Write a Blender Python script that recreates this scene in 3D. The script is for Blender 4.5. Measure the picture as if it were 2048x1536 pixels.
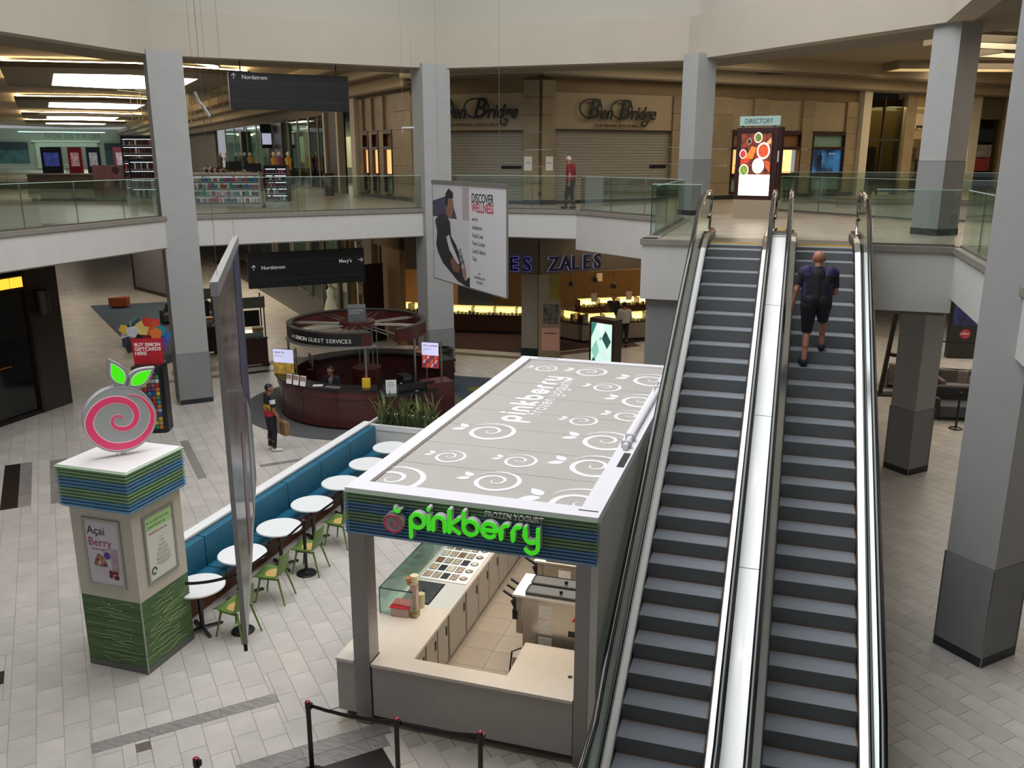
import bpy, bmesh, math, random
from mathutils import Vector, Matrix, Euler
R = math.radians; PI = math.pi; rnd = random.Random(7)
for o in list(bpy.data.objects): bpy.data.objects.remove(o, do_unlink=True)
S = bpy.context.scene; COL = S.collection
# ---------------------------------------------------------------- camera, world, lights, exposure
EYE = 7.0; UF = 5.36           # eye height and upper floor height in metres
cam = bpy.data.cameras.new('camera'); co = bpy.data.objects.new('camera', cam); COL.objects.link(co)
cam.sensor_width = 36; cam.lens = 1744/2048*36; cam.clip_end = 300
co.location = (0, 0, EYE); co.rotation_euler = (R(90-14.68), 0, R(17.4)); S.camera = co
w = bpy.data.worlds.new('world'); S.world = w; w.use_nodes = True
w.node_tree.nodes['Background'].inputs[0].default_value = (.80, .84, .9, 1)
w.node_tree.nodes['Background'].inputs[1].default_value = .38
S.view_settings.view_transform = 'Standard'; S.view_settings.look = 'None'
S.view_settings.gamma = 1; S.view_settings.use_curve_mapping = False
S.view_settings.exposure = 0.0
def area(loc, sx, sy, power, col=(1, 1, 1), rot=(0, 0, 0), spread=180):
    l = bpy.data.lights.new('area_light', 'AREA'); l.shape = 'RECTANGLE'; l.size = sx; l.size_y = sy
    l.energy = power; l.color = col; l.spread = R(spread)
    o = bpy.data.objects.new('area_light', l); COL.objects.link(o); o.location = loc; o.rotation_euler = rot; return o
WARM = (1, .85, .66); WARMER = (1, .76, .50)
SKY = 2750
area((-5.8, 13.5, 15.6), 12.5, 18, SKY, (.93, .96, 1))                  # daylight through the atrium skylight
area((-13, 33, 4.35), 6, 5, 60, WARM); area((-23, 30, 4.35), 6, 12, 210, WARM, (0, 0, R(45)))
area((-4, 31, 4.35), 6, 3, 60, WARM); area((-30, 42, 4.35), 8, 16, 200, WARM, (0, 0, R(45)))
area((6.5, 26, 4.3), 5, 10, 130, (1, .93, .84)); area((6, 15, 4.3), 5, 8, 80, (1, .93, .84)); area((10, 33, 4.3), 8, 8, 220, (1, .97, .92))
area((-20.5, 12, 4.3), 3, 8, 30, WARM)
area((-14.5, 28.3, 10.3), 3, 6, 120, WARM, (0, 0, R(45))); area((-9, 27.8, 10.3), 7, 1.2, 90, WARM); area((-2.5, 31.5, 10.3), 7, 2, 95, WARM, (0, 0, R(45)))
area((3, 30, 10.4), 6, 8, 260, WARM); area((9, 38, 10.4), 8, 8, 330, WARM); area((-78, 84, 10.3), 10, 10, 900, (.78, 1, .9), (0, 0, R(45))); area((-48, 54, 10.3), 8, 20, 900, (1, .92, .78), (0, 0, R(45)))  # last two: unseen fills added to brighten the corridor and its end
area((-21, 24, 10.3), 6, 6, 150, WARM, (0, 0, R(45))); area((-26, 38, 4.4), 2, 10, 260, (1, .9, .75), (0, 0, R(45))); area((-31, 36, 4.4), 8, 4, 200, (1, .9, .8), (0, 0, R(45)))
area((-3.2, 9.7, 2.62), 2.2, 1.2, 38, (1, .89, .75)); area((-3.2, 12.2, 2.62), 2.2, 2.6, 58, (1, .91, .8)); area((4.1, 44.1, 9), 4, 3, 220, (1, .85, .55), (0, 0, R(45))); area((-22.5, 42.8, 8.7), 3, 6, 220, (1, .95, .8), (0, 0, R(45))); area((-31, 51, 8.7), 3, 9, 300, (.95, 1, .9), (0, 0, R(45))); area((8.5, 22, 10.3), 5, 8, 200, WARM)                  # lamps under the kiosk roof, then unseen fills added for shops and right gallery

# ---------------------------------------------------------------- materials
MATS = {}
def lin(h):
    v = [int(h[i:i+2], 16)/255 for i in (0, 2, 4)]
    return tuple(c/12.92 if c <= .04045 else ((c+.055)/1.055)**2.4 for c in v) + (1,)
def M(h, rough=.6, metal=0, emit=0, alpha=1, trans=0, noise=0, scale=8, bump=0, spec=None, stretch=None, coat=0, h2=None, isl=0, aniso=0):
    key = (h, rough, metal, emit, alpha, trans, noise, scale, bump, spec, stretch, coat, h2, isl, aniso)
    if key in MATS: return MATS[key]
    m = bpy.data.materials.new('m_'+h); m.use_nodes = True; nt = m.node_tree; b = nt.nodes['Principled BSDF']
    c = lin(h); b.inputs['Base Color'].default_value = c; b.inputs['Roughness'].default_value = rough; b.inputs['Metallic'].default_value = metal
    if spec is not None: b.inputs['Specular IOR Level'].default_value = spec
    if coat: b.inputs['Coat Weight'].default_value = coat; b.inputs['Coat Roughness'].default_value = .08
    if emit: b.inputs['Emission Color'].default_value = c; b.inputs['Emission Strength'].default_value = emit
    if trans: b.inputs['Transmission Weight'].default_value = trans
    if alpha < 1: b.inputs['Alpha'].default_value = alpha
    if aniso: b.inputs['Anisotropic'].default_value = aniso
    if noise or bump:
        tc = nt.nodes.new('ShaderNodeTexCoord'); mp = nt.nodes.new('ShaderNodeMapping'); n = nt.nodes.new('ShaderNodeTexNoise')
        nt.links.new(tc.outputs['Object'], mp.inputs[0]); nt.links.new(mp.outputs[0], n.inputs[0])
        if stretch: mp.inputs['Scale'].default_value = stretch
        n.inputs['Scale'].default_value = scale; n.inputs['Detail'].default_value = 5
        if noise:
            mx = nt.nodes.new('ShaderNodeMix'); mx.data_type = 'RGBA'; rp = nt.nodes.new('ShaderNodeMapRange')
            rp.inputs[1].default_value = .35; rp.inputs[2].default_value = .65
            nt.links.new(n.outputs[0], rp.inputs[0]); nt.links.new(rp.outputs[0], mx.inputs[0])
            c2 = lin(h2) if h2 else tuple(x*(1-noise) for x in c[:3])+(1,)
            mx.inputs[6].default_value = c; mx.inputs[7].default_value = c2
            nt.links.new(mx.outputs[2], b.inputs['Base Color'])
            if emit: nt.links.new(mx.outputs[2], b.inputs['Emission Color'])
            if isl:
                g = nt.nodes.new('ShaderNodeNewGeometry'); oi = nt.nodes.new('ShaderNodeObjectInfo')
                ad = nt.nodes.new('ShaderNodeMath'); ad.operation = 'ADD'; fr = nt.nodes.new('ShaderNodeMath'); fr.operation = 'FRACT'
                nt.links.new(g.outputs['Random Per Island'], ad.inputs[0]); nt.links.new(oi.outputs['Random'], ad.inputs[1]); nt.links.new(ad.outputs[0], fr.inputs[0])
                r2 = nt.nodes.new('ShaderNodeMapRange'); r2.inputs[3].default_value = 1-isl; r2.inputs[4].default_value = 1
                nt.links.new(fr.outputs[0], r2.inputs[0])
                m2 = nt.nodes.new('ShaderNodeMix'); m2.data_type = 'RGBA'; m2.blend_type = 'MULTIPLY'; m2.inputs[0].default_value = 1
                nt.links.new(mx.outputs[2], m2.inputs[6]); nt.links.new(r2.outputs[0], m2.inputs[7]); nt.links.new(m2.outputs[2], b.inputs['Base Color'])
        if bump:
            bp = nt.nodes.new('ShaderNodeBump'); bp.inputs['Strength'].default_value = bump; bp.inputs['Distance'].default_value = .02
            nt.links.new(n.outputs[0], bp.inputs['Height']); nt.links.new(bp.outputs[0], b.inputs['Normal'])
    MATS[key] = m; return m
def glassmat(tint='cfe6dc', a=.16, rough=.02):
    key = ('glass', tint, a, rough)
    if key in MATS: return MATS[key]
    m = bpy.data.materials.new('m_glass'); m.use_nodes = True; nt = m.node_tree; nt.nodes.remove(nt.nodes['Principled BSDF'])
    out = nt.nodes['Material Output']; tr = nt.nodes.new('ShaderNodeBsdfTransparent'); gl = nt.nodes.new('ShaderNodeBsdfGlossy'); mx = nt.nodes.new('ShaderNodeMixShader')
    c = lin(tint); tr.inputs[0].default_value = c; gl.inputs[0].default_value = (.9, .95, .93, 1); gl.inputs[1].default_value = rough
    lw = nt.nodes.new('ShaderNodeLayerWeight'); lw.inputs[0].default_value = .35; ml = nt.nodes.new('ShaderNodeMath'); ml.operation = 'MULTIPLY_ADD'
    ml.inputs[1].default_value = .5; ml.inputs[2].default_value = a*.4
    nt.links.new(lw.outputs['Fresnel'], ml.inputs[0]); nt.links.new(ml.outputs[0], mx.inputs[0])
    nt.links.new(tr.outputs[0], mx.inputs[1]); nt.links.new(gl.outputs[0], mx.inputs[2]); nt.links.new(mx.outputs[0], out.inputs[0])
    MATS[key] = m; return m
WHITE = M('cbc8c3', .7, noise=.05, scale=2); CREAM = M('cfc6b2', .75, noise=.06, scale=1.5); DARKCEIL = M('8d8576', .85, noise=.08, scale=1)
STEEL = M('b9b8b6', .28, 1, noise=.06, scale=30, stretch=(60, 1, 1), aniso=.4); STEEL2 = M('a8a7a5', .38, 1); CHROME = M('d8d8d8', .1, 1)
BLACK = M('121214', .35); RUBBER = M('0d0d10', .22, coat=.6); MATTEBLK = M('16161a', .7)
COLM = M('a9a9a7', .75, noise=.05, scale=3); COLD = M('8b8c8b', .7, noise=.05, scale=3); STONECAP = M('8a8379', .4, noise=.14, scale=14)
WOODM = M('4a1c18', .35, noise=.25, scale=6, stretch=(1, 1, 6), coat=.3); BROWNSTONE = M('a08763', .55, noise=.12, scale=2.5)
GLASS = glassmat('edf4f0', .13); CLEAR = glassmat('f2faf7', .1); DARKGLASS = M('14171a', .08, spec=.8)

# ---------------------------------------------------------------- mesh helpers
class B:
    def __init__(s): s.b = bmesh.new()
    def box(s, x0, x1, y0, y1, z0, z1, bev=0):
        m = Matrix.Translation(((x0+x1)/2, (y0+y1)/2, (z0+z1)/2)) @ Matrix.Diagonal((abs(x1-x0), abs(y1-y0), abs(z1-z0), 1))
        r = bmesh.ops.create_cube(s.b, size=1, matrix=m)
        if bev:
            es = {e for v in r['verts'] for e in v.link_edges}
            bmesh.ops.bevel(s.b, geom=list(es), offset=bev, segments=2, affect='EDGES', profile=.6)
        return s
    def bar(s, p, q, wx, wz=None, up=(0, 0, 1)):              # square bar from p to q
        wz = wz or wx; p = Vector(p); q = Vector(q); d = (q-p); L = d.length; d.normalize()
        u = Vector(up)
        if abs(d.dot(u)) > .99: u = Vector((1, 0, 0))
        x = d.cross(u).normalized(); z = x.cross(d)
        m = Matrix(((x.x, d.x, z.x, 0), (x.y, d.y, z.y, 0), (x.z, d.z, z.z, 0), (0, 0, 0, 1)))
        m = Matrix.Translation((p+q)/2) @ m @ Matrix.Diagonal((wx, L, wz, 1)); bmesh.ops.create_cube(s.b, size=1, matrix=m); return s
    def cyl(s, p, q, r, r2=None, seg=14, caps=True):
        p = Vector(p); q = Vector(q); d = q-p
        m = Matrix.Translation((p+q)/2) @ d.to_track_quat('Z', 'Y').to_matrix().to_4x4()
        bmesh.ops.create_cone(s.b, cap_ends=caps, segments=seg, radius1=r, radius2=r if r2 is None else r2, depth=d.length, matrix=m); return s
    def sph(s, c, r, sx=1, sy=1, sz=1, seg=12):
        bmesh.ops.create_uvsphere(s.b, u_segments=seg, v_segments=max(6, seg//2+2), radius=r, matrix=Matrix.Translation(c) @ Matrix.Diagonal((sx, sy, sz, 1))); return s
    def prism(s, pts, z0, z1):                                  # polygon in xy extruded in z
        return s.ext([(x, y, z0) for x, y in pts], (0, 0, z1-z0))
    def ext(s, pts, d):
        d = Vector(d); a = [s.b.verts.new(p) for p in pts]; c = [s.b.verts.new(Vector(p)+d) for p in pts]; n = len(pts)
        s.b.faces.new(a); s.b.faces.new(c[::-1])
        for i in range(n): s.b.faces.new((a[i], c[i], c[(i+1) % n], a[(i+1) % n]))
        return s
    def quad(s, *pts): s.b.faces.new([s.b.verts.new(p) for p in pts]); return s
    def tube(s, pts, r, seg=8, caps=True, flat=1):                       # round tube through points
        pts = [Vector(p) for p in pts]; rings = []; up = Vector((1, 0, 0))
        for i, p in enumerate(pts):
            d = (pts[min(i+1, len(pts)-1)]-pts[max(i-1, 0)]).normalized()
            if i == 0:
                x = d.cross(Vector((0, 0, 1)));  x = x if x.length > .05 else d.cross(Vector((0, 1, 0)))
                x.normalize()
            else: x = (x-d*x.dot(d)).normalized()
            y = d.cross(x); rr = r[i] if isinstance(r, (list, tuple)) else r
            rings.append([s.b.verts.new(p+x*rr*math.cos(2*PI*k/seg)+y*rr*flat*math.sin(2*PI*k/seg)) for k in range(seg)])
        for a, c in zip(rings, rings[1:]):
            for k in range(seg): s.b.faces.new((a[k], a[(k+1) % seg], c[(k+1) % seg], c[k]))
        if caps: s.b.faces.new(rings[0][::-1]); s.b.faces.new(rings[-1])
        return s
    def sweep(s, path, prof, closed=False):                     # profile (list of (x,n)) along yz path: x stays x, n along the path normal
        rings = []; sg = 1 if path[-1][0] > path[0][0] else -1
        for i, p in enumerate(path):
            a = path[max(i-1, 0)]; b_ = path[min(i+1, len(path)-1)]; dy, dz = b_[0]-a[0], b_[1]-a[1]; l = math.hypot(dy, dz); ny, nz = -dz/l*sg, dy/l*sg
            rings.append([s.b.verts.new((x, p[0]+ny*n, p[1]+nz*n)) for x, n in prof])
        k = len(prof)
        for a, c in zip(rings, rings[1:]):
            for j in range(k): s.b.faces.new((a[j], a[(j+1) % k], c[(j+1) % k], c[j]))
        s.b.faces.new(rings[0]); s.b.faces.new(rings[-1][::-1]); return s
    def lathe(s, prof, c=(0, 0, 0), seg=24):
        rings = []
        for r, z in prof: rings.append([s.b.verts.new((c[0]+max(r, 1e-4)*math.cos(2*PI*k/seg), c[1]+max(r, 1e-4)*math.sin(2*PI*k/seg), c[2]+z)) for k in range(seg)])
        for a, d in zip(rings, rings[1:]):
            for k in range(seg): s.b.faces.new((a[k], a[(k+1) % seg], d[(k+1) % seg], d[k]))
        return s
    def arc(s, c, r0, r1, z0, z1, a0, a1, n=32):                # ring sector
        full = abs(a1-a0) >= 359.9; A = [R(a0+(a1-a0)*i/n) for i in range(n+1)]
        for i in range(n):
            P = []
            for a in (A[i], A[i+1]):
                P.append([(c[0]+r*math.cos(a), c[1]+r*math.sin(a), z) for r, z in ((r0, z0), (r1, z0), (r1, z1), (r0, z1))])
            for j in range(4): s.quad(P[0][j], P[0][(j+1) % 4], P[1][(j+1) % 4], P[1][j])
        if not full:
            for a in (A[0], A[-1]): s.quad(*[(c[0]+r*math.cos(a), c[1]+r*math.sin(a), z) for r, z in ((r0, z0), (r1, z0), (r1, z1), (r0, z1))])
        return s
    def xf(s, m): bmesh.ops.transform(s.b, matrix=m, verts=s.b.verts[:]); return s
    def o(s, name, mat, parent=None, smooth=False, weld=True):
        if weld: bmesh.ops.remove_doubles(s.b, verts=s.b.verts[:], dist=1e-5)
        bmesh.ops.recalc_face_normals(s.b, faces=s.b.faces[:])
        me = bpy.data.meshes.new(name); s.b.to_mesh(me); s.b.free(); me.materials.append(mat)
        if smooth:
            for p in me.polygons: p.use_smooth = True
            try: me.set_sharp_from_angle(angle=R(38))
            except Exception: pass
        ob = bpy.data.objects.new(name, me); COL.objects.link(ob)
        if parent: ob.parent = parent
        return ob
def box(name, mat, parent, *a, bev=0): return B().box(*a, bev=bev).o(name, mat, parent)
def tag(o, label=None, cat=None, group=None, kind=None):
    if label: o['label'] = label
    if cat: o['category'] = cat
    if group: o['group'] = group
    if kind: o['kind'] = kind
    return o
def struct(o, label=None):
    o['kind'] = 'structure'
    if label: o['label'] = label
    return o
def thing(name, label, cat, loc=(0, 0, 0), rz=0, group=None):
    o = bpy.data.objects.new(name, None); COL.objects.link(o); o.empty_display_size = .2
    o.location = loc; o.rotation_euler = (0, 0, R(rz)); return tag(o, label, cat, group)
def dup(o, loc=None, rz=None, label=None, parent=None):
    c = o.copy(); COL.objects.link(c)
    if parent: c.parent = parent
    if loc is not None: c.location = loc
    if rz is not None: c.rotation_euler = (0, 0, R(rz))
    if label: c['label'] = label
    for ch in o.children: dup(ch, parent=c)
    return c
TXT = {}
def text(s, size, mat, parent, loc, rot=(90, 0, 0), ext=.004, align='LEFT', shear=0, sx=1, name='lettering', bold=0):
    cu = bpy.data.curves.new(name, 'FONT'); cu.body = s; cu.size = size; cu.extrude = ext; cu.align_x = align; cu.shear = shear; cu.offset = bold; cu.resolution_u = 3
    t = bpy.data.objects.new(name, cu); COL.objects.link(t); bpy.context.view_layer.update()
    me = bpy.data.meshes.new_from_object(t); bpy.data.objects.remove(t, do_unlink=True); me.materials.clear(); me.materials.append(mat)
    o = bpy.data.objects.new(name, me); COL.objects.link(o); o.location = loc; o.rotation_euler = tuple(R(a) for a in rot); o.scale = (sx, 1, 1)
    if parent: o.parent = parent
    return o
# rounded stroke alphabet (x-height 1), each glyph: width, list of polylines
def _arc(cx, cy, r, a0, a1, n=14, ry=None): ry = ry or r; return [(cx+r*math.cos(R(a0+(a1-a0)*i/n)), cy+ry*math.sin(R(a0+(a1-a0)*i/n))) for i in range(n+1)]
GL = {
 'p': (1.0, [_arc(.5, .5, .5, 180, -180, 24), [(0, .5), (0, -.75)]]), 'b': (1.0, [_arc(.5, .5, .5, 180, -180, 24), [(0, .5), (0, 1.55)]]),
 'i': (0.0, [[(0, 0), (0, 1)], [(0, 1.45), (0, 1.5)]]), 'n': (.85, [[(0, 0), (0, .55)]+_arc(.42, .58, .42, 180, 0, 12)+[(.85, 0)]]),
 'k': (.7, [[(0, 0), (0, 1.55)], [(.65, 1), (.0, .48), (.7, 0)]]), 'e': (1.0, [[(.02, .5), (.98, .5)]+_arc(.5, .5, .5, 0, 315, 22)]),
 'r': (.5, [[(0, 0), (0, .6)]+_arc(.42, .58, .42, 180, 85, 8)]), 'y': (.9, [[(0, 1), (0, .45)]+_arc(.45, .45, .45, 180, 360, 12)+[(.9, 1)], [(.9, 1), (.9, -.3)]+_arc(.45, -.3, .45, 0, -150, 12)]),
 'f': (.45, [_arc(.42, 1.15, .4, 80, 180, 8)+[(.02, 0)], [(-.22, .95), (.35, .95)]]), 'o': (1.0, [_arc(.5, .5, .5, 0, 360, 24)]),
 'z': (.7, [[(0, 1), (.7, 1), (0, 0), (.7, 0)]]), 'u': (.9, [[(0, 1), (0, .45)]+_arc(.45, .45, .45, 180, 360, 12)+[(.9, 1)], [(.9, 1), (.9, 0)]]),
 'g': (1.0, [_arc(.5, .5, .5, 0, 360, 24), [(1, 1), (1, -.25)]+_arc(.5, -.25, .5, 0, -140, 12)]), 't': (.4, [[(.1, 1.4), (.1, .3)]+_arc(.4, .3, .3, 180, 270, 6), [(-.2, 1), (.4, 1)]]), ' ': (.5, []),
}
RN = [0]
def ribbon(b, pts, w, z0, z1, caps=True):
    RN[0] += 1; z1 += (RN[0] % 7)*.00025
    n = len(pts); W = w if isinstance(w, (list, tuple)) else [w]*n; Lf = []; Rt = []
    for i, p in enumerate(pts):
        a = pts[max(i-1, 0)]; c = pts[min(i+1, n-1)]; dx, dy = c[0]-a[0], c[1]-a[1]; l = math.hypot(dx, dy) or 1; nx, ny = -dy/l, dx/l; k = 1
        if 0 < i < n-1:
            v1 = Vector((p[0]-a[0], p[1]-a[1])); v2 = Vector((c[0]-p[0], c[1]-p[1]))
            if v1.length and v2.length: k = min(1/max(.35, math.cos(v1.angle(v2)/2)), 1.4 if v1.angle(v2) > .9 else 2)
        Lf.append((p[0]+nx*W[i]/2*k, p[1]+ny*W[i]/2*k)); Rt.append((p[0]-nx*W[i]/2*k, p[1]-ny*W[i]/2*k))
    V = [[b.b.verts.new((*P[i], z)) for i in range(n)] for P, z in ((Lf, z0), (Rt, z0), (Rt, z1), (Lf, z1))]
    for i in range(n-1):
        for j in range(4): b.b.faces.new((V[j][i], V[j][i+1], V[(j+1) % 4][i+1], V[(j+1) % 4][i]))
    b.b.faces.new([V[j][0] for j in range(4)]); b.b.faces.new([V[j][-1] for j in (3, 2, 1, 0)])
    if caps:
        kk = [0, n-1]
        for i in range(1, n-1):
            a, p, c = pts[i-1], pts[i], pts[i+1]; v1 = Vector((p[0]-a[0], p[1]-a[1])); v2 = Vector((c[0]-p[0], c[1]-p[1]))
            if v1.length and v2.length and v1.angle(v2) > .6: kk.append(i)
        for q, i in enumerate(kk):
            if W[i] > 1e-3: b.prism([(pts[i][0]+W[i]/2*math.cos(2*PI*k/14), pts[i][1]+W[i]/2*math.sin(2*PI*k/14)) for k in range(14)], z0, z1+.00008*(q+1))
def stroke_glyph(ch, x, sc, w, z0, z1, b=None, y=0):
    b = b or B()
    for pl in GL[ch][1]: ribbon(b, [(x+a*sc, y+c*sc) for a, c in pl], w, z0, z1)
    return b
def stroke_width(s, sc, w, gap): return sum(GL[c][0]*sc+w+gap for c in s)
SPI = [(0, .04, .03), (90, .12, .04), (180, .22, .07), (270, .27, .11), (360, .44, .14), (450, .60, .17), (540, .83, .19), (630, .80, .19), (720, .88, .11), (765, .84, .05), (790, .76, .012)]
def spiral_pts(r, cx=0, cy=0, wf=1.0, cut=0):
    P = []; W = []
    for i in range(91):
        a = 790*i/90
        for k in range(len(SPI)-1):
            if SPI[k][0] <= a <= SPI[k+1][0]:
                t = (a-SPI[k][0])/(SPI[k+1][0]-SPI[k][0]); rr = SPI[k][1]*(1-t)+SPI[k+1][1]*t; ww = SPI[k][2]*(1-t)+SPI[k+1][2]*t
        P.append((cx+r*rr*math.cos(R(a)), cy+r*rr*math.sin(R(a)))); W.append(r*ww*wf)
    return P, W
def leaf_pts(x, y, ang, L, wd, n=10):
    P = []
    for s_ in (1, -1):
        for i in range(n+1):
            t = i/n if s_ == 1 else 1-i/n
            ww = wd*math.sin(PI*t**.8)*s_; P.append((t*L, ww))
    P = [P[i] for i in range(len(P)) if i not in (n+1, 2*n+1)]
    c, s = math.cos(R(ang)), math.sin(R(ang)); return [(x+a*c-b*s, y+a*s+b*c) for a, b in P]
# ================================================================ ground floor
H2 = math.sqrt(.5)
def uv2xy(u, v): return ((u+v)*H2, (u-v)*H2)
_p = R(14.68); _h = R(17.4); _f = Vector((-math.sin(_h)*math.cos(_p), math.cos(_h)*math.cos(_p), -math.sin(_p))); _r = Vector((math.cos(_h), math.sin(_h), 0)); _u = _r.cross(_f)
def seen(x, y, z=0, m=60):                                       # is a ground point inside the camera's view
    v = Vector((x, y, z-EYE)); w_ = v.dot(_f)
    if w_ < 1: return False
    px = 1024+1744*v.dot(_r)/w_; py = 768-1744*v.dot(_u)/w_; return -m < px < 2048+m and -m < py < 1536+m
fl = struct(B().box(-60, 30, -4, 75, -.3, -.012).o('floor', M('8b8378', .7, noise=.1, scale=3)), 'ground floor of the mall')
# patches in (u, v): (u0, u1, v0, v1, material, name)
TILE = M('cbc4bc', .38, noise=.13, scale=2.2, isl=.13, spec=.5); PLANK = M('9c9691', .4, noise=.35, scale=5, stretch=(1, 5, 1), isl=.2)
DTILE = M('25211f', .35, noise=.2, scale=5); BRICK = M('6d605c', .5, noise=.2, scale=12)
PATCH = [(-1.59, -1.27, -22.5, -19.5, DTILE), (-1.27, -1.03, -22.5, -19.5, PLANK), (-.66, -.29, -22.4, -19.4, PLANK), (-.3, 1.95, -10.6, -10.39, PLANK),
         (1.2, 3.05, -9.36, -9.12, PLANK), (1.2, 2.95, -9.12, -8.87, PLANK), (1.4, 2.85, -8.87, -8.3, DTILE), (2.27, 2.46, -22.5, -19.5, PLANK), (3.68, 4.7, -19.8, -19.62, PLANK),
         (.18, .35, -10.33, -10.16, BRICK), (-1.9, -1.3, -12.9, -12.55, DTILE)]
KX0, KX1, KY0, KY1 = -5.05, -1.72, 8.68, 15.9                    # yogurt kiosk footprint
def subtract(r, p):
    u0, u1, v0, v1 = r; a, b, c, d = p[:4]
    if a >= u1 or b <= u0 or c >= v1 or d <= v0: return [r]
    o = []
    if a > u0: o.append((u0, a, v0, v1))
    if b < u1: o.append((b, u1, v0, v1))
    u0 = max(u0, a); u1 = min(u1, b)
    if c > v0: o.append((u0, u1, v0, c))
    if d < v1: o.append((u0, u1, d, v1))
    return o
tiles = []
U0, PU, PV = -1.208, .3095, .61
for i in range(-70, 130):
    ua = U0+PU*i; off = -12.355 if i % 2 == 0 else -12.13
    for k in range(-32, 36):
        va = off+PV*k; x, y = uv2xy(ua+PU/2, va+PV/2)
        if not (6.2 < y < 37 and -24 < x < 9) or not seen(x, y): continue
        if KX0-.1 < x < KX1+.1 and KY0-.1 < y < KY1+.1: continue
        if (x+11.3)**2+(y-22.2)**2 < 2.2**2: continue
        if x < -19.75 and y < 19.4: continue
        L = [(ua, ua+PU, va, va+PV)]
        for p in PATCH: L = [q for r in L for q in subtract(r, p)]
        for r in L:
            if r[1]-r[0] > .02 and r[3]-r[2] > .02: tiles.append((math.hypot(x, y), r))
tiles.sort(key=lambda t: t[0])
def tile_bm(b, r, z1=0, z0=-.014, g=.0028):
    u0, u1, v0, v1 = r[:4]; P = [uv2xy(u, v) for u, v in ((u0+g, v0+g), (u1-g, v0+g), (u1-g, v1-g), (u0+g, v1-g))]
    a = [b.b.verts.new((x, y, z0)) for x, y in P]; c = [b.b.verts.new((x, y, z1)) for x, y in P]; b.b.faces.new(c)
    for j in range(4): b.b.faces.new((a[j], a[(j+1) % 4], c[(j+1) % 4], c[j]))
std = None
n_ind = 0; rest = B()
for d, r in tiles:
    full = abs(r[1]-r[0]-PU) < 1e-6 and abs(r[3]-r[2]-PV) < 1e-6
    if n_ind < 300 and full:
        if std is None:
            b = B(); tile_bm(b, (0, PU, 0, PV)); std = b.o('floor_tile', TILE, fl); t = std
        else: t = std.copy(); COL.objects.link(t)
        x, y = uv2xy(r[0], r[2]); t.location = (x, y, 0); n_ind += 1
    else: tile_bm(rest, r)
rt = rest.o('floor_tiles', TILE, fl, weld=False); rt['kind'] = 'stuff'
for p in PATCH:
    v = p[2]; u = p[0]; st = .76 if p[4] is PLANK else 3
    long_v = p[3]-p[2] > p[1]-p[0]
    while (v if long_v else u) < (p[3] if long_v else p[1])-.01:
        b = B()
        if long_v: tile_bm(b, (p[0], p[1], v, min(v+st, p[3])), .0005); v += st
        else: tile_bm(b, (u, min(u+st, p[1]), p[2], p[3]), .0005); u += st
        t = b.o('dark_floor_tile' if p[4] in (DTILE, BRICK) else 'floor_plank', p[4], fl)
# dark stone floor band in front of the far corridor shops and Zales-side band
b = B(); b.ext([(-19.9, 33.5, -.01), (-37.5, 51.1, -.01), (-36.1, 52.5, -.01), (-18.3, 34.7, -.01)], (0, 0, .014)); struct(b.o('trim_1', M('4c4640', .5, noise=.2)), 'dark floor border in front of the corridor shops')
b = B(); b.ext([(-13.2, 28.9, -.01), (-8.6, 28.9, -.01), (-5, 32.4, -.01), (-5.4, 32.9, -.01), (-8.7, 29.3, -.01), (-13.2, 29.3, -.01)], (0, 0, .013)); struct(b.o('trim_2', M('5a4a3c', .4, noise=.15)), 'brown floor border in front of the jewellery shop')
b = B(); b.ext([(-18.6, 22.2, -.01), (-13.2, 27.6, -.01), (-13.35, 27.85, -.01), (-18.8, 22.5, -.01)], (0, 0, .013)); struct(b.o('trim_3', M('3a3330', .4, noise=.15)))
b = B(); b.ext([(-19.0, 23.2, -.01), (-14.2, 28, -.01), (-14.6, 28.5, -.01), (-19.4, 23.7, -.01)], (0, 0, .013)); struct(b.o('trim_4', M('857869', .5, noise=.25)))

# ================================================================ upper floor slab, its openings, fascias and glass rails
from mathutils.geometry import tessellate_polygon
OPEN = [(-16.4, -.2), (-16.4, 20.6), (-10.5, 26.5), (-6.2, 26.4), (-2.75, 23.6), (-2.75, 17.75), (2.95, 17.75), (2.95, -.2)]
OPEN2 = [(-.6, 28.4), (3.3, 24.8), (14, 24.8), (14, 36.2), (-.6, 36.2)]
OPEN3 = [(-40, 31.5), (-34.8, 36.7), (-52, 54), (-57.2, 48.8)]
OUT = [(-60, -6), (30, -6), (30, 95), (-90, 95), (-90, 40)]
def slab(outer, holes, z0, z1, name, mat):
    rings = [outer]+holes; tri = tessellate_polygon([[Vector((x, y, 0)) for x, y in r] for r in rings]); flat = [p for r in rings for p in r]; b = B()
    for z in (z0, z1):
        vs = [b.b.verts.new((x, y, z)) for x, y in flat]
        for t in tri: b.b.faces.new([vs[i] for i in t])
    for r in rings:
        for i in range(len(r)):
            p, q = r[i], r[(i+1) % len(r)]; b.quad((*p, z0), (*q, z0), (*q, z1), (*p, z1))
    return b.o(name, mat)
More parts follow.
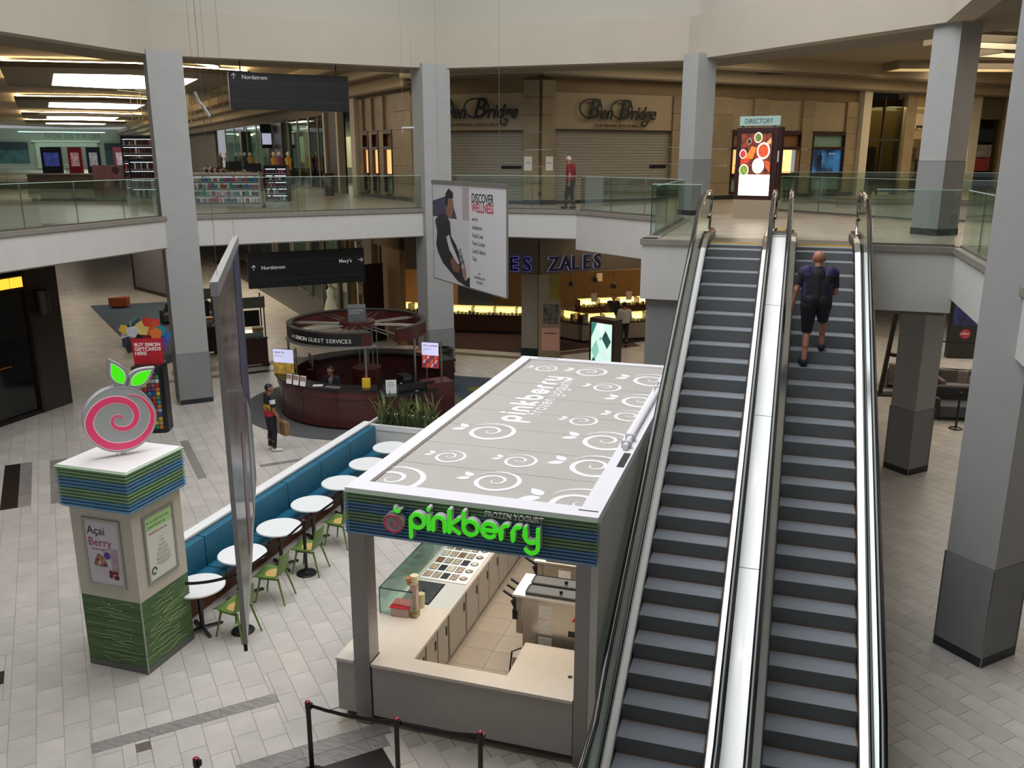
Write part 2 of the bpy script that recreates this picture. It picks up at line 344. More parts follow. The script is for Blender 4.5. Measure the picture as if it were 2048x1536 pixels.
def tiled(h1, h2, mort, sx, sy, rot, rough=.35, nz=.1):
    m = M(h1, rough, noise=nz, scale=1.5, h2=h2); m = m.copy(); nt = m.node_tree; bs = nt.nodes['Principled BSDF']; src = bs.inputs['Base Color'].links[0].from_socket
    tc = nt.nodes.new('ShaderNodeTexCoord'); mp = nt.nodes.new('ShaderNodeMapping'); mp.inputs['Rotation'].default_value = (0, 0, R(rot)); br = nt.nodes.new('ShaderNodeTexBrick')
    nt.links.new(tc.outputs['Object'], mp.inputs[0]); nt.links.new(mp.outputs[0], br.inputs[0]); br.inputs['Scale'].default_value = 1; br.inputs['Mortar Size'].default_value = mort
    br.inputs['Brick Width'].default_value = sx; br.inputs['Row Height'].default_value = sy; br.inputs['Color1'].default_value = (1, 1, 1, 1); br.inputs['Color2'].default_value = (.88, .87, .86, 1); br.inputs['Mortar'].default_value = (.6, .58, .56, 1)
    mx = nt.nodes.new('ShaderNodeMix'); mx.data_type = 'RGBA'; mx.blend_type = 'MULTIPLY'; mx.inputs[0].default_value = 1
    nt.links.new(src, mx.inputs[6]); nt.links.new(br.outputs[0], mx.inputs[7]); nt.links.new(mx.outputs[2], bs.inputs['Base Color']); return m
fl.data.materials[0] = tiled('c4bcb0', 'b0a798', .01, .61, .31, -45)
uf = struct(slab(OUT, [OPEN, OPEN2, OPEN3], UF-.25, UF, 'floor_upper', tiled('b5aa99', 'a2978a', .012, .61, .31, -45)), 'upper gallery floor')
LOWC = M('8a8375', .85, noise=.06, scale=1)
struct(slab(OUT, [OPEN, OPEN2, OPEN3], 4.5, 4.56, 'ceiling_lower', LOWC), 'plaster ceiling under the gallery')
CAPM = M('8c857b', .35, noise=.12, scale=10)
def fascia(p, q, z0, name, glass=True, thick=.18, zt=5.27, inset=.08, g0=0, g1=0, lab=None, white=None):
    # p->q runs with the opening on its right-hand side
    p = Vector(p); q = Vector(q); d = (q-p); L = d.length; d.normalize(); a = math.degrees(math.atan2(d.y, d.x)); n = Vector((d.y, -d.x))
    root = bpy.data.objects.new(name, None); COL.objects.link(root); root.location = (*p, 0); root.rotation_euler = (0, 0, R(a)); root['kind'] = 'structure'
    if lab: root['label'] = lab
    box('panel', white or WHITE, root, 0, L, -.02, thick, z0, zt); box('stone_cap', CAPM, root, -.03, L+.03, -.07, .26, zt, zt+.115, bev=.008)
    if glass:
        rail = thing('glass_railing', lab_rail[len(RAILS) % len(lab_rail)] if False else RAILLAB.pop(0), 'railing', (*p, 0), a, None); RAILS.append(rail)
        x = g0+.05; Lg = L-g0-g1-.1; n_ = max(1, round(Lg/1.55)); w_ = Lg/n_
        for i in range(n_):
            box('glass_panel', GLASS, rail, x+w_*i+.008, x+w_*(i+1)-.008, inset, inset+.014, zt+.115, zt+1.12)
            if i: box('panel_joint', M('3c4a44', .3), rail, x+w_*i-.006, x+w_*i+.006, inset, inset+.014, zt+.12, zt+1.11)
        box('rail_edge', M('b4c6bd', .25, 0), rail, x, x+Lg, inset-.004, inset+.018, zt+1.12, zt+1.135)
        box('base_shoe', M('77736b', .35, .6), rail, x, x+Lg, inset-.03, inset+.045, zt+.115, zt+.15)
    return root
lab_rail = ['']; RAILS = []
RAILLAB = ['glass railing along the left gallery, left of the first white column', 'glass railing between the first and second white columns, above the black sign',
 'glass railing in front of the closed jewellery shutters', 'glass railing running diagonally towards the escalator landing', 'low glass railing on the left edge of the escalator landing',
 'short glass panel at the front corner of the landing beside the left escalator', 'glass railing at the front edge of the landing right of the escalators', 'glass railing along the right gallery beside the nearest column',
 'glass railing of the far floor opening, behind the landing', 'glass railing of the far floor opening, front edge', 'glass railing on the far side of the second opening', 'glass railing at the far end of the second opening',
 'glass railing on the near side of the corridor opening behind the left gallery', 'glass railing on the far side of the corridor opening', 'a', 'b']
fascia(OPEN[0], OPEN[1], 4.53, 'wall_left', lab='white fascia of the left gallery'); fascia((-16.1, 20.9), OPEN[2], 4.53, 'wall_back', lab='white fascia between the first two columns')
fascia(OPEN[2], OPEN[3], 4.53, 'wall_back', lab='white fascia under the jewellery shop'); fascia(OPEN[3], OPEN[4], 4.2, 'wall_back')
fascia((-2.75, 23.6), (-2.75, 17.72), 4.17, 'wall_landing_left', g1=.75)
fascia((-2.80, 17.70), (-1.78, 17.70), 4.17, 'wall_landing', glass=False, lab='white front of the escalator landing')
rail = thing('glass_railing', RAILLAB.pop(0), 'railing', (-2.75, 18.5, 0)); box('glass_panel', GLASS, rail, 0, 1.0, 0, .014, 5.38, 6.42); box('rail_edge', M('b4c6bd', .25), rail, 0, 1.0, -.004, .018, 6.42, 6.437)
box('corner_edge', M('1d3a30', .2), rail, -.012, .004, -.004, .018, 5.38, 6.42)
fascia((1.45, 17.70), (2.97, 17.70), 4.17, 'wall_landing_right'); fascia((2.95, 17.75), (2.95, -.2), 4.45, 'wall_right', lab='white fascia of the right gallery')
fascia(OPEN2[0], OPEN2[1], 4.5, 'wall_far'); fascia(OPEN2[1], OPEN2[2], 4.5, 'wall_far')
fascia(OPEN2[3], OPEN2[4], 4.5, 'wall_far', lab='white fascia on the far side of the second opening'); fascia(OPEN2[4], OPEN2[0], 4.5, 'wall_far')
fascia((-34.8, 36.7), (-40, 31.5), 4.5, 'wall_corridor'); fascia((-52, 54), (-34.8, 36.7), 4.5, 'wall_corridor')
# low soffits under the edge of the gallery
struct(box('ceiling_landing', M('7f796d', .8), None, -2.7, 2.9, 17.75, 19.6, 4.1, 4.17), 'soffit under the escalator landing')
# landing pier and its side wall
pier = thing('landing_pier', 'grey square pier carrying the left corner of the escalator landing', 'pier', (-2.69, 17.86, 0)); box('shaft', COLD, pier, 0, 1.0, 0, .7, 0, 4.17); box('pier_base', BLACK, pier, -.01, 1.01, -.01, .71, 0, .12)

# ================================================================ columns
def column(x, y, s, z1, label, seam=1.5, cont=True):
    t = thing('square_column', label, 'column', (x, y, 0), 45, 'painted atrium columns'); h = s/2
    box('lower_cladding', COLD, t, -h-.006, h+.006, -h-.006, h+.006, .14, seam-.01); box('shaft', COLM, t, -h, h, -h, h, seam, z1 if cont else 4.5)
    box('plinth', M('23272a', .35), t, -h-.012, h+.012, -h-.012, h+.012, 0, .14); box('seam', M('4b4b4b', .6), t, -h+.004, h-.004, -h+.004, h-.004, seam-.012, seam+.002)
    for sx in (-1, 1):
        for sy in (-1, 1): box('corner_trim', M('9a9a98', .35, .8), t, sx*(h+.009)-.008, sx*(h+.009)+.008, sy*(h+.009)-.008, sy*(h+.009)+.008, 0, seam)
    if not cont:
        box('upper_cladding', COLD, t, -h-.005, h+.005, -h-.005, h+.005, UF+.14, UF+1.52); box('upper_shaft', COLM, t, -h, h, -h, h, UF+1.53, z1)
        box('mid_shaft', COLM, t, -h, h, -h, h, 4.5, UF); box('upper_plinth', M('23272a', .35), t, -h-.012, h+.012, -h-.012, h+.012, UF, UF+.14)
        box('upper_seam', M('4b4b4b', .6), t, -h+.004, h-.004, -h+.004, h-.004, UF+1.515, UF+1.535)
    return t
column(-16.42, 20.95, .9, 9.7, 'broad grey column at the left, behind the hanging grey banner')
column(-10.9, 26.37, .9, 9.7, 'broad grey column behind the white wellness banner')
column(-2.68, 25.88, .64, 9.7, 'slim grey column on the gallery left of the lit directory', cont=False)
column(2.98, 20.82, .64, 9.7, 'grey column right of the escalators, dark at ground level', cont=False)
column(3.05, 12.90, .74, 9.7, 'nearest grey column at the right edge of the photo')
column(-16.42, 12.6, .9, 9.7, 'grey column of the left gallery, outside the photo to the left')
# ================================================================ upper bulkhead ring, drum and skylight
RING = [(-16.45, -6), (-16.45, 20.55), (-10.6, 26.3), (-3.05, 26.2), (2.7, 20.45), (2.7, -6)]
def offset_poly(P, d):
    o = []
    for i in range(len(P)):
        a, b_, c = Vector(P[i-1]) if i else None, Vector(P[i]), Vector(P[i+1]) if i < len(P)-1 else None
        n1 = Vector((-(b_-a).y, (b_-a).x)).normalized() if a is not None else None; n2 = Vector((-(c-b_).y, (c-b_).x)).normalized() if c is not None else None
        if n1 is None: o.append(b_+n2*d)
        elif n2 is None: o.append(b_+n1*d)
        else: m = (n1+n2).normalized(); o.append(b_+m*(d/m.dot(n1)))
    return [tuple(v) for v in o]
def wallring(P, d, z0, z1, name, mat, label=None):
    Q = offset_poly(P, d); b = B()
    for i in range(len(P)-1): b.ext([(*P[i], z0), (*P[i+1], z0), (*Q[i+1], z0), (*Q[i], z0)], (0, 0, z1-z0))
    return struct(b.o(name, mat, weld=False), label)
BULK = M('b6ac9c', .8, noise=.04, scale=1)
wallring(RING, .5, 9.58, 10.72, 'wall_bulkhead', BULK, 'wide cream bulkhead around the top of the atrium')
wallring(offset_poly(RING, .45), 1.75, 9.60, 9.68, 'ceiling_soffit', M('8d8576', .85, noise=.05), 'soffit ring behind the bulkhead')
wallring(offset_poly(RING, .5), .25, 10.5, 15.8, 'wall_drum', M('b5b0a3', .8), 'upper atrium walls')
struct(box('ceiling_skylight_frame', M('c9c5bb', .7), None, -18, 4, -6.5, 27.5, 15.85, 15.95))
# upper gallery ceilings
CEIL = M('a49984', .85, noise=.06, scale=.7)
UPC = [(-90, -6), (-18.7, -6), (-18.7, 21.4), (-11.3, 28.6), (-2.3, 28.6), (4.9, 21.4), (4.9, -6), (30, -6), (30, 95), (-90, 95)]
struct(slab(UPC, [], 10.5, 10.56, 'ceiling_upper', CEIL), 'upper gallery ceiling')
wallring(offset_poly(RING, 2.2), .15, 9.68, 10.5, 'wall_cove', M('958c7a', .85))
# ================================================================ escalators
def esc_line(y): return 5.154+(y-16.934)*math.tan(PI/6)
TREAD_LIT = M('9ea2aa', .5, .2, bump=.6, scale=60, stretch=(60, .4, .4)); RISE_SHADED = M('77797b', .6, .0, bump=.6, scale=60, stretch=(60, .4, .4)); YEL = M('d99a1c', .5); ORG = M('6e4a24', .6)  # one aluminium: lit tone painted on treads, shaded tone on risers
def escalator(cx, label):
    t = thing('escalator', label, 'escalator', (cx, 17.63, 0), 0, 'escalators side by side'); Y0 = 17.63
    zs = [(17.63, 5.345), (17.28, 5.29)]+[(16.934-.3464*n, 5.154-.2*n) for n in range(0, 25)]+[(16.934-.3464*25, .2), (16.934-.3464*26, .08)]
    proto = None
    for i, (yb, z) in enumerate(zs):
        zr = zs[i+1][1] if i+1 < len(zs) else .02; h = z-zr
        if proto is None or h < .195 or i < 3:
            s = B().box(-.495, .495, -.3464, .0, -max(h, .03), -.006).o('step', RISE_SHADED, t); tr = box('tread', TREAD_LIT, s, -.49, .49, -.3445, -.002, -.006, 0)
            box('edge_stripe', YEL if i == 0 else ORG, s, -.49, .49, -.016, -.001, 0, .003); box('side_stripe', YEL if i == 0 else ORG, s, .478, .492, -.34, -.01, 0, .002)
            if h >= .195: proto = s
        else: s = dup(proto, parent=t)
        s.location = (0, yb-Y0, z); s.rotation_euler = (0, 0, 0)
    box('comb_plate', M('6f6b66', .35, .8), t, -.56, .56, 0, .95, UF-.05, UF+.006); box('comb_edge', M('e3b02c', .5), t, -.49, .49, -.03, .012, UF-.02, UF+.004)
    box('landing_plate', M('77746e', .4, .8), t, -.56, .56, 7.95-Y0-1.5, 7.95-Y0, 0, .02)
    path = [(18.9, 5.36+.0), (17.75, 5.36), (17.35, 5.31), (17.0, 5.192)]+[(y, esc_line(y)) for y in (14, 11, 8.35)]+[(8.0, .03), (7.6, 0), (6.6, 0)]
    path = [(y-Y0, z) for y, z in path]
    for s in (-1, 1):
        X = lambda v: s*v
        B().sweep(path, [(X(.5), .12), (X(.515), .12), (X(.515), -.25), (X(.5), -.25)]).o('skirt', M('141517', .4), t)
        B().sweep(path, [(X(.515), .13), (X(.6), .15), (X(.6), -.2), (X(.515), -.2)]).o('inner_deck', STEEL, t)
        B().sweep(path, [(X(.6), .12), (X(.625), .12), (X(.625), -.1), (X(.6), -.1)]).o('gasket', RUBBER, t)
        # glass balustrade
        b = B(); yy = [18.75, 18.2, 17.75, 17.3, 16.9]+[16-k for k in range(0, 8)]+[8.3, 7.9, 7.4, 7.0]
        def zb(y): return max(0, min(UF, esc_line(y) if y > 8.2 else 0))
        def zt(y): return min(UF+.9, max(esc_line(y)+1.02, .9)) if y < 17.6 else UF+.9
        for a_, c_ in zip(yy, yy[1:]):
            b.quad((X(.632), a_-Y0, zb(a_)+.1), (X(.632), c_-Y0, zb(c_)+.1), (X(.632), c_-Y0, zt(c_)), (X(.632), a_-Y0, zt(a_)))
            b.quad((X(.644), a_-Y0, zb(a_)+.1), (X(.644), c_-Y0, zb(c_)+.1), (X(.644), c_-Y0, zt(c_)), (X(.644), a_-Y0, zt(a_)))
        b.o('glass_balustrade', glassmat('e4ece8', .25), t)
        hp = [(18.55, UF+.42), (18.8, UF+.46), (18.97, UF+.62), (18.97, UF+.78), (18.82, UF+.92), (18.5, UF+.96), (18.1, UF+.95), (17.7, UF+.9), (17.3, UF+.79), (16.9, esc_line(16.9)+1.1)]
        hp += [(y, esc_line(y)+1.1) for y in (15, 13, 11, 9.5, 8.6)]+[(8.1, 1.06), (7.5, .98), (7.1, .95), (6.85, .8), (6.8, .6), (6.95, .42)]
        hp = [(y-Y0, z) for y, z in hp]
        B().tube([(X(.648), y, z) for y, z in hp], .042, 10, flat=.8).o('handrail', RUBBER, t, smooth=True)
        B().tube([(X(.648), y, z-.047) for y, z in hp[4:-4]], .026, 8).o('handrail_track', CHROME, t, smooth=True)
        nb = B().tube([(X(.64), 18.95-Y0, UF+.75), (X(.64), 18.93-Y0, UF+.4), (X(.64), 18.8-Y0, UF+.1)], .03, 8).o('newel_guide', CHROME, t, smooth=True)
        B().box(X(.54), X(.74), 18.2-Y0, 19.25-Y0, UF, UF+.16, bev=.05).o('newel_base', M('8a6f55', .2, 1), t)
    # outer cladding
    for s in (-1, 1):
        if (cx < 0) == (s < 0):
            B().sweep([(y, z-.02) for y, z in path], [(s*.655, .12), (s*.735, .10), (s*.735, -1.0), (s*.655, -1.0)]).o('side_cladding', M('6e6a63', .3, .6), t)
    B().sweep([(y, z-.45) for y, z in path], [(-.6, 0), (.6, 0), (.6, -.55), (-.6, -.55)]).o('underside', M('57534d', .6), t)
    return t
e1 = escalator(-.95, 'left escalator, next to the yogurt kiosk, with nobody on it'); e2 = escalator(.66, 'right escalator carrying the man in the purple polo')
md = thing('centre_deck', 'brushed steel deck filling the gap between the two escalators', 'panel', (-.145, 17.63, 0)); ypts = [18.9, 17.75, 17.35, 17.0, 14, 11, 8.35, 8.0, 7.6, 6.6]
cuts = [(18.9, 17.35), (17.35, 15.6), (15.6, 13.3), (13.3, 10.9), (10.9, 8.5), (8.5, 6.6)]
def cz(y): return 5.36 if y > 17.75 else (5.36-.05*(17.75-y)/.4 if y > 17.35 else (esc_line(y)+.012 if y > 8.4 else max(0, .03)))
for a_, c_ in cuts:
    ys = sorted({a_-.004, c_+.004} | {y for y in ypts if c_ < y < a_}, reverse=True)
    B().sweep([(y-17.63, cz(y)) for y in ys], [(-.145, .13), (.145, .13), (.145, -.4), (-.145, -.4)]).o('deck_plate', STEEL, md)
box('deck_cap', CHROME, md, -.15, .15, .55, 1.35, UF, UF+.2, bev=.03)
# ================================================================ yogurt kiosk
GRN = M('8ba484', .55, noise=.12, scale=4); BLU = M('7198ba', .5, noise=.12, scale=4); LIME = M('44dc20', .4, emit=.55); PINK = M('e0436e', .45, emit=.15); PLAST = M('c9c9c6', .4)
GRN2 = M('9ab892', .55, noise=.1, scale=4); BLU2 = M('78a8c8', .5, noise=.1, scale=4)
KW = M('d8cfc3', .35, noise=.03); KSIDE = M('a8a09a', .4, noise=.04); POST = M('8f8f90', .3, .85, noise=.1, scale=20, stretch=(40, 40, 1))
SWIRLS = [(-4.09, 15.1, 0.255), (-3.24, 15.09, 0.35), (-2.07, 14.81, 0.466), (-2.75, 14.09, 0.296), (-2.05, 13.43, 0.426), (-2.7, 12.09, 0.265), (-2.08, 12.55, 0.319), (-3.83, 11.2, 0.411), (-2.18, 11.27, 0.443), (-4.0, 10.03, 0.252), (-3.08, 10.14, 0.266), (-2.11, 10.23, 0.438), (-3.14, 9.36, 0.355), (-4.38, 9.06, 0.477), (-2.01, 8.98, 0.508)]
PB1 = (-3.62, 11.78, .226, .09, .07); PB2 = (-3.38, 12.2, .13, .028, .035)
ROOFZ = 3.235; FY = 8.55; RX0, RX1 = -4.745, -1.715; RY1 = 15.85
k = thing('yogurt_kiosk', 'white yogurt kiosk with striped fascia and swirl-patterned flat roof beside the escalator', 'kiosk', (-3.2, 8.7, 0)); KO = Vector((-3.2, 8.7, 0))
def kb(b): return b.xf(Matrix.Translation(-KO))
# roof: white frame, recessed panels, seams
kb(B().box(RX0, RX1, FY+.02, FY+.28, ROOFZ-.1, ROOFZ)).o('roof_frame', M('ece9ee', .45), k); kb(B().box(RX0, RX0+.19, FY+.28, RY1, ROOFZ-.1, ROOFZ)).o('roof_frame', M('ece9ee', .45), k)
kb(B().box(RX1-.24, RX1, FY+.28, RY1, ROOFZ-.1, ROOFZ)).o('roof_frame', M('ece9ee', .45), k); kb(B().box(RX0+.19, RX1-.24, RY1-.17, RY1, ROOFZ-.1, ROOFZ)).o('roof_frame', M('ece9ee', .45), k)
RP = M('b9b3ac', .5, noise=.05, scale=1.5); py0, py1 = FY+.28, RY1-.17; nP = 8
for i in range(nP):
    a, c = py0+(py1-py0)*i/nP, py0+(py1-py0)*(i+1)/nP
    kb(B().box(RX0+.19, RX1-.24, a+.006, c-.006, ROOFZ-.07, ROOFZ-.035)).o('roof_panel', RP, k)
kb(B().box(RX0+.1, RX1-.1, FY+.1, RY1-.05, ROOFZ-.09, ROOFZ-.041)).o('roof_underlay', M('e4e2e0', .6), k)
kb(B().box(RX0+.19, RX0+.215, py0, py1, ROOFZ-.05, ROOFZ-.02)).o('roof_gutter', M('8d8479', .6), k)
for a in ((-1.97, -1.75, 8.72, 8.74), (-4.42, -4.02, RY1-.1, RY1-.075), (-1.83, -1.74, 10.2, 10.75)):
    kb(B().box(*a, ROOFZ, ROOFZ+.004)).o('roof_slot', M('2a2826', .6), k)
kb(B().cyl((-1.84, 10.85, ROOFZ+.045), (-1.84, 15.3, ROOFZ+.045), .04)).o('conduit', M('e6e4e6', .4), k, smooth=True)
for y in (10.95, 11.25, 13.9, 14.2): kb(B().box(-1.91, -1.77, y, y+.05, ROOFZ, ROOFZ+.095)).o('pipe_clamp', M('cfcdd0', .4, .4), k)
# printed swirls, leaves and words on the roof
PR = M('f0eef0', .5, emit=.0); ZP = ROOFZ-.035
def clip(b, x0, x1, y0, y1):
    for co_, no in (((x0, 0, 0), (-1, 0, 0)), ((x1, 0, 0), (1, 0, 0)), ((0, y0, 0), (0, -1, 0)), ((0, y1, 0), (0, 1, 0))):
        bmesh.ops.bisect_plane(b.b, geom=b.b.verts[:]+b.b.edges[:]+b.b.faces[:], plane_co=co_, plane_no=no, clear_outer=True, dist=1e-6)
    return b
def swirl(cx, cy, r, leaf=True, rot=90):
    b = B(); P, W = spiral_pts(r, wf=.9)
    ribbon(b, P, W, 0, .003, caps=False)
    if leaf:
        for q_ in ((.1, 118, .55), (.2, 42, .52)):
            lb_ = B().prism(leaf_pts(q_[0]*r, .93*r, q_[1], q_[2]*r, .15*r), 0, .0032).xf(Matrix.Translation((cx, cy, ZP+.0012)) @ Matrix.Rotation(R(rot), 4, 'Z')); clip(lb_, RX0+.21, RX1-.24, py0, py1)
            if lb_.b.verts: kb(lb_).o('roof_leaf', PR, k)
            else: lb_.b.free()
    b.xf(Matrix.Translation((cx, cy, ZP+.001)) @ Matrix.Rotation(R(rot), 4, 'Z')); clip(b, RX0+.21, RX1-.24, py0, py1)
    if b.b.verts: kb(b).o('roof_swirl', PR, k, weld=False)
    else: b.b.free()
for cx, cy, r in SWIRLS: swirl(cx, cy, r)
def words(s, x, y, sc, w, gap, mat=PR, name='roof_letter'):       # runs along +y, letter tops towards -x
    for c in s:
        if c != ' ':
            b = B(); stroke_glyph(c, 0, sc, w, 0, .003, b); b.xf(Matrix.Translation((x, y, ZP+.0015)) @ Matrix.Rotation(R(90), 4, 'Z')); kb(b).o(name, mat, k, weld=False)
        y += GL[c][0]*sc+w+gap
words('pinkberry', *PB1); words('frozen yogurt', *PB2)
# striped front fascia: thin angled slats
zz = ROOFZ-.10; cols = [GRN]*3+[BLU]*3+[GRN]*3+[BLU]*4; sh = (ROOFZ-.04-2.66)/13
for i, m_ in enumerate(cols):
    z1 = ROOFZ-.04-sh*i; z0 = z1-sh
    b = B(); b.ext([(RX0, FY-.015, z1), (RX0, FY+.045, z1-.004), (RX0, FY+.045, z0), (RX0, FY+.018, z0)], (RX1-RX0, 0, 0)); kb(b).o('fascia_slat', m_, k)
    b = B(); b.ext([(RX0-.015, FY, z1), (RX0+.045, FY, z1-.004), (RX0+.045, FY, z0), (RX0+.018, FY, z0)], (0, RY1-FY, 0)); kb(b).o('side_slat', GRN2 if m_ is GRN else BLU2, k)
kb(B().box(RX0+.04, RX1-.01, FY+.04, FY+.07, 2.66, ROOFZ-.05)).o('fascia_board', M('39413f', .7), k)
kb(B().box(RX0-.0, RX1, FY-.015, RY1, ROOFZ-.04, ROOFZ-.0)).o('edge_strip', M('cfd8c8', .5), k) if False else None
# sign letters on the fascia (raised, green) and the swirl logo
LY = FY-.02
def front(b, x, z, d=.0): return kb(b.xf(Matrix.Translation((x, LY-d, z)) @ Matrix.Rotation(R(90), 4, 'X')))
x = -3.875; sc, w_ = .164, .044; LZ = 2.905
for c in 'pinkberry':
    b = B(); stroke_glyph(c, 0, sc, w_, .085, .10, b); L_ = front(b, x+w_/2, LZ-.0).o('sign_letter', LIME, k, weld=False)
    b = B(); stroke_glyph(c, 0, sc, w_+.006, 0, .085, b); r_ = front(b, x+w_/2, LZ-.0).o('letter_return', PLAST, L_, weld=False)
    x += GL[c][0]*sc+w_+.0118; LZ -= .0
b = B().prism([(.125*math.cos(2*PI*i/36), .125*math.sin(2*PI*i/36)) for i in range(36)], 0, .08); lg = front(b, -4.075, 2.925).o('logo_disc', M('9a9a98', .4), k, smooth=False)
b = B(); P, W = spiral_pts(.137, wf=1.25); ribbon(b, P, W, .08, .088, caps=False); front(b, -4.075, 2.925).o('logo_swirl', M('e8e2e4', .4), lg, weld=False)
b = B(); P, W = spiral_pts(.137, wf=.95); ribbon(b, P, W, .088, .093, caps=False); front(b, -4.075, 2.925).o('logo_swirl', M('c02a52', .4, emit=.1), lg, weld=False)
for a_ in (112, 38):
    b = B().prism(leaf_pts(.04, .125, a_, .085, .026), .0, .085); front(b, -4.075, 2.925).o('logo_leaf', M('a8a8a6', .4), lg, weld=False)
    b = B().prism(leaf_pts(.043, .13, a_, .072, .02), .085, .092); front(b, -4.075, 2.925).o('logo_leaf', LIME, lg, weld=False)
t_ = text('FROZEN YOGURT', .085, M('b9b5b0', .5), k, (-2.99-KO.x, LY-KO.y-.01, 3.115), ext=.012, sx=.98, name='small_lettering', bold=.001)
# posts, wall, counters
for x0, x1, y0 in ((-4.79, -4.57, 8.66), (-1.97, -1.80, 8.66)): kb(B().box(x0, x1, y0, y0+.26, 0, 2.68, bev=.006)).o('post', POST, k)
for x0, x1, y0 in ((-4.79, -4.6, 15.5), (-1.97, -1.80, 15.5)): kb(B().box(x0, x1, y0, y0+.22, 0, 2.68)).o('post', POST, k)
kb(B().box(-1.80, -1.715, 8.66, 15.85, .0, ROOFZ-.1)).o('side_wall', M('c4c1b8', .35, noise=.05, scale=2), k)
kb(B().box(RX0+.05, RX1-.06, FY+.07, 15.8, ROOFZ-.55, ROOFZ-.5)).o('soffit', M('6a6560', .8), k)
CZ = .87
kb(B().box(-5.05, -4.80, 8.68, 15.6, .12, CZ-.0, bev=.004)).o('counter_front_panel', KSIDE, k)
kb(B().box(-4.56, -1.98, 8.68, 8.86, .12, CZ-.04, bev=.004)).o('counter_front_panel', KSIDE, k); kb(B().box(-4.98, -1.99, 8.78, 8.86, .0, .12)).o('toe_kick', M('5b4a40', .5), k)
kb(B().box(-4.98, -4.9, 8.8, 15.5, .0, .12)).o('toe_kick', M('5b4a40', .5), k)
b = B(); b.prism([(-4.56, 8.66), (-1.98, 8.66), (-1.98, 8.93), (-4.09, 8.93), (-4.09, 10.2), (-4.80, 10.2), (-4.80, 8.94), (-4.56, 8.94)], CZ-.04, CZ); kb(b).o('worktop', KW, k)
kb(B().box(-5.05, -4.80, 8.66, 10.2, CZ-.04, CZ+.001)).o('worktop', KW, k); kb(B().box(-5.05, -4.09, 10.2, 10.91, CZ-.04, CZ+.001)).o('worktop', M('c9cdc8', .4), k)
kb(B().box(-5.05, -4.09, 10.91, 12.35, CZ-.04, CZ+.001)).o('worktop', KW, k); kb(B().box(-5.05, -4.09, 12.35, 15.6, CZ-.04, CZ)).o('worktop', KW, k)
kb(B().box(-2.86, -1.98, 8.93, 9.72, CZ-.04, CZ)).o('worktop', KW, k); kb(B().box(-2.83, -1.99, 8.95, 9.7, .1, CZ-.04)).o('corner_cabinet', KSIDE, k)
kb(B().cyl((-2.12, 9.13, CZ), (-2.12, 9.13, CZ+.003), .03, seg=20)).o('cable_hole', BLACK, k)
for y0, y1 in ((8.95, 9.35), (9.37, 9.75), (9.77, 10.15), (10.2, 10.85), (10.9, 11.4), (11.42, 11.9), (11.92, 12.4), (12.42, 12.9), (12.92, 13.4), (13.42, 13.9), (13.92, 14.4), (14.42, 15)):
    c_ = kb(B().box(-4.7, -4.13, y0, y1, .1, CZ-.045)).o('base_cabinet', M('a39a8f', .45), k)
    kb(B().box(-4.135, -4.115, y0+.01, y1-.01, .13, CZ-.06, bev=.004)).o('cabinet_door', M('b0a79b', .4), c_); kb(B().box(-4.118, -4.105, y1-.09, y1-.05, .55, .68)).o('door_pull', BLACK, c_)
# sink well lid, topping pans and bowls
kb(B().box(-4.88, -4.44, 10.24, 10.88, CZ, CZ+.006)).o('well_rim', BLACK, k); kb(B().box(-4.86, -4.46, 10.26, 10.86, CZ+.004, CZ+.012)).o('well_lid', M('3c4046', .35), k); kb(B().box(-4.67, -4.65, 10.48, 10.6, CZ+.012, CZ+.03)).o('lid_handle', BLACK, k)
pan_c = ['8a4a3a', '6b4a2c', '3a3a4a', '4a3226', '9a6a3a', '2c2c30', 'c0b8a8', '5a3c2c', 'b07040', '3a2a22', '7a6a5a', '403850', '9a9488', '6a3a2a', 'a08050', '2a2220', '50483c', '8a7a6a', 'b0a090', '5a4a42']
tp = thing('topping_tray', 'white tray with rows of square topping pans on the kiosk counter', 'tray', (-4.5, 10.95, CZ+.002)); B().box(-.38, .36, 0, 1.26, 0, .018, bev=.004).o('tray_top', M('f2f2f4', .35), tp)
n_ = 0
for j in range(5):
    for i in range(4):
        x_, y_ = -.36+.14*i, .05+.245*j
        p_ = B().box(x_, x_+.115, y_, y_+.19, .018, .021).o('pan', M('a8adb2', .25, .9), tp); c_ = pan_c[n_ % 20]; n_ += 1
        B().box(x_+.012, x_+.103, y_+.012, y_+.178, .020, .024).o('topping', M(c_, .6, noise=.6, scale=40, h2='d8c8b0' if n_ % 3 else '20180f'), p_)
    p_ = B().cyl((.265, .14+.245*j, .018), (.265, .14+.245*j, .023), .06, seg=20).o('round_pan', M('6c6f72', .25, .9), tp); B().cyl((.265, .14+.245*j, .023), (.265, .14+.245*j, .026), .045, seg=16).o('topping', M(pan_c[(j*3) % 20], .6, noise=.5, scale=40, h2='e0d6c4'), p_)
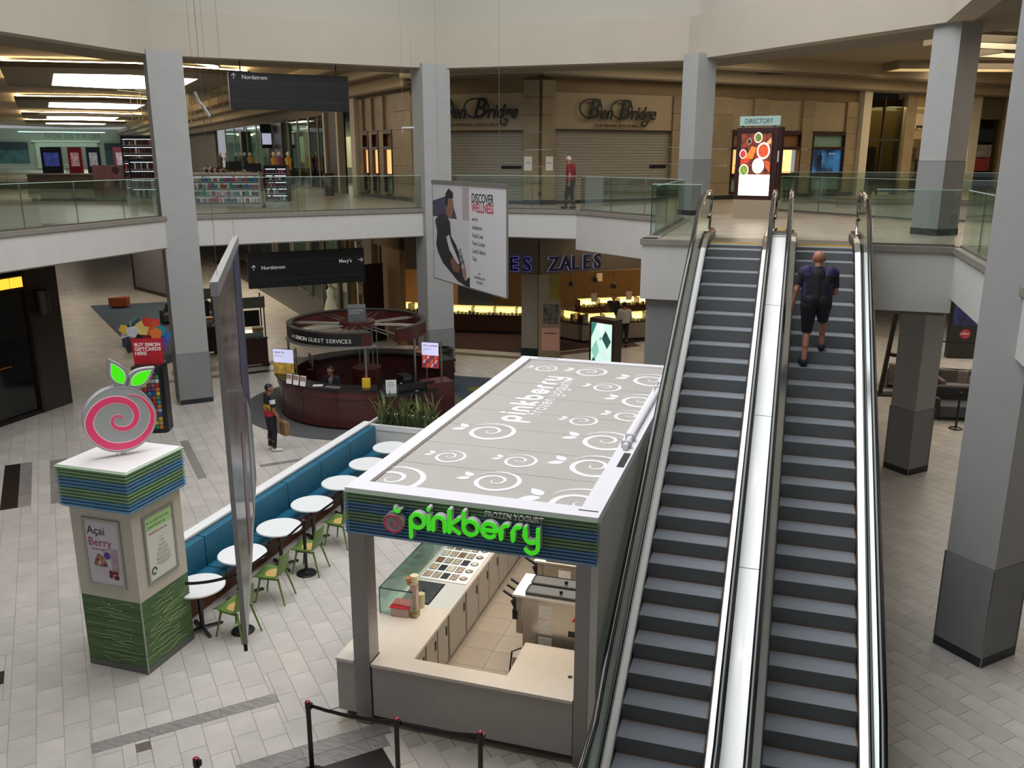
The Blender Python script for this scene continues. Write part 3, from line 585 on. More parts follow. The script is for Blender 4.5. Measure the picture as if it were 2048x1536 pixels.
# glass sneeze guard
gg = thing('sneeze_guard', 'clear glass sneeze guard standing on the kiosk counter', 'glass guard', (-5.0, 9.84, CZ))
B().box(0, .01, 0, 4.5, .0, .38).o('glass_pane', glassmat('eaf5f1', .2), gg); B().box(0, .5, 0, .01, 0, .38).o('glass_pane', glassmat('eaf5f1', .2), gg); B().box(0, .36, 0.0, 4.5, .38, .39).o('glass_pane', glassmat('eaf5f1', .2), gg)
B().box(-.003, .006, 0, 4.5, .378, .394).o('glass_edge', M('1f4a40', .2), gg); B().box(0, .5, -.004, .006, .378, .394).o('glass_edge', M('1f4a40', .2), gg); B().box(-.004, .006, -.004, .006, 0, .39).o('glass_edge', M('1f4a40', .2), gg)
t = thing('food_container', 'clear square food container with red lid on the kiosk counter', 'container', (-4.70, 9.93, CZ), 4); B().box(-.13, .13, -.12, .12, 0, .13, bev=.01).o('tub', M('c7a8a2', .3, alpha=.8), t); B().box(-.14, .14, -.13, .13, .13, .15, bev=.008).o('lid', M('d2202f', .4), t)
t = thing('cup_dispenser', 'tall clear tube of stacked paper cups behind the red-lidded container', 'cup holder', (-4.50, 9.9, CZ)); B().box(-.05, .05, -.06, .06, 0, .12).o('printed_base', M('3f5a3c', .5, noise=.8, scale=18, h2='b89a70'), t)
B().box(-.045, .045, -.045, .045, .12, .5).o('tube', M('b98a78', .4, alpha=.75, noise=.5, scale=9, h2='c9b8a8'), t)
for z_ in (.5, .56): B().cyl((0, .02, z_), (0, .02, z_+.05), .05, .058).o('cup', M('d8c9a8', .6), t, smooth=True)
B().cyl((-.08, .02, .46), (-.08, .02, .56), .03, .042).o('waffle_cone', M('c9813c', .6), t, smooth=True)
t = thing('paper_cup_stack', 'short stack of tan paper cups behind the cup tube', 'cups', (-4.52, 10.16, CZ)); 
for z_ in (0, .03, .06, .09): B().cyl((0, 0, z_), (0, 0, z_+.12), .045, .058).o('cup', M('b9b08a', .6), t, smooth=True)
# frozen yogurt machines
def machine(y, label):
    m_ = thing('yogurt_machine', label, 'machine', (-2.95, y, 0), 0, 'yogurt machines against the kiosk side wall'); S_ = M('c2b8ab', .3, .75, noise=.05, scale=20)
    B().box(.0, .98, .0, .56, .62, 1.42, bev=.01).o('cabinet', S_, m_); B().box(-.14, 1.0, -.02, .62, 1.42, 1.455, bev=.01).o('top_shelf', M('d0c8bc', .25, .8), m_); B().box(.03, .95, .03, .54, .0, .62).o('black_base', BLACK, m_)
    B().box(-.11, .0, .05, .52, .85, 1.40, bev=.03).o('front_door', M('b5aa9c', .3, .7), m_)
    for i in (0, 1): 
        l_ = B().box(.02, .93, .03+i*.28, .28+i*.28, 1.455, 1.485, bev=.03).o('hopper_lid', M('2b2c2d', .35), m_); B().cyl((.48, .155+i*.28, 1.485), (.48, .155+i*.28, 1.52), .022).o('lid_knob', BLACK, l_)
    for i in range(3):
        h_ = B().cyl((-.1, .12+i*.17, 1.18), (-.16, .12+i*.17, 1.30), .045).o('spout', BLACK, m_); B().bar((-.14, .12+i*.17, 1.33), (-.3, .12+i*.17, 1.42), .03).o('lever', BLACK, h_)
    B().box(-.16, -.06, .05, .5, 1.05, 1.2, bev=.02).o('nozzle_block', BLACK, m_)
    for i, z_ in enumerate((1.26, 1.03, .80)): B().box(.22, .4, -.004, .0, z_-.09, z_+.09).o('label_plate', M('d5d0c8', .5, noise=.2, scale=30), m_)
    B().box(.62, .76, -.004, 0, .96, 1.04).o('socket_plate', BLACK, m_); B().prism([(.66, 0), (.78, 0), (.72, .1)], 0, .003).xf(Matrix.Translation((0, 0, 1.18)) @ Matrix.Rotation(R(90), 4, 'X')).o('warning_sticker', M('c0392b', .5), m_)
    return m_
mc = machine(9.87, 'nearest steel yogurt machine with two black lids, seen under the fascia')
dup(mc, loc=(-2.95, 10.9, 0), label='second steel yogurt machine, mostly hidden behind the green sign letters'); dup(mc, loc=(-2.95, 11.93, 0), label='third yogurt machine, hidden deepest under the kiosk roof')
t = thing('drip_stand', 'bent black tube stand in front of the nearest yogurt machine', 'stand', (-3.12, 9.95, 0)); B().tube([(0, 0, .02), (0, -.12, .25), (0, 0, .55), (.12, .05, .6)], .012).o('tube', BLACK, t, smooth=True); B().tube([(.0, 0, .02), (.4, 0, .02), (.4, .3, .02)], .012).o('foot', BLACK, t); B().box(.02, .4, -.05, .2, .08, .5).o('panel', M('b5aa9c', .4, .5), t)
# kiosk inner floor of larger tiles
kf = struct(box('floor_kiosk', M('8d8070', .6), None, -4.9, -1.8, 8.86, 15.5, -.012, .003)); ktm = M('c4b6a4', .4, noise=.06, scale=3, isl=.08); first = None
for i in range(6):
    for j in range(15):
        x_, y_ = -4.55+.455*i, 8.9+.455*j
        if first is None: first = B().box(0, .449, 0, .449, .003, .010).o('floor_tile', ktm, kf); q = first
        else: q = first.copy(); COL.objects.link(q)
        q.location = (x_, y_, 0)

# ================================================================ sign tower
tw = thing('sign_tower', 'square sign tower with green wood-look base, striped collar and poster frames', 'tower', (-8.53, 9.22, 0)); H_ = .5
B().box(-H_, H_, -H_, H_, .0, .1).o('plinth', M('6f7370', .35, .6), tw)
GW = M('4f7040', .5, noise=.25, scale=2.5, stretch=(1, 1, 5))
zed = [.10, .27, .44, .61, .78, .95, 1.1]
for a_, b_ in zip(zed, zed[1:]):
    B().box(-H_+.004, H_-.004, -H_+.004, H_-.004, a_+.003, b_-.003).o('base_board', GW, tw)
rl = random.Random(3)
for f in range(2):                                                  # carved wood-grain lines on the two visible faces
    b = B()
    for i in range(13):
        z_ = .16+.072*i; pts = [(-.46+.92*j/12, z_+rl.uniform(-.012, .012)+(.03*math.sin(j*.9+i) if i % 4 == 0 else 0)) for j in range(13)]; s0 = rl.randint(0, 5); s1 = rl.randint(7, 12); ribbon(b, pts[s0:s1+1], .005, 0, .003, caps=False)
    for i in range(3):
        cx_, cz_ = rl.uniform(-.3, .3), rl.uniform(.3, .95); ribbon(b, [(cx_-.22, cz_-.01), (cx_-.05, cz_+.035), (cx_+.18, cz_+.004), (cx_-.02, cz_-.03), (cx_-.22, cz_-.01)], .006, 0, .003); b.prism([(cx_+.012*math.cos(q*PI/4), cz_+.09+.012*math.sin(q*PI/4)) for q in range(8)], 0, .003)
    m4 = Matrix.Translation((0, -H_+.004, 0)) @ Matrix.Rotation(R(90), 4, 'X') if f == 0 else Matrix.Translation((H_-.004, 0, 0)) @ Matrix.Rotation(R(90), 4, 'Z') @ Matrix.Rotation(R(90), 4, 'X')
    b.xf(m4).o('carved_grain', M('a9b58a', .5), tw, weld=False)
B().box(-H_, H_, -H_, H_, 1.1, 2.46).o('shaft', M('c9c3b4', .6, noise=.04), tw); B().box(H_-.01, H_+.006, -H_-.006, -H_+.01, .0, 1.1).o('corner_trim', M('a9aca9', .3, .8), tw)
TZ0, TZ1 = 2.42, 3.02; n_ = 12; colr = [GRN2]*3+[BLU2]*3+[GRN2]*3+[BLU2]*3
for i in range(n_):
    z1 = TZ1-.03-(TZ1-.03-TZ0)*i/n_; z0 = TZ1-.03-(TZ1-.03-TZ0)*(i+1)/n_; e = .585
    b = B(); vs0 = [b.b.verts.new((x_*e, y_*e, z1)) for x_, y_ in ((-1, -1), (1, -1), (1, 1), (-1, 1))]; e2 = .545; vs1 = [b.b.verts.new((x_*e2, y_*e2, z0)) for x_, y_ in ((-1, -1), (1, -1), (1, 1), (-1, 1))]
    b.b.faces.new(vs0); b.b.faces.new(vs1)
    for j in range(4): b.b.faces.new((vs0[j], vs0[(j+1) % 4], vs1[(j+1) % 4], vs1[j]))
    b.o('collar_slat', colr[i], tw)
B().box(-.585, .585, -.585, .585, TZ1-.03, TZ1-.018).o('collar_edge', M('b9d4b0', .5), tw); B().box(-.56, .56, -.56, .56, TZ1-.02, TZ1).o('top_plate', M('f0ecea', .5), tw)
def frame_poster(f, name):
    fr = bpy.data.objects.new('poster_frame', None); fw, fh = .62, 1.0
    b = B()
    for a_ in ((0, .035, 0, fh), (fw-.035, fw, 0, fh), (.035, fw-.035, 0, .035), (.035, fw-.035, fh-.035, fh)): b.box(a_[0], a_[1], -.025, 0, a_[2], a_[3])
    fr = b.o('poster_frame', M('b3b1ad', .3, .8), tw); fr.location = (-.31, -H_, 1.28) if f == 0 else (H_, -.31, 1.28); fr.rotation_euler = (0, 0, 0 if f == 0 else R(90))
    B().box(.035, fw-.035, -.012, -.004, .035, fh-.035).o('poster', M('cfc9d0' if f == 0 else 'dfe2d6', .35), fr); return fr
fr = frame_poster(0, 'a'); PK = M('b0407a', .5); DKT = M('3a3238', .5)
text('Açai', .17, DKT, fr, (.07, -.015, .77), ext=.001); text('Berry', .17, PK, fr, (.07, -.015, .6), ext=.001); text('frozen yogurt', .045, PK, fr, (.12, -.015, .54), ext=.001)
B().cyl((.36, -.0135, .47), (.36, -.0155, .47), .055, seg=20).o('badge', M('5b3f9a', .5), fr); B().box(.42, .54, -.0145, -.013, .24, .58).o('printed_cup', M('b9a0a8', .5, noise=.2, scale=9), fr)
b = B(); 
for i in range(18): b.sph((.24+rl.uniform(-.1, .1)*(1-i/24), -.014, .3+i*.009), .035, 1, .04, 1, seg=8)
b.o('printed_fruit', M('c09078', .6, noise=.9, scale=18, h2='6a3a30'), fr, weld=False); b = B()
for i in range(9): b.sph((.44+rl.uniform(-.06, .06), -.015, .2+rl.uniform(-.05, .05)), .03, 1, .04, 1, seg=8)
b.o('printed_berries', M('8a1f2c', .6, noise=.6, scale=30), fr, weld=False)
B().lathe([(.0, 0), (.1, 0), (.14, .1), (.13, .11)], (0, 0, 0), 20).xf(Matrix.Translation((.25, -.0145, .19)) @ Matrix.Diagonal((1, .03, 1, 1))).o('printed_bowl', M('c8c2cc', .4), fr)
fr = frame_poster(1, 'b'); B().box(.04, .58, -.0135, -.0125, .76, .96).o('green_band', M('b4d89a', .5), fr)
text('let it melt: the new', .058, M('5a9a3c', .5), fr, (.07, -.015, .86), ext=.001); text('plain frozen air', .058, M('5a9a3c', .5), fr, (.09, -.015, .79), ext=.001); text('swirled fresh every day', .04, M('a0604a', .5), fr, (.09, -.015, .70), ext=.001)
b = B()
for i, (r_, z_) in enumerate(((.15, .25), (.15, .31), (.13, .37), (.11, .43), (.08, .49), (.05, .55), (.025, .6))): b.sph((.34, -.015, z_), r_, 1, .05, .32, seg=16)
b.o('printed_swirl', M('c6cabc', .6, noise=.1, scale=14), fr, smooth=True, weld=False); b = B(); ribbon(b, _arc(.13, .16, .045, 0, 300, 16), .022, 0, .002); b.xf(Matrix.Translation((0, -.0135, 0)) @ Matrix.Rotation(R(90), 4, 'X')).o('ring_logo', M('4a4f4a', .5), fr, weld=False)
# swirl fruit sign on top of the tower
sg = thing('swirl_fruit_sign', 'round pink swirl fruit sign with two green leaves on top of the tower', 'sign', (-8.50, 9.25, TZ1), 50); RD = .455; zc = .06+RD
def upz(b, z=0): return b.xf(Matrix.Translation((0, 0, z)) @ Matrix.Rotation(R(90), 4, 'X'))
upz(B().prism([(RD*math.cos(2*PI*i/64), RD*math.sin(2*PI*i/64)) for i in range(64)], -.06, .06), zc).o('disc', M('a7aba8', .4, emit=.12), sg)
b = B(); b.arc((0, 0, 0), RD-.005, RD+.006, -.065, .066, 0, 360, 64); upz(b, zc).o('rim', M('c9c6cd', .35), sg, weld=False)
for s in (1, -1):
    b = B(); P, W = spiral_pts(RD*1.03, wf=1.28); P = [(x_*s, y_) for x_, y_ in P]; ribbon(b, P, W, .0, .004, caps=False); upz(b, zc).xf(Matrix.Translation((0, -.061 if s == 1 else .065, 0))).o('swirl_outline', M('f4dfe6', .4, emit=.2), sg, weld=False)
    b = B(); P, W = spiral_pts(RD*1.03, wf=1.08); P = [(x_*s, y_) for x_, y_ in P]; ribbon(b, P, W, .0, .004, caps=False); upz(b, zc).xf(Matrix.Translation((0, -.0655 if s == 1 else .0695, 0))).o('swirl', M('e2456f', .45, emit=.22), sg, weld=False)
for a_, nm in ((112, 0), (32, 1)):
    px, pz = .12, RD*.92
    lf = upz(B().prism(leaf_pts(px, pz, a_, .46, .125), -.05, .055), zc).o('leaf', M('a9adaa', .4), sg, weld=False)
    ox, oz = px+.07*math.cos(R(a_)), pz+.07*math.sin(R(a_))
    upz(B().prism(leaf_pts(ox, oz, a_, .335, .085), .055, .059), zc).o('leaf_rim', M('eef6e8', .4, emit=.2), lf, weld=False); upz(B().prism(leaf_pts(ox+.01*math.cos(R(a_)), oz+.01*math.sin(R(a_)), a_, .315, .075), .059, .063), zc).o('leaf_face', M('45e00f', .4, emit=.7), lf, weld=False)
B().box(-.09, .09, -.05, .05, 0, .015, bev=.004).o('base_foot', M('c5c5c8', .3, .6), sg); B().box(-.03, .03, -.03, .03, .01, .09).o('stem', M('c5c5c8', .3, .6), sg)

# ================================================================ bench, planter, tables, chairs
TEAL = M('1f6580', .45, noise=.08, scale=3); bn = thing('bench', 'long teal upholstered bench with white ledge back, behind the row of round tables', 'bench', (-8.9, 9.7, 0)); BL = 7.65
B().box(-.12, .02, .06, BL, 0, 1.02).o('back_wall', M('e2e0dc', .5), bn); B().box(-.14, .05, .06, BL+.05, 1.02, 1.06, bev=.005).o('white_ledge', M('efeeee', .4), bn)
n_ = 6
for i in range(n_):
    a_, c_ = .06+(BL-.1)*i/n_, .06+(BL-.1)*(i+1)/n_
    B().box(.03, .2, a_+.006, c_-.006, .46, 1.0, bev=.03).o('back_cushion', TEAL, bn, smooth=True); B().box(.03, .55, a_+.006, c_-.006, .36, .48, bev=.035).o('seat_cushion', TEAL, bn, smooth=True)
B().box(.02, .45, .06, BL-.05, 0, .36).o('base', M('2a1c18', .5), bn)
for i in range(8): B().box(.45, .475, .06, BL-.05, .02+.043*i, .045+.043*i).o('base_slat', M('6d3d28', .45, noise=.2), bn)
for i in range(4): B().box(.2, .55, .6+2*i, .62+2*i, .345, .362).o('bracket', BLACK, bn)
pl = thing('planter_box', 'white rectangular planter at the far end of the teal bench', 'planter', (-8.9, 17.45, 0)); 
b = B()
for a_ in ((-.12, 1.5, 0, .06), (-.12, 1.5, .9, .96), (-.12, -.06, .06, .9), (1.44, 1.5, .06, .9)): b.box(a_[0], a_[1], a_[2], a_[3], 0, .98)
b.o('box', M('e4e2de', .45), pl); B().box(-.05, 1.43, .07, .89, .6, .90).o('soil', M('15130f', .9), pl); B().box(-.12, 1.5, -.02, 0, .86, .98).o('lip', M('efeeee', .4), pl)
LEAFM = M('2c4228', .5, noise=.4, scale=6, h2='6f7a3c'); lm = None; rp = random.Random(5)
def blade(h, w, lean):
    b = B(); P = [(lean*h*(i/7)**2.2, 0, h*(i/7)*(1-.25*lean*(i/7))) for i in range(8)]
    for i in range(7):
        w0, w1 = w*(1-(i/7)**2)+.004, w*(1-((i+1)/7)**2)+.002
        b.quad((P[i][0], -w0, P[i][2]), (P[i][0]+.006, 0, P[i][2]+.004), (P[i+1][0]+.006, 0, P[i+1][2]+.004), (P[i+1][0], -w1, P[i+1][2])); b.quad((P[i][0]+.006, 0, P[i][2]+.004), (P[i][0], w0, P[i][2]), (P[i+1][0], w1, P[i+1][2]), (P[i+1][0]+.006, 0, P[i+1][2]+.004))
    return b
pn = 0
for i in range(4):
    for j in range(2):
        g = thing('snake_plant', ['upright dark green snake plant in the planter, %s clump from the left, %s row' % (['first', 'second', 'third', 'fourth'][i], ['front', 'back'][j])][0], 'plant', (-8.75+.38*i+rp.uniform(-.05, .05), 17.65+.45*j, .88), rp.uniform(0, 90), 'snake plants in the white planter')
        for q in range(13):
            bl = blade(rp.uniform(.4, .85), .026, rp.uniform(.05, .7)).o('leaf', LEAFM, g); bl.rotation_euler = (0, 0, rp.uniform(0, 6.3)); bl.location = (rp.uniform(-.1, .1), rp.uniform(-.12, .12), 0); pn += 1
# tables
tb = thing('round_table', '', 'table', (0, 0, 0), 0, 'round white cafe tables along the bench'); B().lathe([(0, .715), (.375, .715), (.39, .722), (.39, .742), (.382, .75), (0, .75)], seg=40).o('tabletop', M('f2f3f3', .3, noise=.02), tb, smooth=True)
B().cyl((0, 0, .06), (0, 0, .715), .035).o('column', M('4a4a4c', .35, .8), tb, smooth=True); B().cyl((0, 0, .69), (0, 0, .715), .12).o('mount_plate', BLACK, tb)
for a_ in range(4):
    b = B().bar((0, 0, .05), (.3*math.cos(R(45+90*a_)), .3*math.sin(R(45+90*a_)), .025), .04, .025); b.sph((.3*math.cos(R(45+90*a_)), .3*math.sin(R(45+90*a_)), .018), .025, 1, 1, .7, 8); b.o('foot', M('4a4a4c', .35, .8), tb)
OL = ['nearest round table, cut off by the sign tower', 'second round table from the front, crossed by the grey banner', 'third round table from the front, right of the grey banner', 'fourth round table from the front of the bench', 'fifth round table, ending behind the kiosk roof corner', 'sixth round table, partly covered by the kiosk roof', 'farthest round table, next to the white planter']
TY = [9.97, 11.1, 12.2, 13.32, 14.45, 15.6, 16.72]
for i, y in enumerate(TY):
    q = tb if i == 0 else dup(tb); q.location = (-8.07, y, 0); q.rotation_euler = (0, 0, R(12)); q['label'] = OL[i]
# chairs: green shell, tapered legs, pale inner seat
CG = M('5f7d34', .4, noise=.05); CI = M('c9a660', .5)
ch = thing('cafe_chair', '', 'chair', (0, 0, 0), 0, 'green cafe chairs facing the bench')    # faces -x
def shell(off, name, mat, x0=-.24, x1=.2, hw=.22, zt=.82, parent=ch):
    b = B(); prof = [(-.24, .445), (-.2, .455), (-.05, .44), (.1, .44), (.17, .47), (.205, .55), (.225, .66), (.245, .78), (.25, .83)]; rows = []
    for i, (x_, z_) in enumerate(prof):
        wd = hw*(1 if i < 5 else 1-.06*(i-4)); up = .0 if i < 4 else .0; rows.append([b.b.verts.new((x_-(.03*(abs(t_)**2) if i > 4 else 0)+off[0], wd*t_, z_+(.02*t_*t_ if i < 5 else 0)+off[2])) for t_ in (-1, -.7, -.35, 0, .35, .7, 1)])
    for r0, r1 in zip(rows, rows[1:]):
        for j in range(6): b.b.faces.new((r0[j], r0[j+1], r1[j+1], r1[j]))
    bmesh.ops.recalc_face_normals(b.b, faces=b.b.faces[:]); bmesh.ops.solidify(b.b, geom=b.b.faces[:], thickness=.014); return b.o(name, mat, parent, smooth=True)
shell((0, 0, 0), 'seat_shell', CG); b = B(); b.box(-.225, .12, -.195, .195, .452, .462, bev=.004); b.o('seat_pad', CI, ch)
for sx, sy in ((-1, -1), (-1, 1), (1, -1), (1, 1)): B().cyl((.15*sx, .15*sy, .44), (.24*sx+(.03 if sx > 0 else 0), .21*sy, 0), .019, .012, 10).o('leg', CG, ch, smooth=True)
for sy in (-1, 1): B().bar((-.17, .17*sy, .425), (.17, .17*sy, .425), .02).o('side_rail', CG, ch)
CL = ['nearest green chair, beside the sign tower', 'second green chair, right of the grey banner', 'third green chair, behind a black post', 'fourth green chair from the front', 'fifth green chair, at the kiosk corner', 'sixth green chair, hidden behind the kiosk fascia', 'farthest green chair, under the kiosk roof edge']
rc = random.Random(2)
for i, y in enumerate(TY):
    q = ch if i == 0 else dup(ch); q.location = (-7.52+rc.uniform(-.04, .04), y+.02+rc.uniform(-.05, .05), 0); q.rotation_euler = (0, 0, R(rc.uniform(-9, 12))); q['label'] = CL[i]
# queue posts and belts
def queue_post(x, y, label, h=1.0, red=True, group='black queue posts'):
    t = thing('queue_post', label, 'post', (x, y, 0), 0, group); B().lathe([(0, .0), (.17, 0), (.175, .012), (.16, .028), (.05, .045), (.035, .06), (0, .06)], seg=28).o('base', M('101113', .4), t, smooth=True)
    B().cyl((0, 0, .05), (0, 0, h-.09), .028).o('pole', M('131416', .35), t, smooth=True); B().cyl((0, 0, h-.09), (0, 0, h-.005), .034).o('cassette', M('17181a', .4), t, smooth=True); B().box(.028, .05, -.025, .025, h-.085, h-.02).o('belt_clip', BLACK, t)
    B().sph((0, 0, h-.006), .031, 1, 1, .55).o('cap', M('9a2436', .2, .3) if red else M('3a2c2c', .3), t, smooth=True); return t
QP = [(-4.81, 7.58, 'black queue post with red cap, leftmost of three in front of the kiosk'), (-3.72, 7.60, 'black queue post with red cap, middle of the row before the kiosk'), (-2.76, 7.66, 'black queue post with red cap, rightmost before the kiosk'),
      (-5.41, 6.38, 'black queue post cut off by the bottom edge of the photo'), (-7.51, 12.08, 'black queue post standing between the third and fourth green chairs'), (-7.46, 10.12, 'black queue post partly hidden by the tip of the grey banner'),
      (-7.52, 14.1, 'black queue post behind the kiosk fascia corner'), (-8.02, 9.62, '')]
for x_, y_, l_ in QP: queue_post(x_, y_, l_) if x_ != -8.02 else None
def belt(p, q, label, sag=.05, z=.955, tilt=0):
    b = B(); n_ = 12; w0 = .024
    for i in range(n_):
        P = []
        for k_ in (i, i+1): t_ = k_/n_; P.append((p[0]+(q[0]-p[0])*t_, p[1]+(q[1]-p[1])*t_, z-sag*4*t_*(1-t_)))
        b.quad((P[0][0], P[0][1], P[0][2]-w0), (P[1][0], P[1][1], P[1][2]-w0), (P[1][0], P[1][1], P[1][2]+w0), (P[0][0], P[0][1], P[0][2]+w0))
    bmesh.ops.recalc_face_normals(b.b, faces=b.b.faces[:]); bmesh.ops.solidify(b.b, geom=b.b.faces[:], thickness=.003); tag(b.o('queue_belt', M('0f0f10', .6), None), label, 'belt', 'black queue belts')
for (i, j, l_) in ((0, 1, 'black belt between the left and middle posts before the kiosk'), (1, 2, 'black belt between the middle and right posts before the kiosk'), (4, 5, 'black belt passing in front of the third round table'), (6, 4, 'black belt running behind the kiosk corner'), (5, 7, 'black belt ending at the sign tower')):
    belt(QP[i], QP[j], l_, .04)
belt(QP[3], (-4.7, 5.4), 'black belt leaving the photo at the bottom edge', .03); queue_post(-4.7, 5.4, 'black queue post outside the bottom of the photo')
# ================================================================ hanging banners
def cable(p, q, parent, r=.0035): return B().cyl(p, q, r, seg=6).o('cable', M('8d8d8b', .4, .6), parent)
bw, bh = 4.02, 2.45
bn1 = thing('hanging_banner', 'white hanging banner reading DISCOVER WELLNESS with a seated athlete', 'banner', (-8.94, 21.63, 3.85), math.degrees(math.atan2(-2.77, 2.91)))
B().box(0, bw, -.008, .008, 0, bh).o('fabric', M('cfcdcf', .6), bn1); B().box(-.04, bw+.04, -.03, .03, bh, bh+.09).o('top_bar', M('8f8c86', .4, .6), bn1); B().box(-.02, 0, -.02, .02, 0, bh).o('side_bar', M('9a9793', .4, .6), bn1); B().box(bw, bw+.03, -.02, .02, 0, bh).o('side_bar', M('9a9793', .4, .6), bn1); B().box(0, bw, -.02, .02, -.03, 0).o('bottom_bar', M('9a9793', .4, .6), bn1)
for x_ in (.35, bw-.35): cable((x_, 0, bh+.09), (x_, 0, 11.8), bn1)
def flat(pts, mat, parent, y=-.0095, name='printed_shape'):
    return B().prism([(x_*bw, z_*bh) for x_, z_ in pts], 0, .002).xf(Matrix.Translation((0, y, 0)) @ Matrix.Rotation(R(90), 4, 'X')).o(name, mat, parent)
ph = flat([(0, 0), (.53, 0), (.53, .98), (0, .98)], M('c4c1c4', .6), bn1, name='printed_photo')
flat([(.0, .66), (.36, .66), (.27, .9), (.0, .82)], M('43405a', .6), bn1, -.011, 'printed_wall'); flat([(.44, .66), (.53, .66), (.53, .98), (.44, .98)], M('a89a9e', .6), bn1, -.011, 'printed_wall')
flat([(.03, .62), (.12, .7), (.2, .69), (.26, .62), (.27, .48), (.34, .4), (.42, .24), (.47, .14), (.45, .06), (.53, .10), (.53, 0), (.48, 0), (.36, .03), (.26, .1), (.14, .18), (.07, .28), (.04, .36), (.06, .5)], M('2a292c', .6, noise=.3, scale=3), bn1, -.0125, 'printed_athlete')
flat([(.20, .46), (.24, .34), (.36, .2), (.39, .22), (.27, .42), (.24, .49)], M('c4c1c4', .6), bn1, -.0145, 'printed_gap'); flat([(.25, .22), (.3, .27), (.4, .18), (.38, .12), (.3, .12)], M('7a5448', .6), bn1, -.0145, 'printed_leg'); flat([(.37, .36), (.41, .37), (.47, .2), (.5, .08), (.47, .05), (.43, .14)], M('bdbbbd', .6, noise=.6, scale=9, h2='2a2a2c'), bn1, -.0145, 'printed_shoe')
flat([(.22, .68), (.19, .78), (.21, .87), (.26, .88), (.31, .84), (.32, .76), (.29, .68), (.25, .66)], M('8a6454', .6, noise=.1), bn1, -.0145, 'printed_face'); flat([(.19, .8), (.2, .91), (.25, .96), (.31, .92), (.31, .86), (.24, .86), (.22, .76)], M('1c1918', .6), bn1, -.0155, 'printed_hair')
flat([(.42, .16), (.47, .18), (.48, .1), (.44, .08)], M('a0705c', .6), bn1, -.0165, 'printed_hand')
for s, x_, z_, h_, m_ in (('DISCOVER', .565, .845, .30, M('1c1c20', .6)), ('WELLNESS', .565, .755, .30, M('b02038', .6)), ('we\'re', .57, .665, .15, M('2c2c30', .6)), ('lululemon', .57, .585, .15, M('2c2c30', .6)), ('Finish Line', .57, .505, .15, M('2c2c30', .6)), ('Foot Locker', .57, .43, .15, M('2c2c30', .6)), ('LensCrafters', .57, .355, .15, M('2c2c30', .6)), ('Gap', .57, .28, .15, M('2c2c30', .6))):
    text(s, h_, m_, bn1, (x_*bw, -.011, z_*bh), ext=.001, bold=.004 if h_ > .2 else 0, sx=.8 if h_ > .2 else .9)
text('THE', .06, M('3a3a3e', .6), bn1, (.66*bw, -.011, .15*bh), ext=.001, align='CENTER'); text('WASHINGTON', .085, M('3a3a3e', .6), bn1, (.66*bw, -.011, .105*bh), ext=.001, align='CENTER'); text('SQUARE', .085, M('3a3a3e', .6), bn1, (.66*bw, -.011, .06*bh), ext=.001, align='CENTER')
bn2 = thing('hanging_banner', 'tall hanging banner seen almost edge-on, silver frame and dark print', 'banner', (-3.08, 4.19, 4.02), math.degrees(math.atan2(2.54, -1.60))); bw2, bh2 = 3.0, 2.22
B().box(0, bw2, -.006, .006, 0, bh2).o('fabric', M('5a4a48', .35, noise=.6, scale=1.2, stretch=(.7, 1, 3), h2='8a8288', coat=.3), bn2); B().box(-.02, bw2+.02, -.022, .022, bh2-.01, bh2+.07).o('top_bar', M('b9b9bb', .35, .7), bn2); B().box(-.018, 0, -.014, .014, -.01, bh2).o('side_bar', M('9a9793', .35, .8), bn2)
B().box(bw2, bw2+.018, -.014, .014, 0, bh2).o('side_bar', M('9a9793', .35, .8), bn2); B().box(0, bw2, -.012, .012, -.03, 0).o('bottom_bar', M('9a9793', .35, .8), bn2); B().cyl((-.009, 0, -.05), (-.009, 0, .0), .012).o('end_knob', BLACK, bn2)
def flat2(pts, mat, y): B().prism([(x_*bw2, z_*bh2) for x_, z_ in pts], 0, .002).xf(Matrix.Translation((0, y, 0)) @ Matrix.Rotation(R(90), 4, 'X')).o('printed_shape', mat, bn2)
for y_ in (.0095, -.0075):
    flat2([(.62, .55), (1, .30), (1, 1), (.7, 1)], M('2d3566', .4, noise=.2, scale=2), y_); flat2([(.72, 0), (1, 0), (1, .3), (.8, .5)], M('9a9ca6', .4, noise=.4, scale=3), y_); flat2([(.35, .05), (.5, .05), (.55, .4), (.42, .45)], M('8a5a66', .4, noise=.3, scale=3), y_)
for x_ in (.3, bw2-.3): cable((x_, 0, bh2+.07), (x_, 0, 11.8), bn2, .0012)
# loose hardware hanging on wires in the opening, left and centre
t = thing('hanging_clamp', 'small white plastic clamp hanging on wires left of the black sign', 'clamp', (-4.4, 5.95, 7.35)); B().tube([(0, 0, .12), (.02, .01, .05), (.06, .02, 0), (.1, .02, -.06)], .012, 8).o('clamp', M('c9c9c6', .5), t)
cable((0, 0, .12), (-.05, 0, 6), t, .001); cable((.1, .02, -.06), (.12, 0, 6), t, .001)
t = thing('hanging_rod', 'short white rod hanging on a wire before the left jewellery shutter', 'rod', (-7.9, 17.5, 7.55), -20); B().box(0, .33, -.01, .01, 0, .03).o('rod', M('dcdcd8', .5), t); cable((.03, 0, .03), (.03, 0, 6), t, .002); cable((.3, 0, .03), (.3, 0, 6), t, .002); B().cyl((.01, 0, -.1), (.01, 0, 0), .006).o('hook', M('c9c9c6', .5), t)

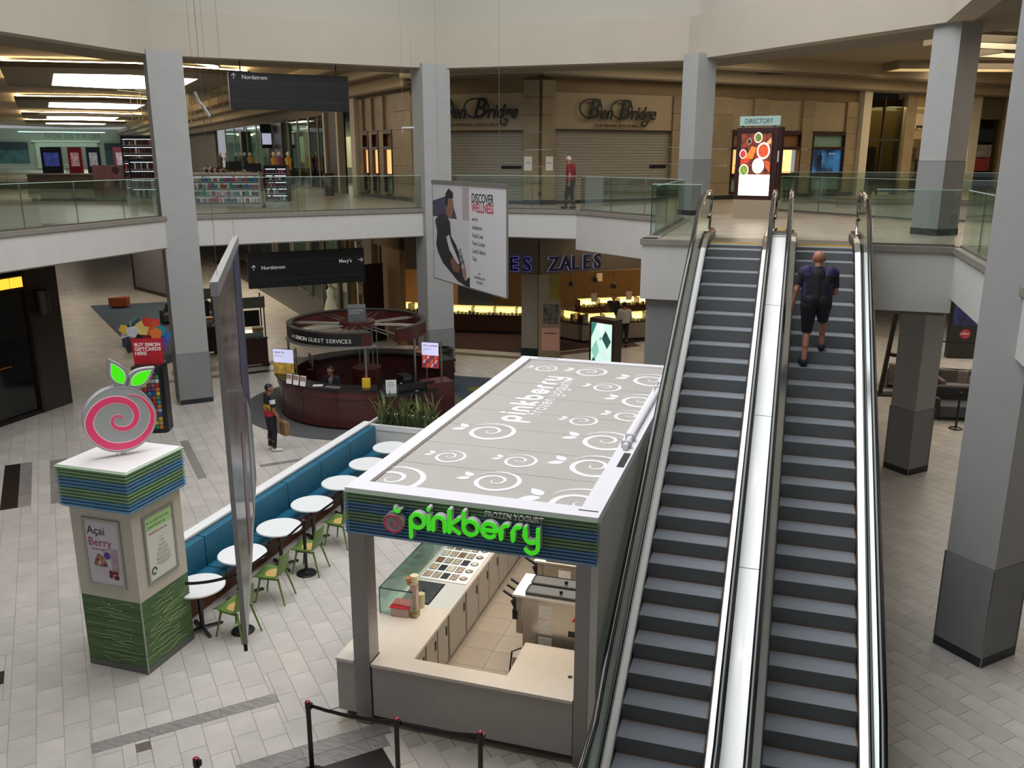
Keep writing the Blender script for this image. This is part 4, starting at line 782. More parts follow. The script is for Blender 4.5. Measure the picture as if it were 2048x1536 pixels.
# ================================================================ black wayfinding signs
def waysign(x, y, z0, h, L, label, zt, items):
    t = thing('wayfinding_sign', label, 'sign', (x, y, z0), 45, 'black hanging direction signs'); B().box(0, L, 0, .16, 0, h, bev=.004).o('cabinet', M('0d0e10', .4), t)
    for z_ in (h*.23, h*.74): B().box(0, L, -.003, 0, z_, z_+.008).o('panel_line', M('3c3d42', .4), t)
    for z_ in (h*.5,): B().box(.5*L, L-.2, -.003, 0, z_, z_+.005).o('panel_line', M('2c2d31', .4), t)
    for x_ in (.35, L-.35): B().cyl((x_, .08, h), (x_, .08, zt-z0), .018).o('hanger_rod', BLACK, t)
    W_ = M('c9c9c9', .5, emit=.15)
    for s, x_, z_, ar in items:
        text(s, .155, W_, t, (x_, -.003, z_), ext=.001, bold=.002)
        ax = x_-.22 if ar == 'up' else x_+.62; b = B()
        if ar == 'up': ribbon(b, [(0, 0), (0, .14)], .018, 0, .002); ribbon(b, [(-.06, .08), (0, .14), (.06, .08)], .018, 0, .002)
        else: ribbon(b, [(0, .06), (.15, .06)], .018, 0, .002); ribbon(b, [(.09, .12), (.15, .06), (.09, 0)], .018, 0, .002)
        b.xf(Matrix.Translation((ax, -.004, z_)) @ Matrix.Rotation(R(90), 4, 'X')).o('arrow', W_, t, weld=False)
    return t
waysign(-15.40, 22.40, 8.28, 1.01, 3.48, 'upper black hanging sign with an arrow and one word on its top line', 9.66, [('Nordstrom', .36, .83, 'up')])
waysign(-15.30, 22.50, 3.12, 1.06, 3.6, 'lower black hanging sign with an up arrow at left and a right arrow at right', 4.5, [('Nordstrom', .38, .56, 'up'), ('Macy\'s', 2.78, .64, 'right')])

# ================================================================ guest services desk
GC = Vector((-11.2, 22.15, 0)); gd = thing('information_desk', 'round dark red wood guest services desk with black counter top', 'desk', tuple(GC))
WD = M('4f1f1b', .35, noise=.25, scale=3, stretch=(1, 1, 4), coat=.25); DK = M('191a1a', .3)
A0, A1 = 185, 395
B().arc((0, 0, 0), 2.42, 2.60, .06, .86, 170, 318, 40).o('desk_front', WD, gd, weld=False); B().arc((0, 0, 0), 2.36, 2.64, .86, 1.07, 170, 300, 34).o('upper_band', M('5a2420', .35, noise=.2, scale=3, coat=.25), gd, weld=False)
B().arc((0, 0, 0), 2.14, 2.70, 1.07, 1.12, 170, 300, 34).o('countertop', DK, gd, weld=False); B().arc((0, 0, 0), 1.95, 2.66, .86, .90, 300, 345, 12).o('low_countertop', DK, gd, weld=False)
B().arc((0, 0, 0), 2.40, 2.52, 0, .06, 170, 345, 40).o('toe_kick', BLACK, gd, weld=False); B().arc((0, 0, 0), 2.1, 2.55, 0, 1.02, 42, 168, 40).o('rear_desk', M('3a1815', .35, noise=.2), gd, weld=False); B().arc((0, 0, 0), 2.0, 2.62, 1.02, 1.07, 42, 168, 40).o('rear_countertop', DK, gd, weld=False)
B().arc((0, 0, 0), 2.42, 2.60, 0, .86, 322, 345, 8).o('desk_front', WD, gd, weld=False)
for a_ in range(180, 322, 24): B().box(2.598, 2.606, -.004, .004, .07, .85).xf(Matrix.Rotation(R(a_), 4, 'Z')).o('panel_joint', M('2c0f0e', .5), gd)
# info panel with the i emblem, and end block
ib = bpy.data.objects.new('end_panel', None); b = B().box(-.55, .55, -.06, .06, .05, 1.12); b.xf(Matrix.Translation((1.98, -1.35, 0)) @ Matrix.Rotation(R(50), 4, 'Z')); b.o('end_panel', DK, gd)
B().box(-.35, .45, -.3, .3, .0, 1.05).xf(Matrix.Translation((2.28, -.75, 0)) @ Matrix.Rotation(R(45), 4, 'Z')).o('end_block', WD, gd)
em = B(); ribbon(em, _arc(0, 0, .17, 0, 360, 28, .25), .016, 0, .003); ribbon(em, [(-.03, .04), (.005, .04), (.005, -.13)], .022, 0, .003); ribbon(em, [(-.04, -.13), (.045, -.13)], .02, 0, .003); em.prism([(.02*math.cos(q*PI/6), .12+.02*math.sin(q*PI/6)) for q in range(12)], 0, .003)
em.xf(Matrix.Translation((1.98, -1.35, .66)) @ Matrix.Rotation(R(50), 4, 'Z') @ Matrix.Translation((0, -.063, 0)) @ Matrix.Rotation(R(90), 4, 'X')).o('i_emblem', M('d5d5d0', .4), gd, weld=False)
# canopy
cn = thing('desk_canopy', 'ring canopy with radiating steel rods above the guest services desk', 'canopy', (-11.38, 21.75, 0)); CR = 1.93; Z0, Z1 = 2.18, 2.52
B().arc((0, 0, 0), CR-.09, CR, Z0, Z1, 222, 308, 26).o('ring_front', WD, cn, weld=False); B().arc((0, 0, 0), CR-.09, CR, Z0, Z1, 330, 578, 60).o('ring_back', M('4f1f1b', .35, noise=.2, scale=3), cn, weld=False)
B().arc((0, 0, 0), CR-.1, CR+.06, Z0-.05, Z0, 216, 312, 26).o('ring_flange', M('8a8c8c', .35, .6), cn, weld=False); B().arc((0, 0, 0), CR+.001, CR+.012, Z0+.02, Z1-.03, 230, 300, 24).o('sign_band', M('131314', .4), cn, weld=False)
B().arc((0, 0, 0), CR-.14, CR+.01, Z1, Z1+.02, 222, 308, 30).arc((0, 0, 0), CR-.14, CR+.01, Z1, Z1+.02, 330, 578, 50).o('ring_cap', M('3c3c3a', .4), cn, weld=False)
for i in range(8):
    a_ = R(10+45*i)
    for d_ in (-.1, .1):
        ox, oy = -math.sin(a_)*d_, math.cos(a_)*d_; B().cyl((.4*math.cos(a_)+ox, .4*math.sin(a_)+oy, Z1-.1), ((CR-.05)*math.cos(a_)+ox, (CR-.05)*math.sin(a_)+oy, Z1-.1), .021, seg=8).o('steel_rod', M('b9b4ae', .25, .9), cn)
B().cyl((0, 0, Z1-.17), (0, 0, Z1-.0), .5, seg=28).o('hub', WD, cn, smooth=True); cb = B().box(-.25, .25, -.25, .25, Z1, Z1+.42, bev=.01).xf(Matrix.Rotation(R(28), 4, 'Z')).o('hub_cube', M('5f6264', .4, noise=.05), cn)
for a_ in (28, 118-180): 
    tt = text('CUSTOMER\nSERVICE', .075, M('b9bcbc', .5), cb, (0, 0, 0), rot=(90, 0, a_), ext=.001); v = Matrix.Rotation(R(a_), 4, 'Z') @ Vector((-.2, -.253, Z1+.3)); tt.location = v
for a_, z0 in ((212, 1.1), (303, 1.1), (350, .9), (20, .9), (110, 1.05)): B().cyl(((CR-.02)*math.cos(R(a_)), (CR-.02)*math.sin(R(a_)), .0), ((CR-.02)*math.cos(R(a_)), (CR-.02)*math.sin(R(a_)), Z0), .032, seg=12).o('support_post', M('8f8d88', .3, .8), cn, smooth=True)
for i in range(5): B().cyl((-.1+.14*i, .25, 1.15), (-.1+.14*i, .25, Z0+.2), .02, seg=8).o('hub_tube', M('8f8d88', .3, .8), cn)
B().cyl((.15, .2, 0), (.15, .2, 1.15), .42, seg=24).o('core_cabinet', M('3f1916', .4), cn)
s_ = 'SIMON GUEST SERVICES'; wd = {'I': .045, ' ': .055, 'M': .12, 'G': .112, 'O': .115, 'N': .108, 'U': .105}; tot = sum(wd.get(c, .092) for c in s_); a_ = -tot/2
for c in s_:
    cw = wd.get(c, .092); mid = a_+cw/2; ang = math.radians(266.5)+mid/CR
    if c != ' ': text(c, .15, M('d5d2cc', .5, emit=.1), cn, ((CR+.014)*math.cos(ang), (CR+.014)*math.sin(ang), Z0+.09), rot=(90, 0, math.degrees(ang)+90), ext=.002, align='CENTER', bold=.003 if a_ < -tot/2+.45 else 0, sx=1.05)
    a_ += cw
ang = math.radians(266.5)-tot/2/CR-.06; b = B(); ribbon(b, _arc(-.04, 0, .035, 0, 360, 16), .014, 0, .003); ribbon(b, _arc(.04, 0, .035, 0, 360, 16), .014, 0, .003); b.xf(Matrix.Translation(((CR+.014)*math.cos(ang), (CR+.014)*math.sin(ang), Z0+.14)) @ Matrix.Rotation(ang+PI/2, 4, 'Z') @ Matrix.Rotation(R(90), 4, 'X')).o('emblem', M('d5d2cc', .5), cn, weld=False)
# things on the desk
def at(a, r, z): return (GC.x+r*math.cos(R(a)), GC.y+r*math.sin(R(a)), z)
for i, a_ in enumerate((203, 208.5, 214)):
    t = thing('brochure_stand', '%s of three framed leaflets on the left of the desk counter' % ('left', 'middle', 'right')[i], 'leaflet', (-12.36+.24*i, 19.62-.06*i, 1.12), -12, 'framed leaflets on the desk'); B().box(-.11, .11, -.006, .006, 0, .3).xf(Matrix.Rotation(R(-12), 4, 'X')).o('frame', BLACK, t); B().box(-.095, .095, -.009, -.006, .015, .285).xf(Matrix.Rotation(R(-12), 4, 'X')).o('page', M('e6e0e0', .5, emit=.15), t); B().box(-.08, .08, -.011, -.009, .14, .26).xf(Matrix.Rotation(R(-12), 4, 'X')).o('picture', M('8a4a4a', .6, noise=.7, scale=20, h2='c9b0a0'), t)
t = thing('paper_sheet', 'white paper lying on the counter before the seated woman', 'paper', (-11.55, 19.72, 1.122), 25); B().box(-.13, .13, -.09, .09, 0, .01).o('sheets', M('d9d9d6', .6), t)
t = thing('keyboard', 'grey keyboard on the counter in front of the seated woman', 'keyboard', (-11.08, 19.66, 1.122), 0); B().box(-.2, .2, -.07, .07, 0, .02, bev=.004).o('case', M('8f9294', .5), t); B().box(-.19, .19, -.06, .06, .02, .026).o('keys', M('5f6264', .5), t)
t = thing('gift_bag', 'small yellow paper bag standing on the desk counter', 'bag', (-10.25, 19.95, 1.12), 10); B().box(-.1, .1, -.05, .05, 0, .24).o('body', M('e0b82c', .5, emit=.05), t); B().tube([(-.04, 0, .24), (-.03, 0, .31), (.03, 0, .31), (.04, 0, .24)], .006, 6).o('handle', M('b5622a', .5), t)
t = thing('sign_holder', 'white framed notice on the low end of the desk', 'notice', (-9.72, 20.32, .90), 25); B().box(-.14, .14, -.006, .006, 0, .36).xf(Matrix.Rotation(R(-10), 4, 'X')).o('page', M('dedede', .5), t); b = B()
for i in range(5): b.box(-.09, .09-.02*(i % 2), -.0085, -.006, .3-.03*i, .306-.03*i)
b.xf(Matrix.Rotation(R(-10), 4, 'X')).o('printed_lines', M('55585c', .5), t)
t = thing('sanitizer_bottle', 'clear pump bottle beside the white notice', 'bottle', (-9.55, 20.62, .9)); B().cyl((0, 0, 0), (0, 0, .16), .035).o('bottle', M('b9c4c4', .2, alpha=.7), t, smooth=True); B().cyl((0, 0, .16), (0, 0, .22), .012).o('pump', M('dcdcdc', .4), t); B().box(-.04, .01, -.01, .01, .21, .225).o('nozzle', M('dcdcdc', .4), t)
t = thing('desk_lamp_ball', 'small round white light on the desk corner', 'light', (-10.16, 19.82, .86)); B().sph((0, 0, .06), .06).o('globe', M('e6d8d0', .4, emit=.3), t, smooth=True)
t = thing('monitor', 'flat monitor seen from behind at the left of the desk', 'monitor', at(195, 1.75, 1.0), 130); B().box(-.26, .26, -.02, .02, .12, .46, bev=.006).o('screen', M('55585a', .4), t); B().cyl((0, .03, 0), (0, .03, .2), .02).o('stand', BLACK, t); B().box(-.1, .1, -.05, .1, 0, .012).o('foot', BLACK, t)
t = thing('office_chair', 'black office chair with striped back behind the desk', 'chair', (GC.x+.9, GC.y-.9, 0), 20); B().box(-.22, .22, -.22, .22, .48, .54, bev=.02).o('seat', BLACK, t); b = B()
for i in range(4): b.box(-.2, .2, .2, .22, .68+.08*i, .71+.08*i)
b.box(-.22, -.2, .2, .22, .54, 1.0); b.box(.2, .22, .2, .22, .54, 1.0); b.o('backrest', M('6a6c6c', .3, .8), t); B().cyl((0, 0, .08), (0, 0, .48), .03).o('gas_lift', BLACK, t)
for q in range(5): B().bar((0, 0, .08), (.28*math.cos(R(72*q)), .28*math.sin(R(72*q)), .04), .04).o('foot', BLACK, t)
t = thing('computer_case', 'black computer case on the desk beside the i emblem', 'computer', at(322, 2.05, .9), 50); B().box(-.13, .13, -.2, .2, 0, .4, bev=.01).o('case', M('1b1c1f', .3), t); B().box(-.1, .1, -.204, -.2, .3, .34).o('slot', M('4a4c50', .3), t)
t = thing('bread_loaf', 'small orange-brown basket on the rear counter', 'basket', at(75, 2.3, 1.07)); B().sph((0, 0, .03), .1, 1.6, 1, .5).o('basket', M('b07a4a', .6, noise=.3, scale=30), t, smooth=True)
def adpanel(loc, rz, label, top, bot, words_, w=.62, h=1.0, zb=1.25):
    t = thing('poster_stand', label, 'poster', loc, rz, 'posters beside the guest services desk'); B().cyl((w+.06, 0, 0), (w+.06, 0, zb+h+.05), .028).o('pole', M('8d7f66', .3, .7), t, smooth=True); B().box(w-.1, w+.22, -.16, .16, 0, .02).o('foot', M('55554f', .4), t)
    B().box(0, w, -.015, .015, zb, zb+h).o('panel', BLACK, t); B().box(.01, w-.01, -.019, -.015, zb+h*.5, zb+h-.01).o('printed_top', top, t); B().box(.01, w-.01, -.019, -.015, zb+.01, zb+h*.5).o('printed_picture', bot, t)
    text(words_[0], .075, M('7a3048', .5), t, (.06, -.021, zb+h*.83), ext=.0005, bold=.001); text(words_[1], .045, M('55508a', .5), t, (.06, -.021, zb+h*.72), ext=.0005); return t
adpanel((-13.42, 20.6, 0), 0, 'lit poster with yellow food picture left of the guest services desk', M('c9c9ea', .4, emit=.75), M('b99a3c', .5, noise=.9, scale=7, h2='8a6a3a', emit=.4), ('SHOP TIP', 'gift cards here'), w=.66, h=.78, zb=1.05)
adpanel((-9.5, 21.9, 0), 0, 'lit poster with red and blue stripes right of the guest services desk', M('c9c9ea', .4, emit=.75), M('c04038', .5, emit=.3), ("IT'S A WRAP", 'weekend sale'), w=.52, h=.74, zb=1.26)
p0 = Matrix.Translation((-9.35, 21.9, 0)) @ Matrix.Rotation(R(16), 4, 'Z')
ps = [o for o in COL.objects if o.name.startswith('poster_stand')][-1]; cs = [M('2a4a9a', .5, emit=.3), M('d97a3a', .5, emit=.3), M('c9c4d8', .5, emit=.3)]
b = [B(), B(), B()]
for i in range(4):
    for j in range(3): x_, z_ = .03+.115*i, 1.29+.115*j; b[(i+2*j) % 3].prism([(x_, z_), (x_+.05, z_), (x_+.1, z_+.1), (x_+.05, z_+.1)], 0, .002)
for q, bb in enumerate(b): bb.xf(Matrix.Translation((0, -.0195, 0)) @ Matrix.Rotation(R(90), 4, 'X')).o('printed_stripes', cs[q], ps, weld=False)
# carpets around the desk
b = B(); b.prism([(3.75*math.cos(R(a)), 3.45*math.sin(R(a))) for a in range(150, 300, 6)]+[(2.3, -1.2), (2.4, 2.8), (-1, 3.2)], .001, .012); cp = b.xf(Matrix.Translation(GC)).o('carpet', M('5d5c5c', .9, noise=.35, scale=5, stretch=(1, 6, 1)), None); tag(cp, 'rounded grey plank-pattern carpet under the guest services desk', 'carpet')
tag(B().prism([(-8.9, 19.9), (-6.3, 19.9), (-6.3, 26.1), (-10.9, 25.9), (-8.6, 23.0)], .001, .013).o('carpet', M('454442', .9, noise=.45, scale=4, stretch=(1, 5, 1), h2='2f4a5c'), None), 'dark patterned carpet behind the kiosk roof, with blue and olive pieces', 'carpet')
for i, (x_, y_, c_) in enumerate(((-8.4, 21.6, '2f5a78'), (-8.7, 22.8, '6a6a2c'), (-8.2, 20.6, '2f5a78'), (-8.9, 24.2, '6a6a2c'))): tag(B().prism([(x_, y_), (x_+.7, y_+.5), (x_+.4, y_+.9), (x_-.3, y_+.4)], .013, .016).o('carpet_inlay', M(c_, .9, noise=.2, scale=9), None), ['first (nearest) blue piece in the dark carpet', 'near olive piece in the dark carpet', 'blue piece in the dark carpet closest to the kiosk', 'far olive piece in the dark carpet'][i], 'carpet', 'coloured carpet pieces')
t = thing('trash_bin', 'round dark steel bin at the foot of the column behind the desk', 'bin', (-10.30, 25.45, 0)); B().cyl((0, 0, .04), (0, 0, .95), .34, seg=28).o('body', M('4a4742', .3, .8), t, smooth=True); B().lathe([(.34, .95), (.36, .97), (.34, 1.02), (.2, 1.05), (.19, .98)], seg=28).o('lid', M('2b2a28', .3, .6), t, smooth=True); B().cyl((0, 0, 0), (0, 0, .04), .36, seg=28).o('base', BLACK, t)
# white paper signs standing behind the kiosk
for i, (x_, y_, z_) in enumerate(((-5.6, 15.4, 0), (-6.2, 14.7, 0), (-6.6, 14.0, 0), (-6.9, 13.4, 0))): pass

# ================================================================ gift card display
gt = thing('gift_card_display', 'black gift card rack topped with a red Buy Giftcards Here bag board', 'display', (-15.1, 18.0, 0), 24)
B().box(-.7, .0, 0, .55, 0, 1.72).o('rack_body', M('15161a', .4), gt); B().box(-.7, 0, .0, .75, 1.72, 1.78).o('top_shelf', M('222427', .4), gt); B().prism([(-.0, 0), (.05, .1), (.05, .55), (0, .6)], 0, 1.72).o('side_wing', M('15161a', .4), gt)
rg = random.Random(11); cc = ['a03030', '2a4a8a', 'd9d5d0', '3a8a5a', 'c9772c', '2a8aa0', 'b9a070', '6a3a6a', 'd0b02c', '4a4a4a', 'b04a4a', '8ab0c9']; protos = {}
for i in range(6):
    for j in range(13):
        c_ = cc[rg.randrange(12)] if j < 11 else cc[(3*i+j) % 12]; x_, z_ = -.66+.105*i, .12+.112*j
        if c_ in protos: q = protos[c_].copy(); COL.objects.link(q)
        else: q = protos[c_] = B().box(0, .088, -.014, 0, 0, .095).o('gift_card', M(c_, .4, noise=.3, scale=22), gt)
        q.location = (x_, -.002, z_)
text('GIFT CARDS / SHOPPING', .05, M('9a9ea0', .5), gt, (-.66, -.004, 1.6), ext=.001)
B().prism([(-.70, 1.78), (.02, 1.78), (.05, 2.45), (-.73, 2.45)], 0, .02).xf(Matrix.Translation((0, .35, 0)) @ Matrix.Rotation(R(90), 4, 'X')).o('red_bag_board', M('c0202c', .45), gt)
for i, s_ in enumerate(('BUY SIMON', 'GIFTCARDS', 'HERE')): text(s_, .125, M('f2ecec', .5), gt, (-.66, .328, 2.25-.115*i), ext=.001, bold=.004)
rgc = random.Random(4); tissue = [('d9c070', -.42, 2.78, .2), ('e8dca0', -.35, 2.72, .22), ('d05030', -.2, 2.75, .22), ('e07a30', -.14, 2.62, .16), ('c93a2c', -.3, 2.92, .14), ('d0402c', -.12, 2.9, .13), ('d9d5d8', -.72, 2.6, .2), ('c9c9d0', -.62, 2.68, .16), ('2a8a9a', -.02, 2.68, .17), ('3a6ab0', .06, 2.55, .15), ('4a4ab0', .02, 2.4, .14), ('2f3540', -.78, 2.4, .16), ('20242c', -.72, 2.25, .14), ('7a3a8a', .0, 2.25, .1), ('d9b040', -.8, 2.75, .12), ('b02c3c', -.35, 2.56, .14)]
for c_, x_, z_, r_ in tissue:
    b = B(); n0 = rgc.uniform(0, 6); pts = [(x_*1.15+.05+1.15*r_*rgc.uniform(.75, 1.05)*math.cos(n0+k_*PI/2.5), z_-.05+1.15*r_*rgc.uniform(.75, 1.05)*math.sin(n0+k_*PI/2.5)) for k_ in range(5)]; b.prism(pts, 0, .012); b.xf(Matrix.Translation((0, .36+rgc.uniform(0, .09), 0)) @ Matrix.Rotation(R(90), 4, 'X')).o('tissue_paper', M(c_, .5, noise=.15, scale=9), gt)
B().tube([(-.68, .4, 1.75), (-.72, .42, 2.9)], .012, 6).o('stand_rod', M('c9c9c6', .3, .7), gt); B().tube([(-.02, .4, 1.75), (-.04, .42, 2.9)], .012, 6).o('stand_rod', M('c9c9c6', .3, .7), gt)

# ================================================================ carts and lounge on the ground floor left
def cart(loc, rz, label, L=1.5):
    t = thing('retail_cart', label, 'cart', loc, rz, 'dark wood retail carts'); B().box(0, L, 0, .8, .12, 1.0, bev=.01).o('body', M('3a1a16', .4, noise=.2), t); B().box(-.03, L+.03, -.03, .83, 1.0, 1.05).o('top', M('4a4a46', .35), t); B().box(.1, L-.1, .1, .7, 1.05, 1.2).o('display_case', M('8a9490', .2), t)
    for x_, y_ in ((.04, .04), (L-.04, .04), (.04, .76), (L-.04, .76)): B().box(x_-.02, x_+.02, y_-.02, y_+.02, 1.05, 2.45).o('post', M('6a5c4c', .4, .5), t); B().cyl((x_, y_-.02, .08), (x_, y_+.02, .08), .08).o('wheel', BLACK, t)
    B().box(.0, L, 0, .02, 2.05, 2.42).o('header_panel', M('77756f', .5), t); B().box(0, .02, 0, .8, 2.05, 2.42).o('header_side', M('77756f', .5), t); B().box(L*.55, L*.55+.5, .2, .24, 1.4, 1.95).o('mounted_frame', BLACK, t); B().box(L*.75, L-.05, .35, .7, 1.2, 1.3).o('tan_box', M('b9946a', .6), t)
    return t
cart((-17.75, 24.25, 0), 42, 'nearer dark wood cart right of the grey banner'); cart((-20.6, 25.4, 0), 40, 'dark wood cart seen between the column and the grey banner')
t = thing('ottoman', 'orange leather wedge ottoman on the lounge carpet', 'ottoman', (-30.35, 33.2, 0), 25); B().prism([(0, 0), (.8, .1), (.85, .45), (.5, .6)], .08, .5).o('seat', M('a0512c', .45), t); B().prism([(.1, .08), (.72, .15), (.76, .4), (.5, .5)], 0, .08).o('base', BLACK, t)
tag(B().prism([(-31.8, 33.6), (-20.6, 24.1), (-19.6, 26.0), (-27.5, 36.8)], .001, .012).o('carpet', M('4b4d4b', .9, noise=.4, scale=2.5, stretch=(1, 5, 1), h2='2c4f66'), None), 'large grey and blue lounge carpet left of the first column', 'carpet')
tag(B().prism([(-29.2, 35.6), (-28.3, 34.9), (-25.4, 29.8), (-24.6, 33.4)], .012, .015).o('carpet_inlay', M('35506e', .9, noise=.3, scale=3), None), 'blue triangle in the lounge carpet', 'carpet')
def sofa(loc, rz, L, label, col='55606a', seat='a39a92', grp='curved lounge sofas'):
    t = thing('sofa', label, 'sofa', loc, rz, grp); B().box(0, L, 0, .85, .1, .42, bev=.04).o('seat', M(seat, .8, noise=.1), t); B().box(0, L, .7, .95, .3, .8, bev=.05).o('backrest', M(col, .8, noise=.1), t); B().box(-.14, .0, 0, .95, .1, .62, bev=.04).o('armrest', M(col, .8), t); B().box(L, L+.14, 0, .95, .1, .62, bev=.04).o('armrest', M(col, .8), t)
    for x_ in (.05, L-.05): B().box(x_-.03, x_+.03, .1, .16, 0, .1).o('foot', BLACK, t); B().box(x_-.03, x_+.03, .75, .81, 0, .1).o('foot', BLACK, t)
    return t
sofa((-25.2, 30.6, 0), 30, 2.4, 'dark curved sofa on the lounge carpet, cut by the first column', '3a3c3c', '55585a'); sofa((-22.9, 27.0, 0), 120, 2.0, 'teal lounge sofa behind the gift card tissue paper', '2a5f6a', '3f6a6c')
t = thing('side_cabinet', 'small dark grey cabinet behind the lounge', 'cabinet', (-27.2, 34.9, 0), -45); B().box(0, 1.2, 0, .7, .06, .9).o('body', M('4d504f', .5), t); B().box(.05, .58, -.02, 0, .1, .86).o('door', M('434645', .5), t); B().box(.62, 1.15, -.02, 0, .1, .86).o('door', M('434645', .5), t); B().box(.02, 1.18, .02, .68, 0, .06).o('plinth', BLACK, t)
# lounge and stanchions at the right, under the gallery
sofa((4.75, 27.35, 0), 8, 2.6, 'grey sofa behind the near belt post, right of the dark column', '5f564f', '8a8284', 'grey lounge sofas'); sofa((4.3, 25.2, 0), 8, 2.6, 'dark grey sofa nearest the camera at the lower right', '3c3b39', '55585a', 'grey lounge sofas')
t = sofa((5.6, 29.0, 0), 170, 2.2, 'patterned grey armchair behind the sofas, half hidden by the column', '8a7f7c', '9a9090', 'grey lounge sofas')
t = thing('coffee_table', 'low round tan wood table behind the dark sofa', 'table', (6.9, 27.0, 0)); B().cyl((0, 0, .38), (0, 0, .43), .45, seg=28).o('tabletop', M('c0a684', .45), t, smooth=True); B().cyl((0, 0, .0), (0, 0, .38), .3, seg=20).o('drum', M('4a3a2c', .6), t)
for x_, y_, l_ in ((4.62, 24.55, 'near black belt post before the grey sofas'), (6.3, 31.8, 'far black belt post behind the grey sofas'), (3.3, 24.2, 'belt post hidden behind the dark column'), (8.3, 31.5, 'belt post behind the right column')): queue_post(x_, y_, l_, 1.0, False, 'black belt posts of the seating area')
belt((3.3, 24.2), (4.62, 24.55), 'belt from the dark column to the near post of the seating area'); belt((4.62, 24.55), (7.2, 24.4), 'belt from the near post to the right, before the sofas'); belt((4.4, 32.2), (6.3, 31.8), 'belt left of the far post'); belt((6.3, 31.8), (8.3, 31.5), 'belt right of the far post')
# black steel trestle frame
t = thing('steel_frame', 'black A-shaped steel frame behind the escalator, left of the dark column', 'frame', (3.0, 27.6, 0), 12)
for p, q in (((0, 0, 0), (.35, 0, 3.9)), ((.9, 0, 0), (.45, 0, 3.9)), ((1.0, .1, .0), (1.55, 0, 3.9)), ((.2, 0, 1.25), (.95, 0, 1.15))): B().bar(p, q, .12, .1).o('beam', M('1f1714', .5), t)
B().bar((-.6, 0, 3.95), (2.6, 0, 3.95), .14, .16).o('top_beam', M('1f1714', .5), t); B().box(-.15, 1.2, -.2, .2, 0, .06).o('foot_plate', M('2a2a28', .5), t)
t = thing('tan_box', 'brown carton with a paper on top beside the black steel frame', 'box', (3.75, 26.9, 0), 15); B().box(-.25, .25, -.25, .25, 0, .5).o('carton', M('7a5a44', .7), t); B().box(-.2, .2, -.2, .2, .5, .56).o('paper', M('d9cfc4', .6), t)
t = thing('vending_panel', 'tall dark advertising panel with blue top and red logo behind the seating area', 'sign', (5.75, 33.6, 0), 10); B().box(0, 1.1, 0, .35, 0, 2.6).o('cabinet', M('26241f', .5), t); B().box(.05, 1.05, -.01, 0, 1.2, 2.55).o('blue_picture', M('2b3566', .5, noise=.6, scale=4, h2='1c1a2c', emit=.15), t); B().cyl((.5, -.012, .9), (.5, 0, .9), .17, seg=20).o('red_logo', M('b0343c', .5), t); text('coffee', .13, M('e8d8d8', .5), t, (.3, -.016, .87), ext=.001)
t = thing('floor_sign', 'thin grey sign on a flat base at the far right of the ground floor', 'sign', (8.1, 37.4, 0)); B().box(-.5, .5, -.3, .3, 0, .05).o('base', M('5f5a55', .5), t); B().box(-.03, .03, -.02, .02, .05, 1.5).o('pole', M('55504c', .5), t)
# illuminated advertising stand near the jewellery shop
t = thing('advertising_stand', 'dark advertising stand with glowing green and white picture behind the kiosk roof', 'sign', (-5.72, 26.35, 0), -24)
B().box(0, .95, 0, .42, 0, 2.12, bev=.02).o('cabinet', M('2c1b18', .4), t); sc = B().box(.09, .86, -.012, 0, .72, 1.98).o('screen', M('bfe0d4', .3, emit=.9), t)
for pts, c_ in (([(.09, 1.5), (.3, 1.98), (.09, 1.98)], '3f7a72'), ([(.3, 1.98), (.5, 1.98), (.62, 1.72), (.46, 1.6)], 'e6f2ec'), ([(.5, 1.5), (.62, 1.78), (.84, 1.45), (.7, 1.2)], '2c4f4a'), ([(.09, 1.1), (.3, 1.45), (.4, 1.1), (.25, .8)], '8cc4b8'), ([(.4, 1.05), (.6, 1.25), (.8, .95), (.6, .8)], 'cfe8e0'), ([(.09, .72), (.3, .72), (.2, .9)], '2c4f4a')):
    B().prism(pts, 0, .002).xf(Matrix.Translation((0, -.0125, 0)) @ Matrix.Rotation(R(90), 4, 'X')).o('printed_shape', M(c_, .4, emit=.7), sc)
text('gift guide', .1, M('22403c', .5), t, (.42, -.016, 1.45), ext=.001, rot=(90, -35, 0)); B().box(.09, .86, -.012, 0, .2, .66).o('lower_panel', M('23201f', .4), t); text('find the right gift', .06, M('a9c9c0', .5, emit=.3), t, (.12, -.014, .55), ext=.001)
